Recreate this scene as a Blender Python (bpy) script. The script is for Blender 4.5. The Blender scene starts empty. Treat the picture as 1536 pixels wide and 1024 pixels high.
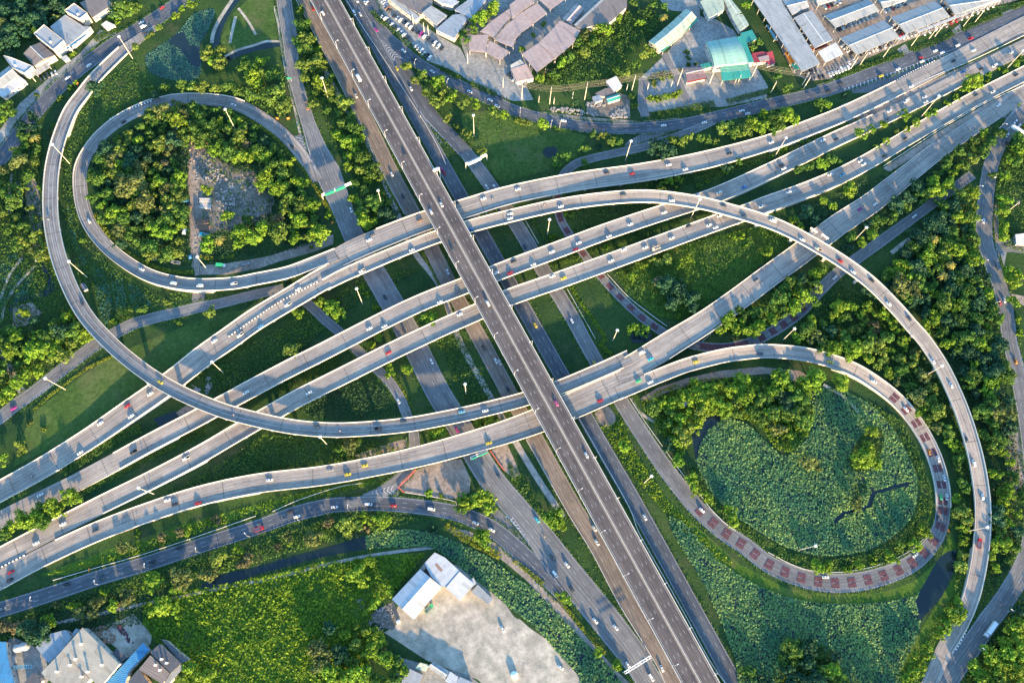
import bpy, math, random
import numpy as np
from mathutils import Vector, Matrix
from mathutils.geometry import tessellate_polygon
rad = math.radians
scene = bpy.context.scene
col = scene.collection
random.seed(7); rng = np.random.default_rng(7)

# ------------------------------------------------------------------ camera, sky, sun
F = 1250.0; TH = math.atan(math.hypot(35, 423) / F); RO = math.atan2(35, 423); H = 568.0
cam_d = bpy.data.cameras.new('camera'); cam = bpy.data.objects.new('camera', cam_d); col.objects.link(cam)
cam_d.sensor_width = 36; cam_d.sensor_fit = 'HORIZONTAL'; cam_d.lens = F / 1536 * 36
cam_d.clip_start = 1; cam_d.clip_end = 20000
cam.matrix_world = Matrix.Translation((0, 0, H)) @ Matrix.Rotation(TH, 4, 'X') @ Matrix.Rotation(RO, 4, 'Z')
scene.camera = cam
MR = np.array((Matrix.Rotation(TH, 3, 'X') @ Matrix.Rotation(RO, 3, 'Z')))

SUN_EL = 11.5; SUN_AZ = (0.42, -0.906)          # where the sun stands
world = bpy.data.worlds.new('World'); scene.world = world; world.use_nodes = True
nt = world.node_tree; bg = nt.nodes['Background']
sky = nt.nodes.new('ShaderNodeTexSky'); sky.sky_type = 'NISHITA'; sky.sun_disc = False
sky.sun_elevation = rad(SUN_EL); sky.sun_rotation = math.atan2(SUN_AZ[0], SUN_AZ[1])
sky.air_density = 1.0; sky.dust_density = 0.6; sky.ozone_density = 2.0
tint = nt.nodes.new('ShaderNodeMix'); tint.data_type = 'RGBA'; tint.blend_type = 'MULTIPLY'; tint.inputs[0].default_value = 1.0; tint.inputs[7].default_value = (0.78, 1.0, 1.13, 1)
nt.links.new(sky.outputs[0], tint.inputs[6]); nt.links.new(tint.outputs[2], bg.inputs[0]); bg.inputs[1].default_value = 0.15
sd = bpy.data.lights.new('sun', 'SUN'); sd.energy = 4.3; sd.angle = rad(1.0); sd.color = (1.0, 0.69, 0.34)
so = bpy.data.objects.new('sun', sd); col.objects.link(so)
ce = math.cos(rad(SUN_EL))
so.rotation_euler = Vector((SUN_AZ[0] * ce, SUN_AZ[1] * ce, math.sin(rad(SUN_EL)))).to_track_quat('Z', 'Y').to_euler()
scene.view_settings.view_transform = 'Standard'; scene.view_settings.look = 'None'
scene.view_settings.exposure = 2.24; scene.view_settings.gamma = 1.0

# ------------------------------------------------------------------ survey: photo point -> place on a level
def W(u, v, z=0.0):
    d = MR @ np.array(((u - 768) / F, -(v - 512) / F, -1.0)); t = (z - H) / d[2]
    return np.array((d[0] * t, d[1] * t, z))
def px(c, r, x, y): return (c * 384 + x / 4.0, r * 256 + y / 4.0)
def tilepts(tile, s):
    c, r = int(tile[0]), int(tile[1]); a = [float(t) for t in s.replace(',', ' ').split()]
    return [px(c, r, a[i], a[i + 1]) for i in range(0, len(a), 2)]
def pxpts(s):
    a = [float(t) for t in s.replace(',', ' ').split()]
    return [(a[i], a[i + 1]) for i in range(0, len(a), 2)]

# ------------------------------------------------------------------ objects
def tag(o, label=None, cat=None, group=None, kind=None):
    if label: o['label'] = label
    if cat: o['category'] = cat
    if group: o['group'] = group
    if kind: o['kind'] = kind
    return o
def empty(name, loc=(0, 0, 0), rz=0.0):
    o = bpy.data.objects.new(name, None); o.empty_display_size = 0.5; col.objects.link(o); o.location = loc; o.rotation_euler = (0, 0, rz); return o
class MB:
    def __init__(s): s.v = []; s.f = []; s.uv = []; s.m = []
    def add(s, verts, faces, uvs=None, m=0):
        n = len(s.v); s.v += [tuple(map(float, p)) for p in verts]
        for i, fc in enumerate(faces):
            s.f.append([n + k for k in fc]); s.m.append(m)
            s.uv += [tuple(u) for u in uvs[i]] if uvs else [(s.v[n + k][0], s.v[n + k][1]) for k in fc]
    def box(s, c, d, ang=0.0, m=0, top=1.0):
        ca, sa = math.cos(ang), math.sin(ang); P = []
        for z, k in ((-.5, 1.0), (.5, top)):
            for x, y in ((-.5, -.5), (.5, -.5), (.5, .5), (-.5, .5)):
                X, Y = x * d[0] * k, y * d[1] * k
                P.append((c[0] + X * ca - Y * sa, c[1] + X * sa + Y * ca, c[2] + z * d[2]))
        s.add(P, [(3, 2, 1, 0), (4, 5, 6, 7), (0, 1, 5, 4), (1, 2, 6, 5), (2, 3, 7, 6), (3, 0, 4, 7)], None, m)
    def tube(s, a, b, r0, r1, n=6, m=0):
        a = Vector(a); b = Vector(b); q = (b - a).to_track_quat('Z', 'Y'); P = []
        for p, r in ((a, r0), (b, r1)):
            for k in range(n):
                t = 2 * math.pi * k / n; P.append(p + q @ Vector((r * math.cos(t), r * math.sin(t), 0)))
        s.add(P, [(k, (k + 1) % n, n + (k + 1) % n, n + k) for k in range(n)] + [tuple(range(n - 1, -1, -1)), tuple(range(n, 2 * n))], None, m)
    def build(s, name, mats, parent=None, smooth=False):
        me = bpy.data.meshes.new(name); me.from_pydata(s.v, [], s.f)
        ul = me.uv_layers.new(name='UVMap'); ul.data.foreach_set('uv', np.array(s.uv, dtype=np.float32).ravel())
        for mt in (mats if isinstance(mats, (list, tuple)) else [mats]): me.materials.append(mt)
        me.polygons.foreach_set('material_index', s.m)
        if smooth: me.polygons.foreach_set('use_smooth', [True] * len(s.f))
        me.update(); o = bpy.data.objects.new(name, me); col.objects.link(o)
        if parent: o.parent = parent
        return o

# ------------------------------------------------------------------ materials
def newmat(name, rough=0.9, spec=0.3):
    m = bpy.data.materials.new(name); m.use_nodes = True; n = m.node_tree; b = n.nodes['Principled BSDF']
    b.inputs['Roughness'].default_value = rough; b.inputs['Specular IOR Level'].default_value = spec
    return m, n, b
def ramp(n, fac, stops):
    r = n.nodes.new('ShaderNodeValToRGB'); el = r.color_ramp.elements
    while len(el) < len(stops): el.new(0.5)
    for e, (p, c) in zip(el, stops): e.position = p; e.color = (*c, 1)
    n.links.new(fac, r.inputs[0]); return r.outputs[0]
def noise(n, vec, scale, detail=4, rough=0.6):
    t = n.nodes.new('ShaderNodeTexNoise'); t.inputs['Scale'].default_value = scale; t.inputs['Detail'].default_value = detail; t.inputs['Roughness'].default_value = rough
    if vec is not None: n.links.new(vec, t.inputs['Vector'])
    return t.outputs[0]
def mixc(n, fac, a, b, mode='MIX'):
    x = n.nodes.new('ShaderNodeMix'); x.data_type = 'RGBA'; x.blend_type = mode
    for val, i in ((fac, 0), (a, 6), (b, 7)):
        if hasattr(val, 'is_output'): n.links.new(val, x.inputs[i])
        elif isinstance(val, tuple): x.inputs[i].default_value = (*val, 1)
        else: x.inputs[i].default_value = val
    return x.outputs[2]
def mathn(n, op, a, b=None):
    x = n.nodes.new('ShaderNodeMath'); x.operation = op
    for val, i in ((a, 0), (b, 1)):
        if val is None: continue
        if hasattr(val, 'is_output'): n.links.new(val, x.inputs[i])
        else: x.inputs[i].default_value = val
    return x.outputs[0]
def mapping(n, vec, scale):
    x = n.nodes.new('ShaderNodeMapping'); x.inputs['Scale'].default_value = scale; n.links.new(vec, x.inputs[0]); return x.outputs[0]
def wpos(n): return n.nodes.new('ShaderNodeNewGeometry').outputs['Position']
def uvn(n): return n.nodes.new('ShaderNodeTexCoord').outputs['UV']
def scl(c, k): return tuple(x * k for x in c)

def mat_road(name, base, streak=0.35, joints=0.0):
    m, n, b = newmat(name, 0.85, 0.25); uv = uvn(n)
    st = noise(n, mapping(n, uv, (0.9, 0.012, 1)), 1.0, 4, 0.65)
    c = ramp(n, st, [(0.3, scl(base, 1 - streak)), (0.5, base), (0.72, scl(base, 1 + streak * .7))])
    bl = noise(n, wpos(n), 0.06, 5, 0.6)
    c = mixc(n, 1.0, c, ramp(n, bl, [(0.3, (0.72, 0.72, 0.74)), (0.65, (1.12, 1.1, 1.07))]), 'MULTIPLY')
    sx = n.nodes.new('ShaderNodeSeparateXYZ'); n.links.new(uv, sx.inputs[0])
    tw = mathn(n, 'SINE', mathn(n, 'MULTIPLY', sx.outputs[0], 2 * math.pi / 1.75)); wr = noise(n, mapping(n, uv, (0.25, 0.008, 1)), 1.0, 3, 0.6)
    c = mixc(n, mathn(n, 'MULTIPLY', mathn(n, 'MAXIMUM', tw, 0.0), ramp(n, wr, [(0.4, (0, 0, 0)), (0.6, (.8, .8, .8))])), c, scl(base, 0.55))
    vm = n.nodes.new('ShaderNodeVectorMath'); vm.operation = 'FLOOR'; n.links.new(mapping(n, uv, (1 / 3.4, 1 / 17.0, 1)), vm.inputs[0]); wn = n.nodes.new('ShaderNodeTexWhiteNoise'); n.links.new(vm.outputs[0], wn.inputs[0])
    c = mixc(n, 1.0, c, ramp(n, wn.outputs[0], [(0.0, (0.8, 0.8, 0.82)), (0.12, (0.93, 0.93, 0.93)), (0.85, (1.04, 1.04, 1.03)), (1.0, (1.16, 1.14, 1.12))]), 'MULTIPLY')
    st2 = noise(n, mapping(n, wpos(n), (1, 1, 1)), 0.28, 5, 0.75); c = mixc(n, 1.0, c, ramp(n, st2, [(0.28, (0.7, 0.7, 0.72)), (0.42, (1, 1, 1)), (0.7, (1.08, 1.08, 1.06))]), 'MULTIPLY')
    fine = noise(n, wpos(n), 1.3, 2, 0.7)
    c = mixc(n, 1.0, c, ramp(n, fine, [(0.3, (0.86, 0.86, 0.86)), (0.7, (1.1, 1.1, 1.1))]), 'MULTIPLY')
    if joints:
        sp = n.nodes.new('ShaderNodeSeparateXYZ'); n.links.new(uv, sp.inputs[0])
        k = mathn(n, 'LESS_THAN', mathn(n, 'MODULO', sp.outputs[1], joints), 0.7)
        c = mixc(n, mathn(n, 'MULTIPLY', k, 0.7), c, scl(base, 0.35))
    n.links.new(c, b.inputs['Base Color']); return m
def mat_plain(name, base, rough=0.8, var=0.2, sc=0.5, spec=0.3, metal=0.0):
    m, n, b = newmat(name, rough, spec); b.inputs['Metallic'].default_value = metal
    t = noise(n, wpos(n), sc, 4, 0.65)
    n.links.new(ramp(n, t, [(0.3, scl(base, 1 - var)), (0.7, scl(base, 1 + var))]), b.inputs['Base Color']); return m
def mat_roof(name, base, period=1.0, var=0.18):
    m, n, b = newmat(name, 0.55, 0.35); uv = uvn(n)
    sp = n.nodes.new('ShaderNodeSeparateXYZ'); n.links.new(uv, sp.inputs[0])
    w = mathn(n, 'SINE', mathn(n, 'MULTIPLY', sp.outputs[0], 2 * math.pi / period))
    t = noise(n, mapping(n, uv, (0.5, 0.07, 1)), 1.0, 5, 0.7)
    c = ramp(n, t, [(0.3, scl(base, 1 - var)), (0.55, base), (0.75, scl(base, 1 + var * .5))])
    vm = n.nodes.new('ShaderNodeVectorMath'); vm.operation = 'FLOOR'; n.links.new(mapping(n, uv, (1 / 2.2, 1 / 6.0, 1)), vm.inputs[0]); wn = n.nodes.new('ShaderNodeTexWhiteNoise'); n.links.new(vm.outputs[0], wn.inputs[0])
    c = mixc(n, 1.0, c, ramp(n, wn.outputs[0], [(0.0, (0.78, 0.77, 0.75)), (0.1, (0.94, 0.94, 0.94)), (0.9, (1.04, 1.04, 1.04)), (1.0, (1.18, 1.17, 1.15))]), 'MULTIPLY')
    c = mixc(n, ramp(n, noise(n, wpos(n), 0.22, 6, 0.75), [(0.56, (0, 0, 0)), (0.72, (.5, .5, .5))]), c, (0.16, 0.10, 0.065))
    n.links.new(c, b.inputs['Base Color'])
    bp = n.nodes.new('ShaderNodeBump'); bp.inputs['Strength'].default_value = 0.4; bp.inputs['Distance'].default_value = 0.08
    n.links.new(w, bp.inputs['Height']); n.links.new(bp.outputs[0], b.inputs['Normal']); return m
def mat_ground(name, stops, sc=0.03, fine=0.5, bump=0.3, bare=None):
    m, n, b = newmat(name, 0.95, 0.1); P = wpos(n)
    c = ramp(n, noise(n, P, sc, 6, 0.65), stops)
    c = mixc(n, 1.0, c, ramp(n, noise(n, P, fine, 4, 0.75), [(0.3, (0.55, 0.6, 0.55)), (0.7, (1.4, 1.35, 1.3))]), 'MULTIPLY')
    if bare:
        c = mixc(n, ramp(n, noise(n, P, 0.045, 6, 0.7), [(0.52, (0, 0, 0)), (0.68, (.75, .75, .75))]), c, bare[0]); c = mixc(n, ramp(n, noise(n, P, 0.16, 5, 0.75), [(0.55, (0, 0, 0)), (0.7, (.7, .7, .7))]), c, bare[1])
    n.links.new(c, b.inputs['Base Color'])
    bp = n.nodes.new('ShaderNodeBump'); bp.inputs['Strength'].default_value = bump; bp.inputs['Distance'].default_value = 0.6
    n.links.new(noise(n, P, fine * 1.2, 4, 0.7), bp.inputs['Height']); n.links.new(bp.outputs[0], b.inputs['Normal']); return m
def mat_leaf(name, byobj=True, base=(0.07, 0.1, 0.02), var=0.55, lo=(0.55, 0.7, 0.7), hi=(1.4, 1.2, 0.9)):
    m, n, b = newmat(name, 0.75, 0.2)
    g = n.nodes.new('ShaderNodeNewGeometry'); oi = n.nodes.new('ShaderNodeObjectInfo')
    rnd = g.outputs['Random Per Island']
    v = ramp(n, rnd, [(0.0, (1 - var, 1 - var * .9, 1 - var)), (0.6, (1, 1, 1)), (1.0, (1 + var * .9, 1 + var * .7, 1 + var * .2))])
    src = oi.outputs['Color'] if byobj is True else base
    if byobj == 'tint': ta = n.nodes.new('ShaderNodeAttribute'); ta.attribute_name = 'tint'; src = ta.outputs['Color']
    c = mixc(n, 1.0, src, v, 'MULTIPLY')
    if not byobj:
        c = mixc(n, 1.0, c, ramp(n, noise(n, g.outputs['Position'], 0.035, 4, 0.6), [(0.32, lo), (0.68, hi)]), 'MULTIPLY')
    n.links.new(c, b.inputs['Base Color'])
    tr = n.nodes.new('ShaderNodeBsdfTranslucent'); n.links.new(c, tr.inputs[0])
    mx = n.nodes.new('ShaderNodeMixShader'); mx.inputs[0].default_value = 0.25
    n.links.new(b.outputs[0], mx.inputs[1]); n.links.new(tr.outputs[0], mx.inputs[2])
    n.links.new(mx.outputs[0], n.nodes['Material Output'].inputs[0]); return m

M = {}
M['concrete_deck'] = mat_road('weathered_deck_concrete', (0.295, 0.255, 0.222), 0.42, 30)
M['expressway'] = mat_road('expressway_asphalt', (0.108, 0.092, 0.087), 0.35)
M['dark_asphalt'] = mat_road('dark_asphalt', (0.088, 0.098, 0.115), 0.3)
M['ramp_asphalt'] = mat_road('ramp_asphalt', (0.225, 0.205, 0.19), 0.45, 30)
M['asphalt'] = mat_road('worn_asphalt', (0.15, 0.15, 0.152), 0.3)
M['brown_asphalt'] = mat_road('brown_worn_asphalt', (0.20, 0.165, 0.14), 0.4)
M['pale_asphalt'] = mat_road('pale_asphalt', (0.165, 0.165, 0.168), 0.3)
M['parapet'] = mat_plain('parapet_concrete', (0.50, 0.46, 0.41), 0.85, 0.12, 0.6)
M['tan_barrier'] = mat_plain('tan_barrier', (0.42, 0.35, 0.29), 0.85, 0.15, 0.6)
M['girder'] = mat_plain('girder_concrete', (0.44, 0.40, 0.36), 0.85, 0.2, 0.4)
M['paint'] = mat_plain('road_paint', (0.42, 0.42, 0.42), 0.8, 0.3, 0.6)
M['redpaint'] = mat_plain('red_road_paint', (0.098, 0.042, 0.05), 0.85, 0.55, 0.7)
M['gravel'] = mat_plain('gravel', (0.30, 0.27, 0.24), 0.95, 0.35, 0.35)
M['concrete'] = mat_ground('stained_concrete', [(0.28, (0.19, 0.175, 0.16)), (0.45, (0.33, 0.295, 0.25)), (0.7, (0.46, 0.41, 0.345))], 0.035, 0.12, 0.05, ((0.27, 0.23, 0.19), (0.17, 0.165, 0.16)))
M['dirt'] = mat_ground('bare_dirt', [(0.3, (0.16, 0.13, 0.11)), (0.5, (0.26, 0.21, 0.18)), (0.7, (0.34, 0.28, 0.25))], 0.06, 0.4, 0.3)
M['greydirt'] = mat_ground('grey_rubble', [(0.3, (0.09, 0.085, 0.08)), (0.5, (0.16, 0.14, 0.125)), (0.7, (0.27, 0.23, 0.20))], 0.08, 0.4, 0.5, ((0.05, 0.08, 0.03), (0.2, 0.15, 0.115)))
M['lot'] = mat_ground('parking_asphalt', [(0.3, (0.17, 0.17, 0.17)), (0.5, (0.24, 0.235, 0.23)), (0.7, (0.31, 0.3, 0.29))], 0.04, 0.4, 0.05)
M['grass'] = mat_ground('ground_grass', [(0.28, (0.013, 0.036, 0.017)), (0.45, (0.025, 0.058, 0.019)), (0.6, (0.042, 0.08, 0.021)), (0.75, (0.07, 0.088, 0.036))], 0.02, 0.55, 0.6, ((0.07, 0.075, 0.035), (0.018, 0.04, 0.02)))
M['lawn'] = mat_ground('lawn_grass', [(0.3, (0.032, 0.07, 0.018)), (0.5, (0.056, 0.10, 0.024)), (0.7, (0.088, 0.118, 0.04))], 0.03, 0.35, 0.3, ((0.10, 0.11, 0.045), (0.03, 0.06, 0.022)))
M['meadow'] = mat_ground('bright_grass', [(0.3, (0.03, 0.075, 0.014)), (0.5, (0.06, 0.115, 0.016)), (0.7, (0.10, 0.145, 0.028))], 0.03, 0.6, 0.6, ((0.11, 0.12, 0.035), (0.025, 0.055, 0.02)))
m, n, b = newmat('pond_water', 0.08, 0.5); b.inputs['Base Color'].default_value = (0.008, 0.018, 0.02, 1); M['water'] = m
M['metal'] = mat_plain('galvanised_metal', (0.62, 0.6, 0.56), 0.5, 0.1, 0.5, 0.5)
M['postconcrete'] = mat_plain('pole_concrete', (0.62, 0.52, 0.4), 0.8, 0.12, 0.5)
M['wire'] = mat_plain('cable', (0.42, 0.36, 0.28), 0.5, 0.1)
M['green'] = mat_plain('sign_green', (0.015, 0.2, 0.12), 0.5, 0.08)
M['white'] = mat_plain('white_paint', (0.78, 0.77, 0.74), 0.5, 0.06)
M['orange'] = mat_plain('orange_plastic', (0.75, 0.22, 0.05), 0.6, 0.1)
M['redfence'] = mat_plain('red_barrier', (0.65, 0.12, 0.08), 0.6, 0.15)
M['black'] = mat_plain('black_rubber', (0.015, 0.015, 0.017), 0.7, 0.1)
m, n, b = newmat('car_glass', 0.12, 0.5); b.inputs['Base Color'].default_value = (0.012, 0.016, 0.02, 1); M['glass'] = m
M['bark'] = mat_plain('bark', (0.12, 0.09, 0.06), 0.95, 0.3, 2.0)
M['leaf'] = mat_leaf('tree_leaves')
def mat_striped(name):
    m, n, b = newmat(name, 0.7); sp = n.nodes.new('ShaderNodeSeparateXYZ'); n.links.new(uvn(n), sp.inputs[0])
    k = mathn(n, 'LESS_THAN', mathn(n, 'MODULO', sp.outputs[1], 2.4), 1.2)
    n.links.new(mixc(n, k, (0.75, 0.73, 0.7), (0.03, 0.03, 0.035)), b.inputs['Base Color']); return m
M['striped'] = mat_striped('black_white_blocks')

# ------------------------------------------------------------------ road geometry
class Path:
    """smooth line through surveyed points: x, y, width (m), height (m)"""
    def __init__(s, pts, step=3.5):
        P = []
        for (u, v, w, h) in pts: q = W(u, v, h); P.append((q[0], q[1], h, w))
        P = np.array(P); out = []
        E = np.vstack([2 * P[0] - P[1], P, 2 * P[-1] - P[-2]])
        for i in range(1, len(E) - 2):
            p0, p1, p2, p3 = E[i - 1], E[i], E[i + 1], E[i + 2]
            n = max(1, int(np.linalg.norm((p2 - p1)[:2]) / step))
            for k in range(n):
                t = k / n
                q = 0.5 * ((2 * p1) + (-p0 + p2) * t + (2 * p0 - 5 * p1 + 4 * p2 - p3) * t * t + (-p0 + 3 * p1 - 3 * p2 + p3) * t ** 3)
                q[2:] = p1[2:] * (1 - t) + p2[2:] * t
                out.append(np.append(q, i - 1 + t))
        out.append(np.append(P[-1], len(P) - 1)); A = np.array(out)
        for _ in range(2): A[1:-1, 2] = (A[:-2, 2] + A[1:-1, 2] * 2 + A[2:, 2]) / 4
        s.c = A[:, :3]; s.w = A[:, 3]; s.i = A[:, 4]
        d = np.gradient(s.c[:, :2], axis=0); d /= np.linalg.norm(d, axis=1)[:, None]
        s.t = d; s.n = np.stack([-d[:, 1], d[:, 0]], 1)
        s.bank = np.zeros(len(A)); s.s = np.concatenate([[0], np.cumsum(np.linalg.norm(np.diff(s.c[:, :2], axis=0), axis=1))])
    def off(s, o, z=0.0):
        o = np.broadcast_to(o, s.w.shape); return np.column_stack([s.c[:, 0] + s.n[:, 0] * o, s.c[:, 1] + s.n[:, 1] * o, s.c[:, 2] + z - o * s.bank])
    def banked(s):
        a = np.unwrap(np.arctan2(s.t[:, 1], s.t[:, 0])); k = np.gradient(a) / np.maximum(np.gradient(s.s), .5); w = np.ones(21) / 21
        k = np.convolve(np.pad(k, 10, 'edge'), w, 'valid'); s.bank = np.clip(k * 24, -.095, .095)
    def at(s, d):
        f = lambda a: np.interp(d, s.s, a)
        return np.array([f(s.c[:, 0]), f(s.c[:, 1]), f(s.c[:, 2])]), np.array([f(s.t[:, 0]), f(s.t[:, 1])]), f(s.w)
    def near(s, x, y):
        k = np.argmin((s.c[:, 0] - x) ** 2 + (s.c[:, 1] - y) ** 2); return k, math.hypot(s.c[k, 0] - x, s.c[k, 1] - y)
def strip(mb, A, B, s, m=0, sel=None, ua=0.0, ub=None):
    ub = 1.0 if ub is None else ub; ks = np.arange(len(A)) if sel is None else np.where(sel)[0]
    if len(ks) < 2: return
    v = []; f = []; uv = []
    for j, k in enumerate(ks):
        v += [A[k], B[k]]
        if j and ks[j - 1] == k - 1:
            f.append((2 * j - 1, 2 * j - 2, 2 * j, 2 * j + 1)); uv.append([(ub, s[k - 1]), (ua, s[k - 1]), (ua, s[k]), (ub, s[k])])
    mb.add(v, f, uv, m)
def line_along(mb, P, off, wid, z, m=0, i0=-1, i1=1e9):
    sel = (P.i >= i0) & (P.i <= i1); strip(mb, P.off(off + wid / 2, z), P.off(off - wid / 2, z), P.s, m, sel)
def dashes(mb, P, offs, wid, z, ln=3.0, period=9.0, i0=-1, i1=1e9):
    d = 1.0
    while d < P.s[-1] - ln:
        for o in offs:
            a, ta, _ = P.at(d); b, tb, _ = P.at(d + ln); ii = np.interp(d, P.s, P.i)
            if i0 <= ii <= i1:
                na = np.array([-ta[1], ta[0]]); nb = np.array([-tb[1], tb[0]]); q = []
                for c, nn in ((a, na), (b, nb)):
                    bk = np.interp(d, P.s, P.bank)
                    for e in (o + wid / 2, o - wid / 2): q.append((c[0] + nn[0] * e, c[1] + nn[1] * e, c[2] + z - e * bk))
                mb.add(q, [(1, 0, 2, 3)])
        d += period
ROADS = {}; GROUND_PATHS = []; zlev = [0.03]
def rows(s):
    a = [float(t) for t in s.replace(',', ' ').split()]; return [tuple(a[i:i + 4]) for i in range(0, len(a), 4)]
def deck(key, label, data, mat, lanes, wallL=(-1, 1e9), wallR=(-1, 1e9), dz=0.0, median=False, stripeL=None, stripeR=None, cat='flyover', dash=(3.0, 9.0), piers=True, skip_marks=(), grp=None, name='flyover'):
    P = Path(rows(data)); P.c[:, 2] += dz; ROADS[key] = P
    if key in ('L', 'F2', 'LN', 'LS'): P.banked(); P.bank *= np.clip(P.c[:, 2] / 1.5, .25, 1)
    root = empty(name, P.c[len(P.c) // 2] * np.array([1, 1, 0])); tag(root, label, cat, grp)
    inv = -np.array(root.location)
    Q = Path.__new__(Path); Q.__dict__.update(P.__dict__); Q.c = P.c + inv
    hw = P.w / 2
    d = MB(); strip(d, Q.off(hw - .02), Q.off(-hw + .02), P.s, 0, None, 0.0, float(P.w.mean())); d.build('road_deck', mat, root)
    g = MB(); high = P.c[:, 2] > 4.2
    bw = np.where(high, hw * .55, hw - .05); zb = np.where(high, -1.9, -P.c[:, 2] - .3)
    a = Q.off(hw - .03, -.05); a2 = Q.off(hw - .03, -.55); a3 = Q.off(bw); a3[:, 2] += zb - .25
    e = Q.off(-hw + .03, -.05); e2 = Q.off(-hw + .03, -.55); e3 = Q.off(-bw); e3[:, 2] += zb - .25
    for A, B in ((a2, a), (a3, a2), (e3, a3), (e2, e3), (e, e2)): strip(g, A, B, P.s)
    g.build('girder', M['girder'], root)
    for sgn, (i0, i1), st in ((1, wallL, stripeL), (-1, wallR, stripeR)):
        sel = (P.i >= i0) & (P.i <= i1)
        if sel.sum() < 2: continue
        pb = MB(); o = Q.off(sgn * hw); o2 = Q.off(sgn * hw); o2[:, 2] += .95; o[:, 2] -= .5
        i2 = Q.off(sgn * (hw - .32)); i2[:, 2] += .95; i3 = Q.off(sgn * (hw - .5)); i3[:, 2] += .02
        for A, B in ((o, o2), (o2, i2), (i2, i3)):
            if sgn > 0: strip(pb, A, B, P.s, 0, sel)
            else: strip(pb, B, A, P.s, 0, sel)
        pb.build('parapet', M['striped'] if st else M['parapet'], root)
    if median:
        pb = MB()
        o, o2, i2, i3 = Q.off(.45, .02), Q.off(.2, .9), Q.off(-.2, .9), Q.off(-.45, .02)
        for A, B in ((o, o2), (o2, i2), (i2, i3)): strip(pb, A, B, P.s)
        pb.build('median_barrier', M['tan_barrier'], root)
    mk = MB(); wv = float(np.median(P.w)); I0, I1 = max(wallL[0], wallR[0]), min(wallL[1], wallR[1])
    for o in (hw.min() - 1.3, -hw.min() + 1.3): line_along(mk, Q, o, .2, .03, 0)
    offs = []
    if median:
        half = wv / 2
        for k in range(1, lanes): offs += [0.9 + (half - 2.2) * k / lanes, -(0.9 + (half - 2.2) * k / lanes)]
        line_along(mk, Q, .95, .18, .03); line_along(mk, Q, -.95, .18, .03)
    else:
        for k in range(1, lanes): offs.append(-(wv / 2 - 1.3) + (wv - 2.6) * k / lanes)
    dashes(mk, Q, offs, .16, .03, *dash)
    if mk.f: mk.build('lane_marking', M['paint'], root)
    if piers:
        d = 12.0
        while d < P.s[-1]:
            c, t, w = P.at(d)
            if c[2] > 4.6: PIERS.append((root, c, t, w, inv))
            d += 28.0
    return root
PIERS = []
def groundroad(key, data, mat, lanes, name='road', edge=True, dash=(3.0, 9.0), z=None, marks=True, i0=-1, i1=1e9, edgeL=True, edgeR=True):
    P = Path(rows(data)); zlev[0] += .006; P.c[:, 2] = zlev[0] if z is None else z
    ROADS[key] = P; GROUND_PATHS.append(P)
    d = MB(); hw = P.w / 2; strip(d, P.off(hw), P.off(-hw), P.s, 0, None, 0.0, float(P.w.mean()))
    r = d.build(name, mat); tag(r, kind='structure')
    if marks:
        mk = MB(); wv = float(np.median(P.w)); z0 = .16 - zlev[0]
        if edgeL: strip(mk, P.off(hw - .7, z0), P.off(hw - .9, z0), P.s, 0, (P.i >= i0) & (P.i <= i1))
        if edgeR: strip(mk, P.off(-hw + .9, z0), P.off(-hw + .7, z0), P.s, 0, (P.i >= i0) & (P.i <= i1))
        dashes(mk, P, [-(wv / 2 - .8) + (wv - 1.6) * k / lanes for k in range(1, lanes)], .15, z0, dash[0], dash[1], i0, i1)
        if mk.f: mk.build('lane_marking', M['paint'], r)
    return r

# ground
g = MB(); R_ = 3500.0; N_ = 14; gv = [(-R_ + 2 * R_ * i / N_, -R_ + 2 * R_ * j / N_, 0) for j in range(N_ + 1) for i in range(N_ + 1)]
g.add(gv, [(j * (N_ + 1) + i, j * (N_ + 1) + i + 1, (j + 1) * (N_ + 1) + i + 1, (j + 1) * (N_ + 1) + i) for j in range(N_) for i in range(N_)])
tag(g.build('ground', M['grass']), kind='structure')

# --- roads on the ground: x y width height
S = 'structure'
groundroad('A', """421 -60 13 0 426 0 13 0 434.5 56 12.5 0 440 106 11 0 449.5 142.5 11 0 463 186 11.5 0 477 225 15 0 491 258 20 0 507 296 17 0 520 330 15.5 0 535 363 16 0 553 395 17 0
 575 432 17.5 0 603 482 17.5 0 631.5 537 17.5 0 656.5 587 17.5 0 690 641 17.5 0 714 682 17.5 0 740 722 17.5 0 782 771 17 0 812 808 19 0 843 849 20 0 879 893 20 0 917 940 20 0 950 983 19 0 972 1018 17 0 1010 1080 17 0 1080 1200 17 0 1180 1380 17 0""", M['pale_asphalt'], 4)
groundroad('GL', """425 -60 12 0 458 0 12 0 497 75 12 0 552 185 12 0 585 255 12 0 620 321 12 0 650 378.5 12 0 675 428.5 12 0 722 512 12 0 765 592 12 0 804 659.5 12 0 864 767 12 0 899 823 12 0 941 903 12 0 993.5 988 12 0 1011 1023 12 0 1111 1205 12 0 1222 1404 12 0""", M['brown_asphalt'], 3)
groundroad('GR', """494 -60 11 0 527 0 11 0 598 128 11 0 669 255 11.5 0 736 375 12 0 818 520 12 0 899 662 11.5 0 960 768 11.5 0 1101 1023 11.5 0 1201 1204 11.5 0 1312 1404 11.5 0""", M['dark_asphalt'], 3, edgeR=False)
groundroad('C0', """538 -30 12 0 566 30 12 0 592 80 12 0 617 125 12 0 645 172 12 0 675 204 11.5 0 704 235 11.5 0 716 251 11 0""", M['dark_asphalt'], 2, i0=3.6, edgeL=False)
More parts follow.
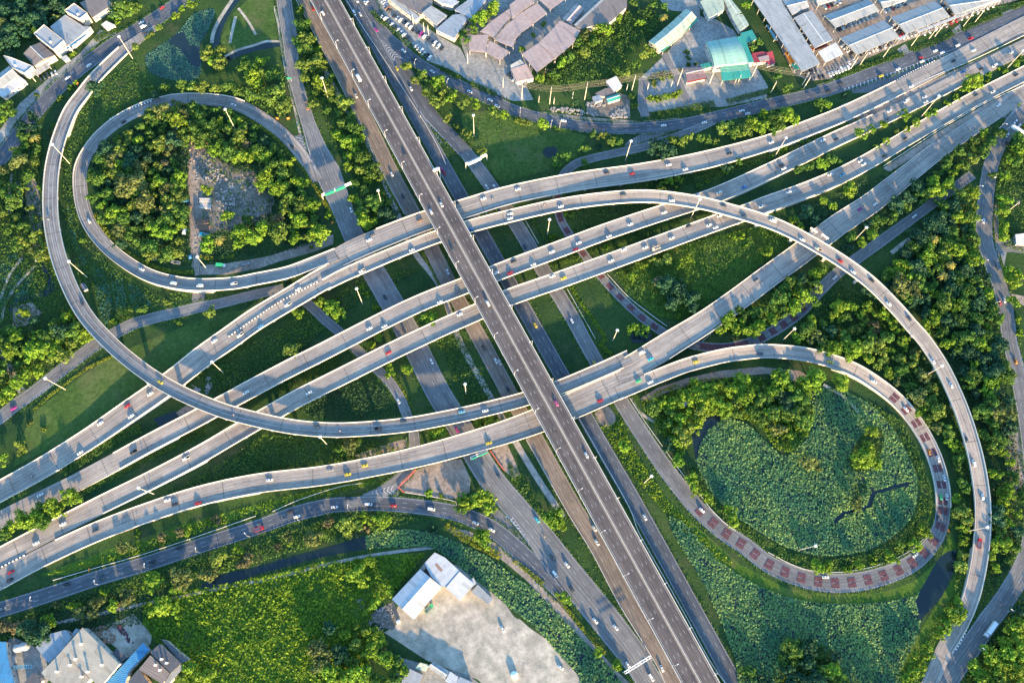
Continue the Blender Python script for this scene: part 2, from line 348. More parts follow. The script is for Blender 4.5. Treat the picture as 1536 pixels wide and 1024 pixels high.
groundroad('C', """698 228 11.5 0 729 269 11.5 0 757 310 11.5 0 786.5 356 11.7 0 815 406 11.7 0 840 446 11.5 0 861 481 11.2 0 877 511 11 0 905 560 11 0 946 624.5 11.5 0 987 687 12 0 1015 724.5 12.5 0 1046 762 12.5 0
 1085.5 797 12.5 0 1118 819 12.5 0 1152 845 12.5 0 1187 861 12.7 0 1224.5 871.5 12.7 0 1267 874 12.7 0 1307 868 12.5 0 1347 855 12 0 1377 837.5 11.5 0 1399.5 812 11 0 1411 788 10.6 0 1414.5 764 10.4 0 1415 745 10.4 0""", M['asphalt'], 2, dash=(3, 11))
groundroad('FN', """520 -40 13 0 534 0 13 0 569 45 12 0 599 72.5 11 0 634 99 10 0 671.5 119 10 0 709 137.5 10 0 744 152.5 10 0 768 164 10 0 818 179 10 0 885.5 190.5 10.5 0 955.5 192.5 10.5 0 1025.5 186 10.5 0 1080.5 174 11 0 1152 157 11 0 1232 138 11.5 0 1312 110 13 0 1364.5 90 14 0 1412 72 15 0 1477 46 17 0 1560 12 18 0""", M['dark_asphalt'], 3, edgeR=False)
groundroad('LR', """-60 931 10.5 0 0 914 10.5 0 75 890.5 10.5 0 150 865.5 10.5 0 225 843 10.5 0 300 818 10.5 0 384 791 10.5 0 440 771 11 0 480 761 11 0 501.5 757 10.5 0 551.5 755 10.5 0 591.5 756 10.5 0 646.5 762 10.5 0 684 769 11 0 709 778 11.5 0 740 794 12 0 770 818 12 0 800 846 12 0 830 876 11 0 852 902 9 0""", M['dark_asphalt'], 3)
groundroad('B', """415 436 8 0 447 448 7.5 0 463.5 457 7.5 0 489 481 7.5 0 508 497 7.5 0 534 523 7.5 0 566.5 554.5 7.5 0 583 571 7.5 0 600 597 7.5 0 610 622 7.5 0 618 640 7.5 0 622 660 8 0 619 690 9 0 606 712 9.5 0 582 733 9.5 0 550 748 8 0 520 757 7 0""", M['pale_asphalt'], 2, i1=13)
groundroad('LF', """-60 668 10 0 0 626 10 0 22.5 608 10 0 52.5 587 10 0 82.5 563 10 0 110 542 10 0 140 519.5 10 0 169 502 10 0 197.5 487 9.5 0 230 477 9 0 265 469 9 0 297.5 461 9 0 330 455 8.5 0 384 441.5 8 0 425 433 8 0""", M['pale_asphalt'], 2)
groundroad('UL', """-50 300 13 0 0 240 13 0 20 212 13 0 52.5 170 13 0 85 135 13 0 125 100 13 0 170 67.5 14 0 212 42.5 15 0 250 17.5 14 0 275 0 14 0 330 -40 14 0""", M['dark_asphalt'], 3)
groundroad('RR', """1070 182 7 0 1033 198 7.5 0 968 220 7.5 0 918 231 7.5 0 880 240 7.5 0 860 248 7.5 0 843 265 7.3 0 836 290 7.3 0 839 323.5 7.3 0 854 352 7.3 0 877 383 7.3 0 903 416 7.3 0 930.5 446 7.3 0 963 476 7.3 0 993 497 7.3 0 1020 511 7.5 0 1050 519 7.5 0 1090 521 7.5 0 1130 512 8 0 1159 497 8.5 0
 1184 481 8.5 0 1204 464 9 0 1221 445 9 0 1238 427 9 0 1256 410 9 0 1284.5 388.5 9 0 1322 361.5 9 0 1371 326 8 0 1410 297 8 0 1459 262 8 0""", M['asphalt'], 2)
groundroad('RS', """1600 92 13 0 1547 150 13 0 1522 182 13 0 1500 213 12 0 1486 250 12 0 1478 306 13 0 1477 356 13 0 1488 396 12.5 0 1502 436 12 0 1509.5 471 12 0 1514.5 511 12 0 1524.5 549.5 12 0 1532 587 12 0 1541 640 12 0 1548 700 12 0 1552 760 12 0 1548 805 13 0 1536 848 13.5 0 1509 895.5 13.5 0 1483 930.5 13.5 0 1457 968 13.5 0 1429.5 1007 13.5 0 1405 1045 14 0 1385 1080 14 0""", M['asphalt'], 3)

_P = ROADS['GR']; _m = MB(); line_along(_m, _P, -_P.w.mean() / 2 + .8, .2, .13, 0, 3.0); tag(_m.build('lane_marking', M['paint']), kind='structure')
_P = ROADS['FN']; _m = MB(); line_along(_m, _P, -_P.w.mean() / 2 + .8, .2, .13, 0, 3.2); tag(_m.build('lane_marking', M['paint']), kind='structure')
# --- elevated decks
deck('SP', 'long straight asphalt expressway viaduct crossing above every other flyover with a median barrier', '452 -60 21.4 17 487.6 0 21.4 17 769.3 512 21.4 17 1051 1024 21.4 17 1150.5 1205 21.4 17 1260 1404 21.4 17', M['expressway'], 3, median=True, cat='viaduct', dash=(2.4, 9.5), name='expressway_viaduct')
deck('F1', 'wide pale concrete flyover, northernmost crossing under the expressway from the top right', '1600 4 13 .4 1536 36 13 .4 1477 66 13 .4 1417 97 13 .6 1349.5 131 13.2 1 1272 168 13.2 2.2 1213 192 13.5 3 1152 214.5 13.5 4.2 1063 239 15 5.8 968 258 15.5 7 868 272 15.5 7.8 768 292 15.5 8 700 312 16 8 636.5 332 16.5 8 579 354 17 8 534 373 17 8 508 386 16 8', M['concrete_deck'], 4, wallL=(4, 30), wallR=(4, 14.2), dz=.0)
deck('LN', 'narrow single loop ramp curling around the wooded northwest island', '505 381 10 8 466.5 396 10 7.6 430 409 10 7 384 418.5 10 5.8 347.5 425 10 4.8 295 427 10 3.6 255 422 10 2.8 221 411.5 10 2 187.5 392 10 1.4 157.5 366.8 10 .9 136 338 10 .7 124.5 308.5 10 .6 120 275 10 .5 122 250 10 .5 133 227 10 .4 152 203 10 .4 181 180 10.5 .4 216 162 10.5 .4 240 155 10.5 .35 265 150 10.5 .3 300 149 10.5 .3 337.5 152.5 10.5 .3 362.5 160 10.5 .3 384 171.5 10.5 .3 412 191 10.5 .3 440 217 10 .3 461 245 9.5 .3 477 271 9 .3', M['ramp_asphalt'], 2, wallL=(.25, 22), wallR=(0, 9), dz=.015, stripeR=None, cat='loop ramp', name='loop_ramp')
deck('F12', 'pale concrete flyover descending to the lower left beneath the western curved ramp', '528 398 17.8 8.02 504 409 17.8 8 479 421.5 17.6 8 434 448.5 17 7.2 384 478.5 17 6.2 345 506 17 5.4 305 534 16.5 4.8 255 573 16 4 187.5 620.5 16 2.8 132.5 658.5 15.5 1.6 62.5 702 15 .8 0 736.5 14.5 .5 -70 776 14.5 .4', M['concrete_deck'], 4, wallL=(1.4, 30), wallR=(1.1, 30), dz=.03)
deck('F2', 'slender curved concrete flyover sweeping over the east side down to the lower right', '1384 1050 10 .35 1402 1008 10 .35 1417 973 10 .4 1432 948 10 .6 1449.5 913 10 1.4 1462 873 10.2 2.6 1471.5 818 10.3 4.4 1474 767 10.3 6 1471 729.5 10.2 7.2 1463 684.5 10 8.4 1449.5 637 10 9.4 1434.5 597 10 10.2 1412 549.5 10 11 1386 510 10 11.8 1367 488.5 10 12.2 1342 460 10 12.6 1308 426 10 13 1273 399 10 13 1233 373.5 10 12.8 1191 350 10 12.4 1152 333 10 11.8 1093 315 10 11 1043 303 10 10.4 980.5 295 10 9.8 918 297 10 9.2 843 307 10 8.6 768 323.5 10 8.2 700 341 10 8 656.5 355 10 8 604 375 10 8 534 404.5 10 8 505 418 9.5 7.98 488 427 9 7.96', M['concrete_deck'], 2, wallL=(4, 60), wallR=(2, 60), dz=.045)
deck('F3', 'upper of the two parallel middle flyovers, three lanes of pale concrete', '1610 36 12.6 .4 1536 70 12.6 .4 1452 113 12.6 .4 1377 151 12.6 .5 1315 181 12.6 .8 1252 209.5 12.8 1.4 1200 235 13 2.2 1152 258 13 3 1093 285 13 3.8 1053 300.5 13 4.4 985.5 322 13 5.4 908 348 13 6.6 833 376 13 7.4 768 400 13 7.6 691.5 430.5 13 7.6 634 453 13 7.5 576.5 480 13 7.3 484 527.5 13 6.7 434 552.5 13 6.2 384 579 13 5.7 330 608 12.8 5.1 287.5 631 12.7 4.6 225 663.5 12.6 3.6 175 691 12.6 2.6 112.5 724.5 12.6 1.2 50 755 12.6 .5 0 780 12.6 .4 -70 817 12.6 .4', M['concrete_deck'], 3, wallL=(2, 23), wallR=(4, 23), dz=.0)
deck('F4', 'lower of the two parallel middle flyovers, three lanes of pale concrete', '1620 68 12.6 .4 1536 111 12.6 .4 1464.5 147.5 12.6 .4 1412 177 12.8 .5 1352 212 12.8 1 1302 242 12.8 1.6 1252 267.5 13 2.3 1202 288 13 3 1152 305.5 13 3.8 1120.5 318 13 4.4 1055.5 341 13 5.4 993 364 13 6.4 918 391.5 13 7.2 843 418.5 13 7.6 768 444.5 13 7.7 718 467 13 7.7 659 493 13 7.6 584 528.5 13 7.3 519 561 12.8 6.9 459 591 12.7 6.3 429 607 12.6 6 360 646 12.6 5.2 300 681 12.6 4.2 225 720.5 12.6 2.8 150 757.5 12.6 1.4 100 783 12.6 .7 50 808.5 12.6 .5 0 835 12.6 .4 -70 872 12.6 .4', M['concrete_deck'], 3, wallL=(1, 24), wallR=(0, 30), dz=.0)
deck('L', 'long curved concrete ramp sweeping down the western side and over three flyovers', '236 40 5.5 .13 214 54 8 .2 198 66 9.2 .3 185 76 10 .4 146 114 10.3 .8 126 139 10.3 1.4 106 166 10.3 2.6 92.5 197.5 10.3 4 84 225 10.3 5.4 78 256 10.3 6.6 75.5 293.5 10.3 8 77 331 10.3 9.2 84 370 10.3 10.2 95.5 407 10.3 11 112 445 10.3 11.6 132.5 478.5 10.3 12 163 512 10.3 12.3 194 539.5 10.3 12.5 231 566.5 10.3 12.5 275 591 10.3 12.5 325 612 10.3 12.4 367 624.5 10.3 12.3 434 639 10.3 12 496.5 644.5 10.3 11.6 559 642 10.3 11.2 616.5 636 10.3 10.7 671.5 626 10.3 10.1 709 618 10.3 9.7 768 603.5 10.3 9 805 592.5 10.4 8.6 835.5 582 10.5 8.3 865.5 570 10.5 8 913 549.5 10.5 7.7 945 535 10.5 7.5', M['ramp_asphalt'], 2, wallL=(3, 40), wallR=(3, 32.5), dz=.02, stripeR=None)
deck('D', 'broad pale concrete flyover, southernmost crossing under the expressway', '-70 907 13 .4 0 869 13 .4 40 847 13 .5 87.5 823 13.2 .6 150 795 13.2 1 225 767 13.2 1.8 300 743 13.2 2.8 384 725 13.2 4.2 484 713 13.2 5.6 559 699.5 13.5 6.5 634 683 14.2 7.1 709 662.5 15.4 7.4 768 644.5 16.5 7.5 818 626 18 7.5 868 604 19 7.5 918 582 19 7.4 952 566 18.5 7.3', M['concrete_deck'], 4, wallL=(3, 15.6), wallR=(1, 15.3), dz=.0)
deck('F5', 'wide concrete flyover ramp climbing down toward the upper right beside a planted median', '922 560 14 7.42 945 551.5 17.2 7.36 985 528 18.2 7.1 1012 511 18 6.7 1040 494 17.5 6 1068 476 17 5.2 1105.5 449.5 17 4.2 1152 415 17 3.2 1191 387 17 2.5 1224.5 361.5 17 2 1262 334 17 1.5 1302 308 16.5 1 1336 282 16 .7 1367 257 15 .5 1409.5 224 14 .4 1459.5 190 13.5 .4 1507 158 14 .4 1560 124 15 .4', M['concrete_deck'], 4, wallL=(.95, 14), wallR=(2.1, 15), dz=.035)
deck('LS', 'curved ramp peeling off the southern flyover onto the southeast loop', '925 590 10 7.36 963 574 10 7.3 993 561.5 10 7.2 1030.5 547.5 10 6.9 1080.5 534.5 10 6.4 1116 529 10 5.9 1152 526.5 10 5.4 1202 530.5 10 4.8 1244.5 540.5 10 4.2 1282 555 10.2 3.4 1314.5 575 10.2 2.6 1344.5 599 10.2 1.9 1369.5 627.5 10.2 1.3 1389.5 660 10.2 .9 1404.5 695 10.3 .6 1413 731 10.4 .4 1414.6 760 10.4 .3', M['concrete_deck'], 2, wallL=(1.2, 30), wallR=(-1, 30), dz=.05, cat='ramp')

# ------------------------------------------------------------------ piers under the decks (skipping the lanes below)
def on_lane(x, y, me=None):
    for P in GROUND_PATHS:
        k, d = P.near(x, y)
        if d < P.w[k] / 2 + 1.2: return True
    return False
for root, c, t, w, inv in PIERS:
    ok = None
    for sh in (0, 5, -5, 9, -9, 13, -13):
        x, y = c[0] + t[0] * sh, c[1] + t[1] * sh
        if not on_lane(x, y):
            bad = False
            for kk in ('F12', 'F3', 'F4', 'F5', 'F1', 'F2', 'L', 'D', 'LS', 'LN'):
                P = ROADS[kk]; k, d = P.near(x, y)
                if d < P.w[k] / 2 + 1.5 and P.c[k, 2] < c[2] - 3: bad = True
            if not bad: ok = (x, y); break
    if ok is None: continue
    a = math.atan2(t[1], t[0]); pm = MB(); z = c[2]; X, Y = ok[0] + inv[0], ok[1] + inv[1]
    pm.box((X, Y, (z - 3.2) / 2), (2.0, w * .24, z - 3.2), a)
    hw1, hw2, l = w * .16, w * .5, 1.0; ca, sa = math.cos(a), math.sin(a); V = []
    for (yy, zz) in ((-hw1, z - 3.3), (hw1, z - 3.3), (hw2, z - 1.95), (-hw2, z - 1.95)):
        for xx in (-l, l): V.append((X + xx * ca - yy * sa, Y + xx * sa + yy * ca, zz))
    pm.add(V, [(0, 1, 3, 2), (2, 3, 5, 4), (4, 5, 7, 6), (6, 7, 1, 0), (0, 2, 4, 6), (7, 5, 3, 1)])
    pm.build('pier', M['girder'], root)

# ------------------------------------------------------------------ flat ground areas
zp = [0.012]
def patch(name, pts, mat, z=None, kind='structure'):
    P = [W(u, v, 0) for u, v in pts]; 
    if z is None: zp[0] += .0004; z = zp[0]
    tri = tessellate_polygon([[Vector((p[0], p[1], 0)) for p in P]]); mb = MB()
    f = []
    for t in tri:
        a, b, c = (P[i] for i in t)
        f.append(t if (b[0] - a[0]) * (c[1] - a[1]) - (b[1] - a[1]) * (c[0] - a[0]) > 0 else (t[0], t[2], t[1]))
    mb.add([(p[0], p[1], z) for p in P], f); return tag(mb.build(name, mat), kind=kind)
def smooth(pts, n=3):
    out = []; m = len(pts)
    for i in range(m):
        p0, p1, p2, p3 = (np.array(pts[(i + k) % m]) for k in (-1, 0, 1, 2))
        for k in range(n):
            t = k / n; out.append(tuple(0.5 * (2 * p1 + (p2 - p0) * t + (2 * p0 - 5 * p1 + 4 * p2 - p3) * t * t + (3 * p1 - p0 - 3 * p2 + p3) * t ** 3)))
    return out
def ragged(s_, amp):
    q = pxpts(s_); out = []; r_ = random.Random(len(s_))
    for i in range(len(q)):
        a, b_ = q[i], q[(i + 1) % len(q)]; m = max(1, int(math.dist(a, b_) / 5))
        for k in range(m): t = k / m; out.append((a[0] + (b_[0] - a[0]) * t + r_.uniform(-amp, amp) * (k > 0), a[1] + (b_[1] - a[1]) * t + r_.uniform(-amp, amp) * (k > 0)))
    return out
# hard standing
patch('forecourt', pxpts('-20 215 0 195 30 155 70 120 100 95 118 82 138 60 150 45 176 50 150 62 128 86 100 112 80 128 50 160 20 200 -20 240'), M['lot'])
patch('car_park', pxpts('553 10 560 0 590 0 622 30 660 55 690 72 700 90 720 102 760 110 790 130 800 150 770 152 742 142 712 128 690 112 660 98 640 92 610 70 580 40'), M['lot'])
patch('market_yard', pxpts('700 90 690 60 720 0 900 0 880 40 870 60 850 60 820 75 800 100 795 118 770 130 740 115'), M['lot'])
patch('yard', pxpts('958 120 1000 80 1030 40 1040 20 1000 15 990 0 1050 0 1050 25 1075 30 1100 45 1110 60 1140 110 1152 130 1150 148 1088 160 1020 163 960 170 955 160 962 140'), M['lot'])
patch('depot_yard', pxpts('1165 0 1540 0 1540 -2 1480 12 1440 32 1360 62 1300 88 1250 118 1212 122 1190 110 1150 30'), M['dirt'])
patch('pavement', pxpts('1224 128 1300 105 1400 66 1480 35 1540 8 1540 15 1480 45 1400 78 1310 113 1226 136'), M['dirt'])
patch('entrance_drive', pxpts('1346 74 1358 66 1370 86 1358 92'), M['lot'])
patch('entrance_drive', pxpts('1428 46 1440 36 1447 54 1432 60'), M['lot'])
patch('rubble_yard', pxpts('880 160 890 150 930 140 945 145 945 178 930 178 880 172'), M['greydirt'])
patch('footpath', pxpts('770 160 800 166 880 176 960 182 1030 176 1090 163 1150 150 1150 154 1090 168 1030 181 960 186 880 181 800 171 768 163'), M['dirt'])
patch('dirt_yard', ragged('278 215 292 208 310 230 330 240 350 250 385 262 405 275 412 300 405 320 385 335 360 345 340 345 320 350 300 345 297 370 300 400 292 412 288 395 285 370 283 320 282 270 285 240', 3.5), M['greydirt'])
patch('dirt_track', pxpts('300 398 340 395 400 385 440 372 475 358 500 352 500 366 470 378 420 392 390 402 340 412 300 412'), M['dirt'])
patch('dirt_track', ragged('283 240 296 240 298 330 302 360 300 412 292 414 290 380 284 330', 1.6), M['dirt'])
patch('concrete_yard', pxpts('590 925 610 880 650 840 700 850 735 870 748 890 770 923 800 945 840 972 866 1000 884 1030 740 1040 716 1018 686 1008 640 990 598 962 576 948 590 940'), M['concrete'])
patch('factory_yard', pxpts('600 985 650 1000 700 1010 740 1040 590 1040'), M['lot'])
patch('rubble_yard', pxpts('552 925 575 908 590 902 600 925 590 945 572 940'), M['greydirt'])
patch('bare_dirt', pxpts('598 733 612 718 625 704 660 692 692 688 700 705 706 720 704 738 684 748 640 744 610 738'), M['dirt'])
patch('bare_dirt', pxpts('528 684 560 672 600 660 616 656 620 668 590 676 545 686'), M['dirt'])
patch('bare_dirt', pxpts('735 676 760 664 772 690 780 712 770 716 755 705'), M['dirt'])
patch('bare_dirt', smooth(pxpts('892 620 910 608 922 622 922 634 910 640 898 636')), M['dirt'])
patch('bare_dirt', pxpts('960 598 985 582 1030 567 1080 556 1140 550 1200 556 1215 566 1195 572 1150 560 1090 566 1040 576 1000 588 972 602'), M['dirt'])
patch('bare_dirt', pxpts('664 790 700 795 740 812 770 832 800 868 840 906 880 955 930 1010 945 1024 930 1024 880 985 850 945 820 905 790 870 760 845 720 815 680 800'), M['dirt'])
patch('factory_yard', pxpts('130 945 180 930 200 920 228 950 226 965 200 990 160 960'), M['concrete'])
patch('factory_yard', pxpts('0 965 20 955 50 968 70 990 76 1015 60 1040 0 1040'), M['lot'])
patch('dirt_path', pxpts('262 620 290 600 310 615 280 635 240 655 215 660'), M['dirt'])
patch('forecourt', pxpts('1495 360 1545 352 1545 372 1510 378 1506 400 1500 378'), M['lot'])
patch('dirt_path', pxpts('1490 330 1494 300 1498 330 1500 420 1515 440 1540 445 1540 460 1515 450 1500 430'), M['dirt'])
patch('bare_dirt', pxpts('1500 640 1530 640 1540 720 1520 740 1510 700'), M['dirt'])
patch('gore', pxpts('738 720 760 745 790 775 830 830 800 848 770 820 745 796 715 776 735 760 746 745'), M['asphalt'])
patch('gore', pxpts('942 212 960 202 1000 196 1040 194 1030 204 985 214 945 225 935 220'), M['asphalt'])
patch('gore', pxpts('443 205 452 200 470 232 484 262 470 258 455 232'), M['asphalt'])
patch('gore', pxpts('573 58 600 88 606 92 596 100 586 84'), M['dark_asphalt'])
patch('gore', pxpts('636 178 652 198 664 214 658 218 645 200'), M['dark_asphalt'])
patch('gore', pxpts('1500 150 1536 120 1545 150 1520 185 1500 175'), M['asphalt'])
patch('gore', pxpts('585 728 600 722 598 742 570 748 545 748'), M['asphalt'])
patch('roadside_apron', pxpts('1262 122 1330 100 1420 70 1500 42 1545 20 1545 50 1500 68 1420 100 1330 138 1280 140'), M['asphalt'])
patch('verge_lane', pxpts('1300 180 1360 150 1430 118 1545 62 1545 56 1430 106 1360 138 1290 172'), M['pale_asphalt'])
patch('paved_median', [px(3, 0, *p) for p in ((690, 1010), (1040, 782), (1300, 628), (1560, 500), (1560, 528), (1320, 655), (1060, 832), (730, 1030))], M['dirt'])
patch('paved_median', [px(3, 0, *p) for p in ((480, 735), (700, 625), (860, 545), (1170, 400), (1560, 222), (1560, 252), (1180, 432), (880, 577), (700, 667), (500, 757))], M['dirt'])
patch('dirt_clearing', [px(0, 1, *p) for p in ((78, 815), (190, 790), (255, 850), (160, 925), (75, 945))], M['dirt'])
patch('dirt_clearing', smooth([px(0, 1, *p) for p in ((200, 40), (240, 160), (250, 330), (240, 480), (200, 470), (180, 300), (150, 120))]), M['dirt'])
for q_ in ('255 540 300 620 330 690 300 745 110 790 60 850 50 830 100 770 280 715 290 680 250 580', '100 60 130 100 160 260 150 320 120 200'): patch('ditch', tilepts('01', q_), M['water'], .045)
patch('ditch', tilepts('11', '700 420 720 400 735 440 720 470'), M['water'], .045)
# lawns and meadows
patch('lawn', pxpts('52 617 100 580 150 545 200 520 250 500 300 480 340 470 380 462 330 505 280 545 240 575 215 592 180 620 120 650 60 680 20 700 30 660'), M['lawn'])
patch('meadow', pxpts('215 900 300 880 400 862 480 842 560 832 640 828 600 875 560 915 550 960 560 1040 270 1040 240 970 215 935'), M['meadow'])
patch('meadow', pxpts('60 862 150 828 300 778 480 732 560 715 570 725 460 742 330 782 200 828 100 862'), M['meadow'])
patch('meadow', pxpts('925 410 1000 375 1110 345 1180 330 1195 355 1100 430 1020 482 990 475 940 440'), M['meadow'])
patch('meadow', pxpts('690 170 740 165 800 180 880 205 860 240 800 262 750 272 730 250 700 210'), M['lawn'])
patch('meadow', pxpts('932 640 960 690 1000 748 1060 802 1110 846 1180 882 1250 892 1320 888 1370 872 1410 838 1425 800 1436 820 1420 862 1370 902 1300 915 1200 905 1130 880 1070 835 1020 780 975 720 940 668'), M['meadow'])
patch('meadow', pxpts('1440 850 1460 830 1460 880 1440 930 1400 990 1370 1030 1330 1030 1360 980 1390 930'), M['meadow'])
patch('park_lawn', pxpts('330 60 350 20 372 0 410 0 415 60 385 64 340 80'), M['lawn'])

# ------------------------------------------------------------------ water and lilies
POND_SE = smooth(pxpts('1040 668 1038 645 1052 628 1075 622 1098 628 1128 642 1158 672 1176 684 1190 676 1214 652 1220 625 1212 595 1235 582 1275 590 1318 618 1350 662 1374 715 1370 768 1340 803 1300 825 1240 834 1190 824 1148 804 1105 775 1070 742 1048 705'))
POND_S = smooth(pxpts('1004 775 1028 786 1068 830 1108 862 1160 888 1220 903 1300 905 1355 896 1378 888 1410 835 1436 826 1432 850 1412 895 1385 925 1372 960 1350 1005 1335 1040 1130 1040 1102 985 1078 925 1048 862 1012 805'))
CANAL = smooth(pxpts('300 880 330 862 384 850 430 836 480 823 540 806 585 794 640 797 668 806 700 820 735 836 768 862 806 888 838 922 873 958 907 992 930 1020 940 1045 880 1045 868 1014 843 986 812 950 783 924 768 914 738 888 706 864 680 842 654 824 634 820 560 822 480 836 420 852 384 862 330 880'))
POND_NW = smooth(pxpts('218 85 235 72 250 62 270 46 290 22 322 14 314 42 300 68 302 98 298 116 275 122 240 116 222 104'))
CHAN = smooth(pxpts('352 -6 366 -6 352 10 338 34 330 58 328 74 320 72 320 50 332 24'))
CHAN2 = pxpts('338 86 352 78 372 70 384 66 420 62 420 70 386 76 360 84 344 92')
for nm, P in (('pond', POND_SE), ('pond', POND_S), ('canal', CANAL), ('pond', POND_NW), ('channel', CHAN), ('channel', CHAN2)): patch(nm, P, M['water'], .05)
patch('channel', pxpts('230 628 262 616 270 626 240 640'), M['water'], .05)
patch('pond', smooth(pxpts('945 500 965 497 978 502 970 512 950 514')), M['water'], .05)
patch('pond', smooth(pxpts('818 222 832 220 836 230 824 238 814 230')), M['water'], .05)

patch('mound', smooth(pxpts('1160 990 1190 960 1225 962 1255 985 1268 1024 1260 1050 1165 1050 1158 1015')), M['grass'], .08)
patch('mound', smooth(pxpts('1272 690 1290 655 1312 640 1325 655 1318 690 1300 705 1280 705')), M['grass'], .08)
def world_poly(pts, z=0): return np.array([W(u, v, z)[:2] for u, v in pts])
def inside(P, x, y):
    r = np.zeros(len(x), bool); n = len(P); j = n - 1
    for i in range(n):
        xi, yi = P[i]; xj, yj = P[j]; 
        c = ((yi > y) != (yj > y)) & (x < (xj - xi) * (y - yi) / (yj - yi + 1e-12) + xi); r ^= c; j = i
    return r
def scatter(poly, dens, holes=()):
    P = world_poly(poly); lo, hi = P.min(0), P.max(0); n = int(dens * np.prod(hi - lo))
    x = rng.uniform(lo[0], hi[0], n); y = rng.uniform(lo[1], hi[1], n); k = inside(P, x, y)
    for h in holes: k &= ~inside(world_poly(h), x, y)
    return x[k], y[k]
def clear_roads(x, y, margin=0.6):
    k = np.ones(len(x), bool)
    for key, P in ROADS.items():
        low = P.c[:, 2] < 2.5; C = P.c[low, :2]; w = P.w[low] / 2 + margin
        if len(C) == 0: continue
        bb = (x > C[:, 0].min() - 12) & (x < C[:, 0].max() + 12) & (y > C[:, 1].min() - 12) & (y < C[:, 1].max() + 12)
        idx = np.where(bb & k)[0]
        for s in range(0, len(idx), 4000):
            q = idx[s:s + 4000]; d = (x[q, None] - C[None, :, 0]) ** 2 + (y[q, None] - C[None, :, 1]) ** 2
            k[q] &= ~(d < w[None] ** 2).any(1)
    return k
def soup(name, cx, cy, cz, size, mat, tilt=0.6, sides=4, parent=None, aspect=1.0):
    """many small leaf faces as one mesh"""
    n = len(cx); th = rng.uniform(0, 2 * np.pi, n); nx = rng.normal(0, tilt, n); ny = rng.normal(0, tilt, n)
    N = np.stack([nx, ny, np.ones(n)], 1); N /= np.linalg.norm(N, axis=1)[:, None]
    A = np.stack([np.cos(th), np.sin(th), np.zeros(n)], 1); A -= N * (A * N).sum(1)[:, None]; A /= np.linalg.norm(A, axis=1)[:, None]
    B = np.cross(N, A); V = np.empty((n, sides, 3)); c = np.stack([cx, cy, cz], 1); sz = np.broadcast_to(size, n)[:, None]
    for k in range(sides):
        t = 2 * math.pi * (k + .5) / sides; V[:, k] = c + (A * math.cos(t) + B * math.sin(t) * aspect) * sz
    me = bpy.data.meshes.new(name); me.vertices.add(n * sides); me.vertices.foreach_set('co', V.astype(np.float32).ravel())
    me.loops.add(n * sides); me.loops.foreach_set('vertex_index', np.arange(n * sides, dtype=np.int32))
    me.polygons.add(n); me.polygons.foreach_set('loop_start', np.arange(n, dtype=np.int32) * sides); me.polygons.foreach_set('loop_total', np.full(n, sides, np.int32))
    me.materials.append(mat); me.update(); me.validate()
    o = bpy.data.objects.new(name, me); col.objects.link(o)
    if parent: o.parent = parent
    return o
M['lotus'] = mat_leaf('lotus_pads', False, (0.125, 0.235, 0.105), 0.6, (0.38, 0.66, 0.78), (1.55, 1.3, 0.9))  # broad dark teal to warm bright drift paints uneven lighting into the pads
M['lily'] = mat_leaf('water_lilies', False, (0.075, 0.19, 0.145), 0.4)
M['scrub'] = mat_leaf('scrub_leaves', False, (0.068, 0.14, 0.03), 0.45)
M['reeds'] = mat_leaf('reed_leaves', False, (0.13, 0.225, 0.02), 0.4)
M['hedge'] = mat_leaf('hedge_leaves', False, (0.20, 0.24, 0.03), 0.4)
M['forest'] = mat_leaf('forest_floor_leaves', False, (0.036, 0.09, 0.044), 0.5)
def pads(poly, dens, mat, holes=(), name='lotus_leaves', hz=(0.25, 1.3), sz=(0.25, 0.75)):
    x, y = scatter(poly, dens, holes); n = len(x); big = np.sin(x * .11 + 1.3) + np.sin(y * .09 + x * .05)
    ga = np.sin(x * .21 + np.sin(y * .13) * 2.1) * np.sin(y * .19 + np.sin(x * .08) * 1.7) + .5 * np.sin(x * .53 + y * .31) * np.sin(y * .47 - x * .22)
    kp = rng.random(n) < np.clip(1.15 + ga * .6, .25, 1); x, y, big = x[kp], y[kp], big[kp]; n = len(x)
    z = rng.uniform(hz[0], hz[1], n) * (0.75 + .25 * np.clip(big, -1, 1)); s = rng.uniform(sz[0], sz[1], n)
    tag(soup(name, x, y, z, s, mat, .38, 6), kind='stuff')
mound_core = smooth(pxpts('1180 1000 1200 980 1230 982 1245 1000 1250 1024 1240 1045 1180 1045 1172 1020'))
dark_water = [pxpts('1030 625 1100 615 1062 645 1050 668 1045 690 1020 690 1020 640')]
creek = [pxpts('1248 780 1262 768 1300 758 1308 736 1290 720 1294 714 1312 736 1330 730 1362 722 1362 728 1330 736 1312 742 1306 760 1268 772 1252 788')]
isl = [smooth(pxpts('1272 690 1290 655 1312 640 1325 655 1318 690 1300 705 1280 705'))]
pads(POND_SE, 2.7, M['lotus'], dark_water + creek + isl)
pads(POND_S, 2.7, M['lotus'], [pxpts('1372 900 1400 850 1412 820 1450 815 1445 870 1400 925 1380 935 1376 915'), mound_core])
pads(CANAL, 2.4, M['lotus'], [pxpts('280 890 300 850 400 830 547 790 549 828 400 870 300 900')])
pads(POND_NW, 3.0, M['lily'], [smooth(pxpts('253 62 275 48 285 68 300 72 300 100 286 96 270 74'))], 'water_lilies', (.06, .12), (.3, .6))
# strips of water spinach in the wet field
for st in ('140 408 155 400 172 462 160 486 148 470', '165 405 185 420 192 468 176 474', '192 425 215 436 232 462 212 468 198 466', '100 300 108 330 120 372 132 395 125 400 108 360', '-5 400 30 372 26 390 -5 440', '-5 450 40 395 22 430 0 470', '15 455 52 405 40 440 22 460'):
    pads(pxpts(st), 1.0, M['lily'], (), 'marsh_plants', (.1, .5), (.3, .7))

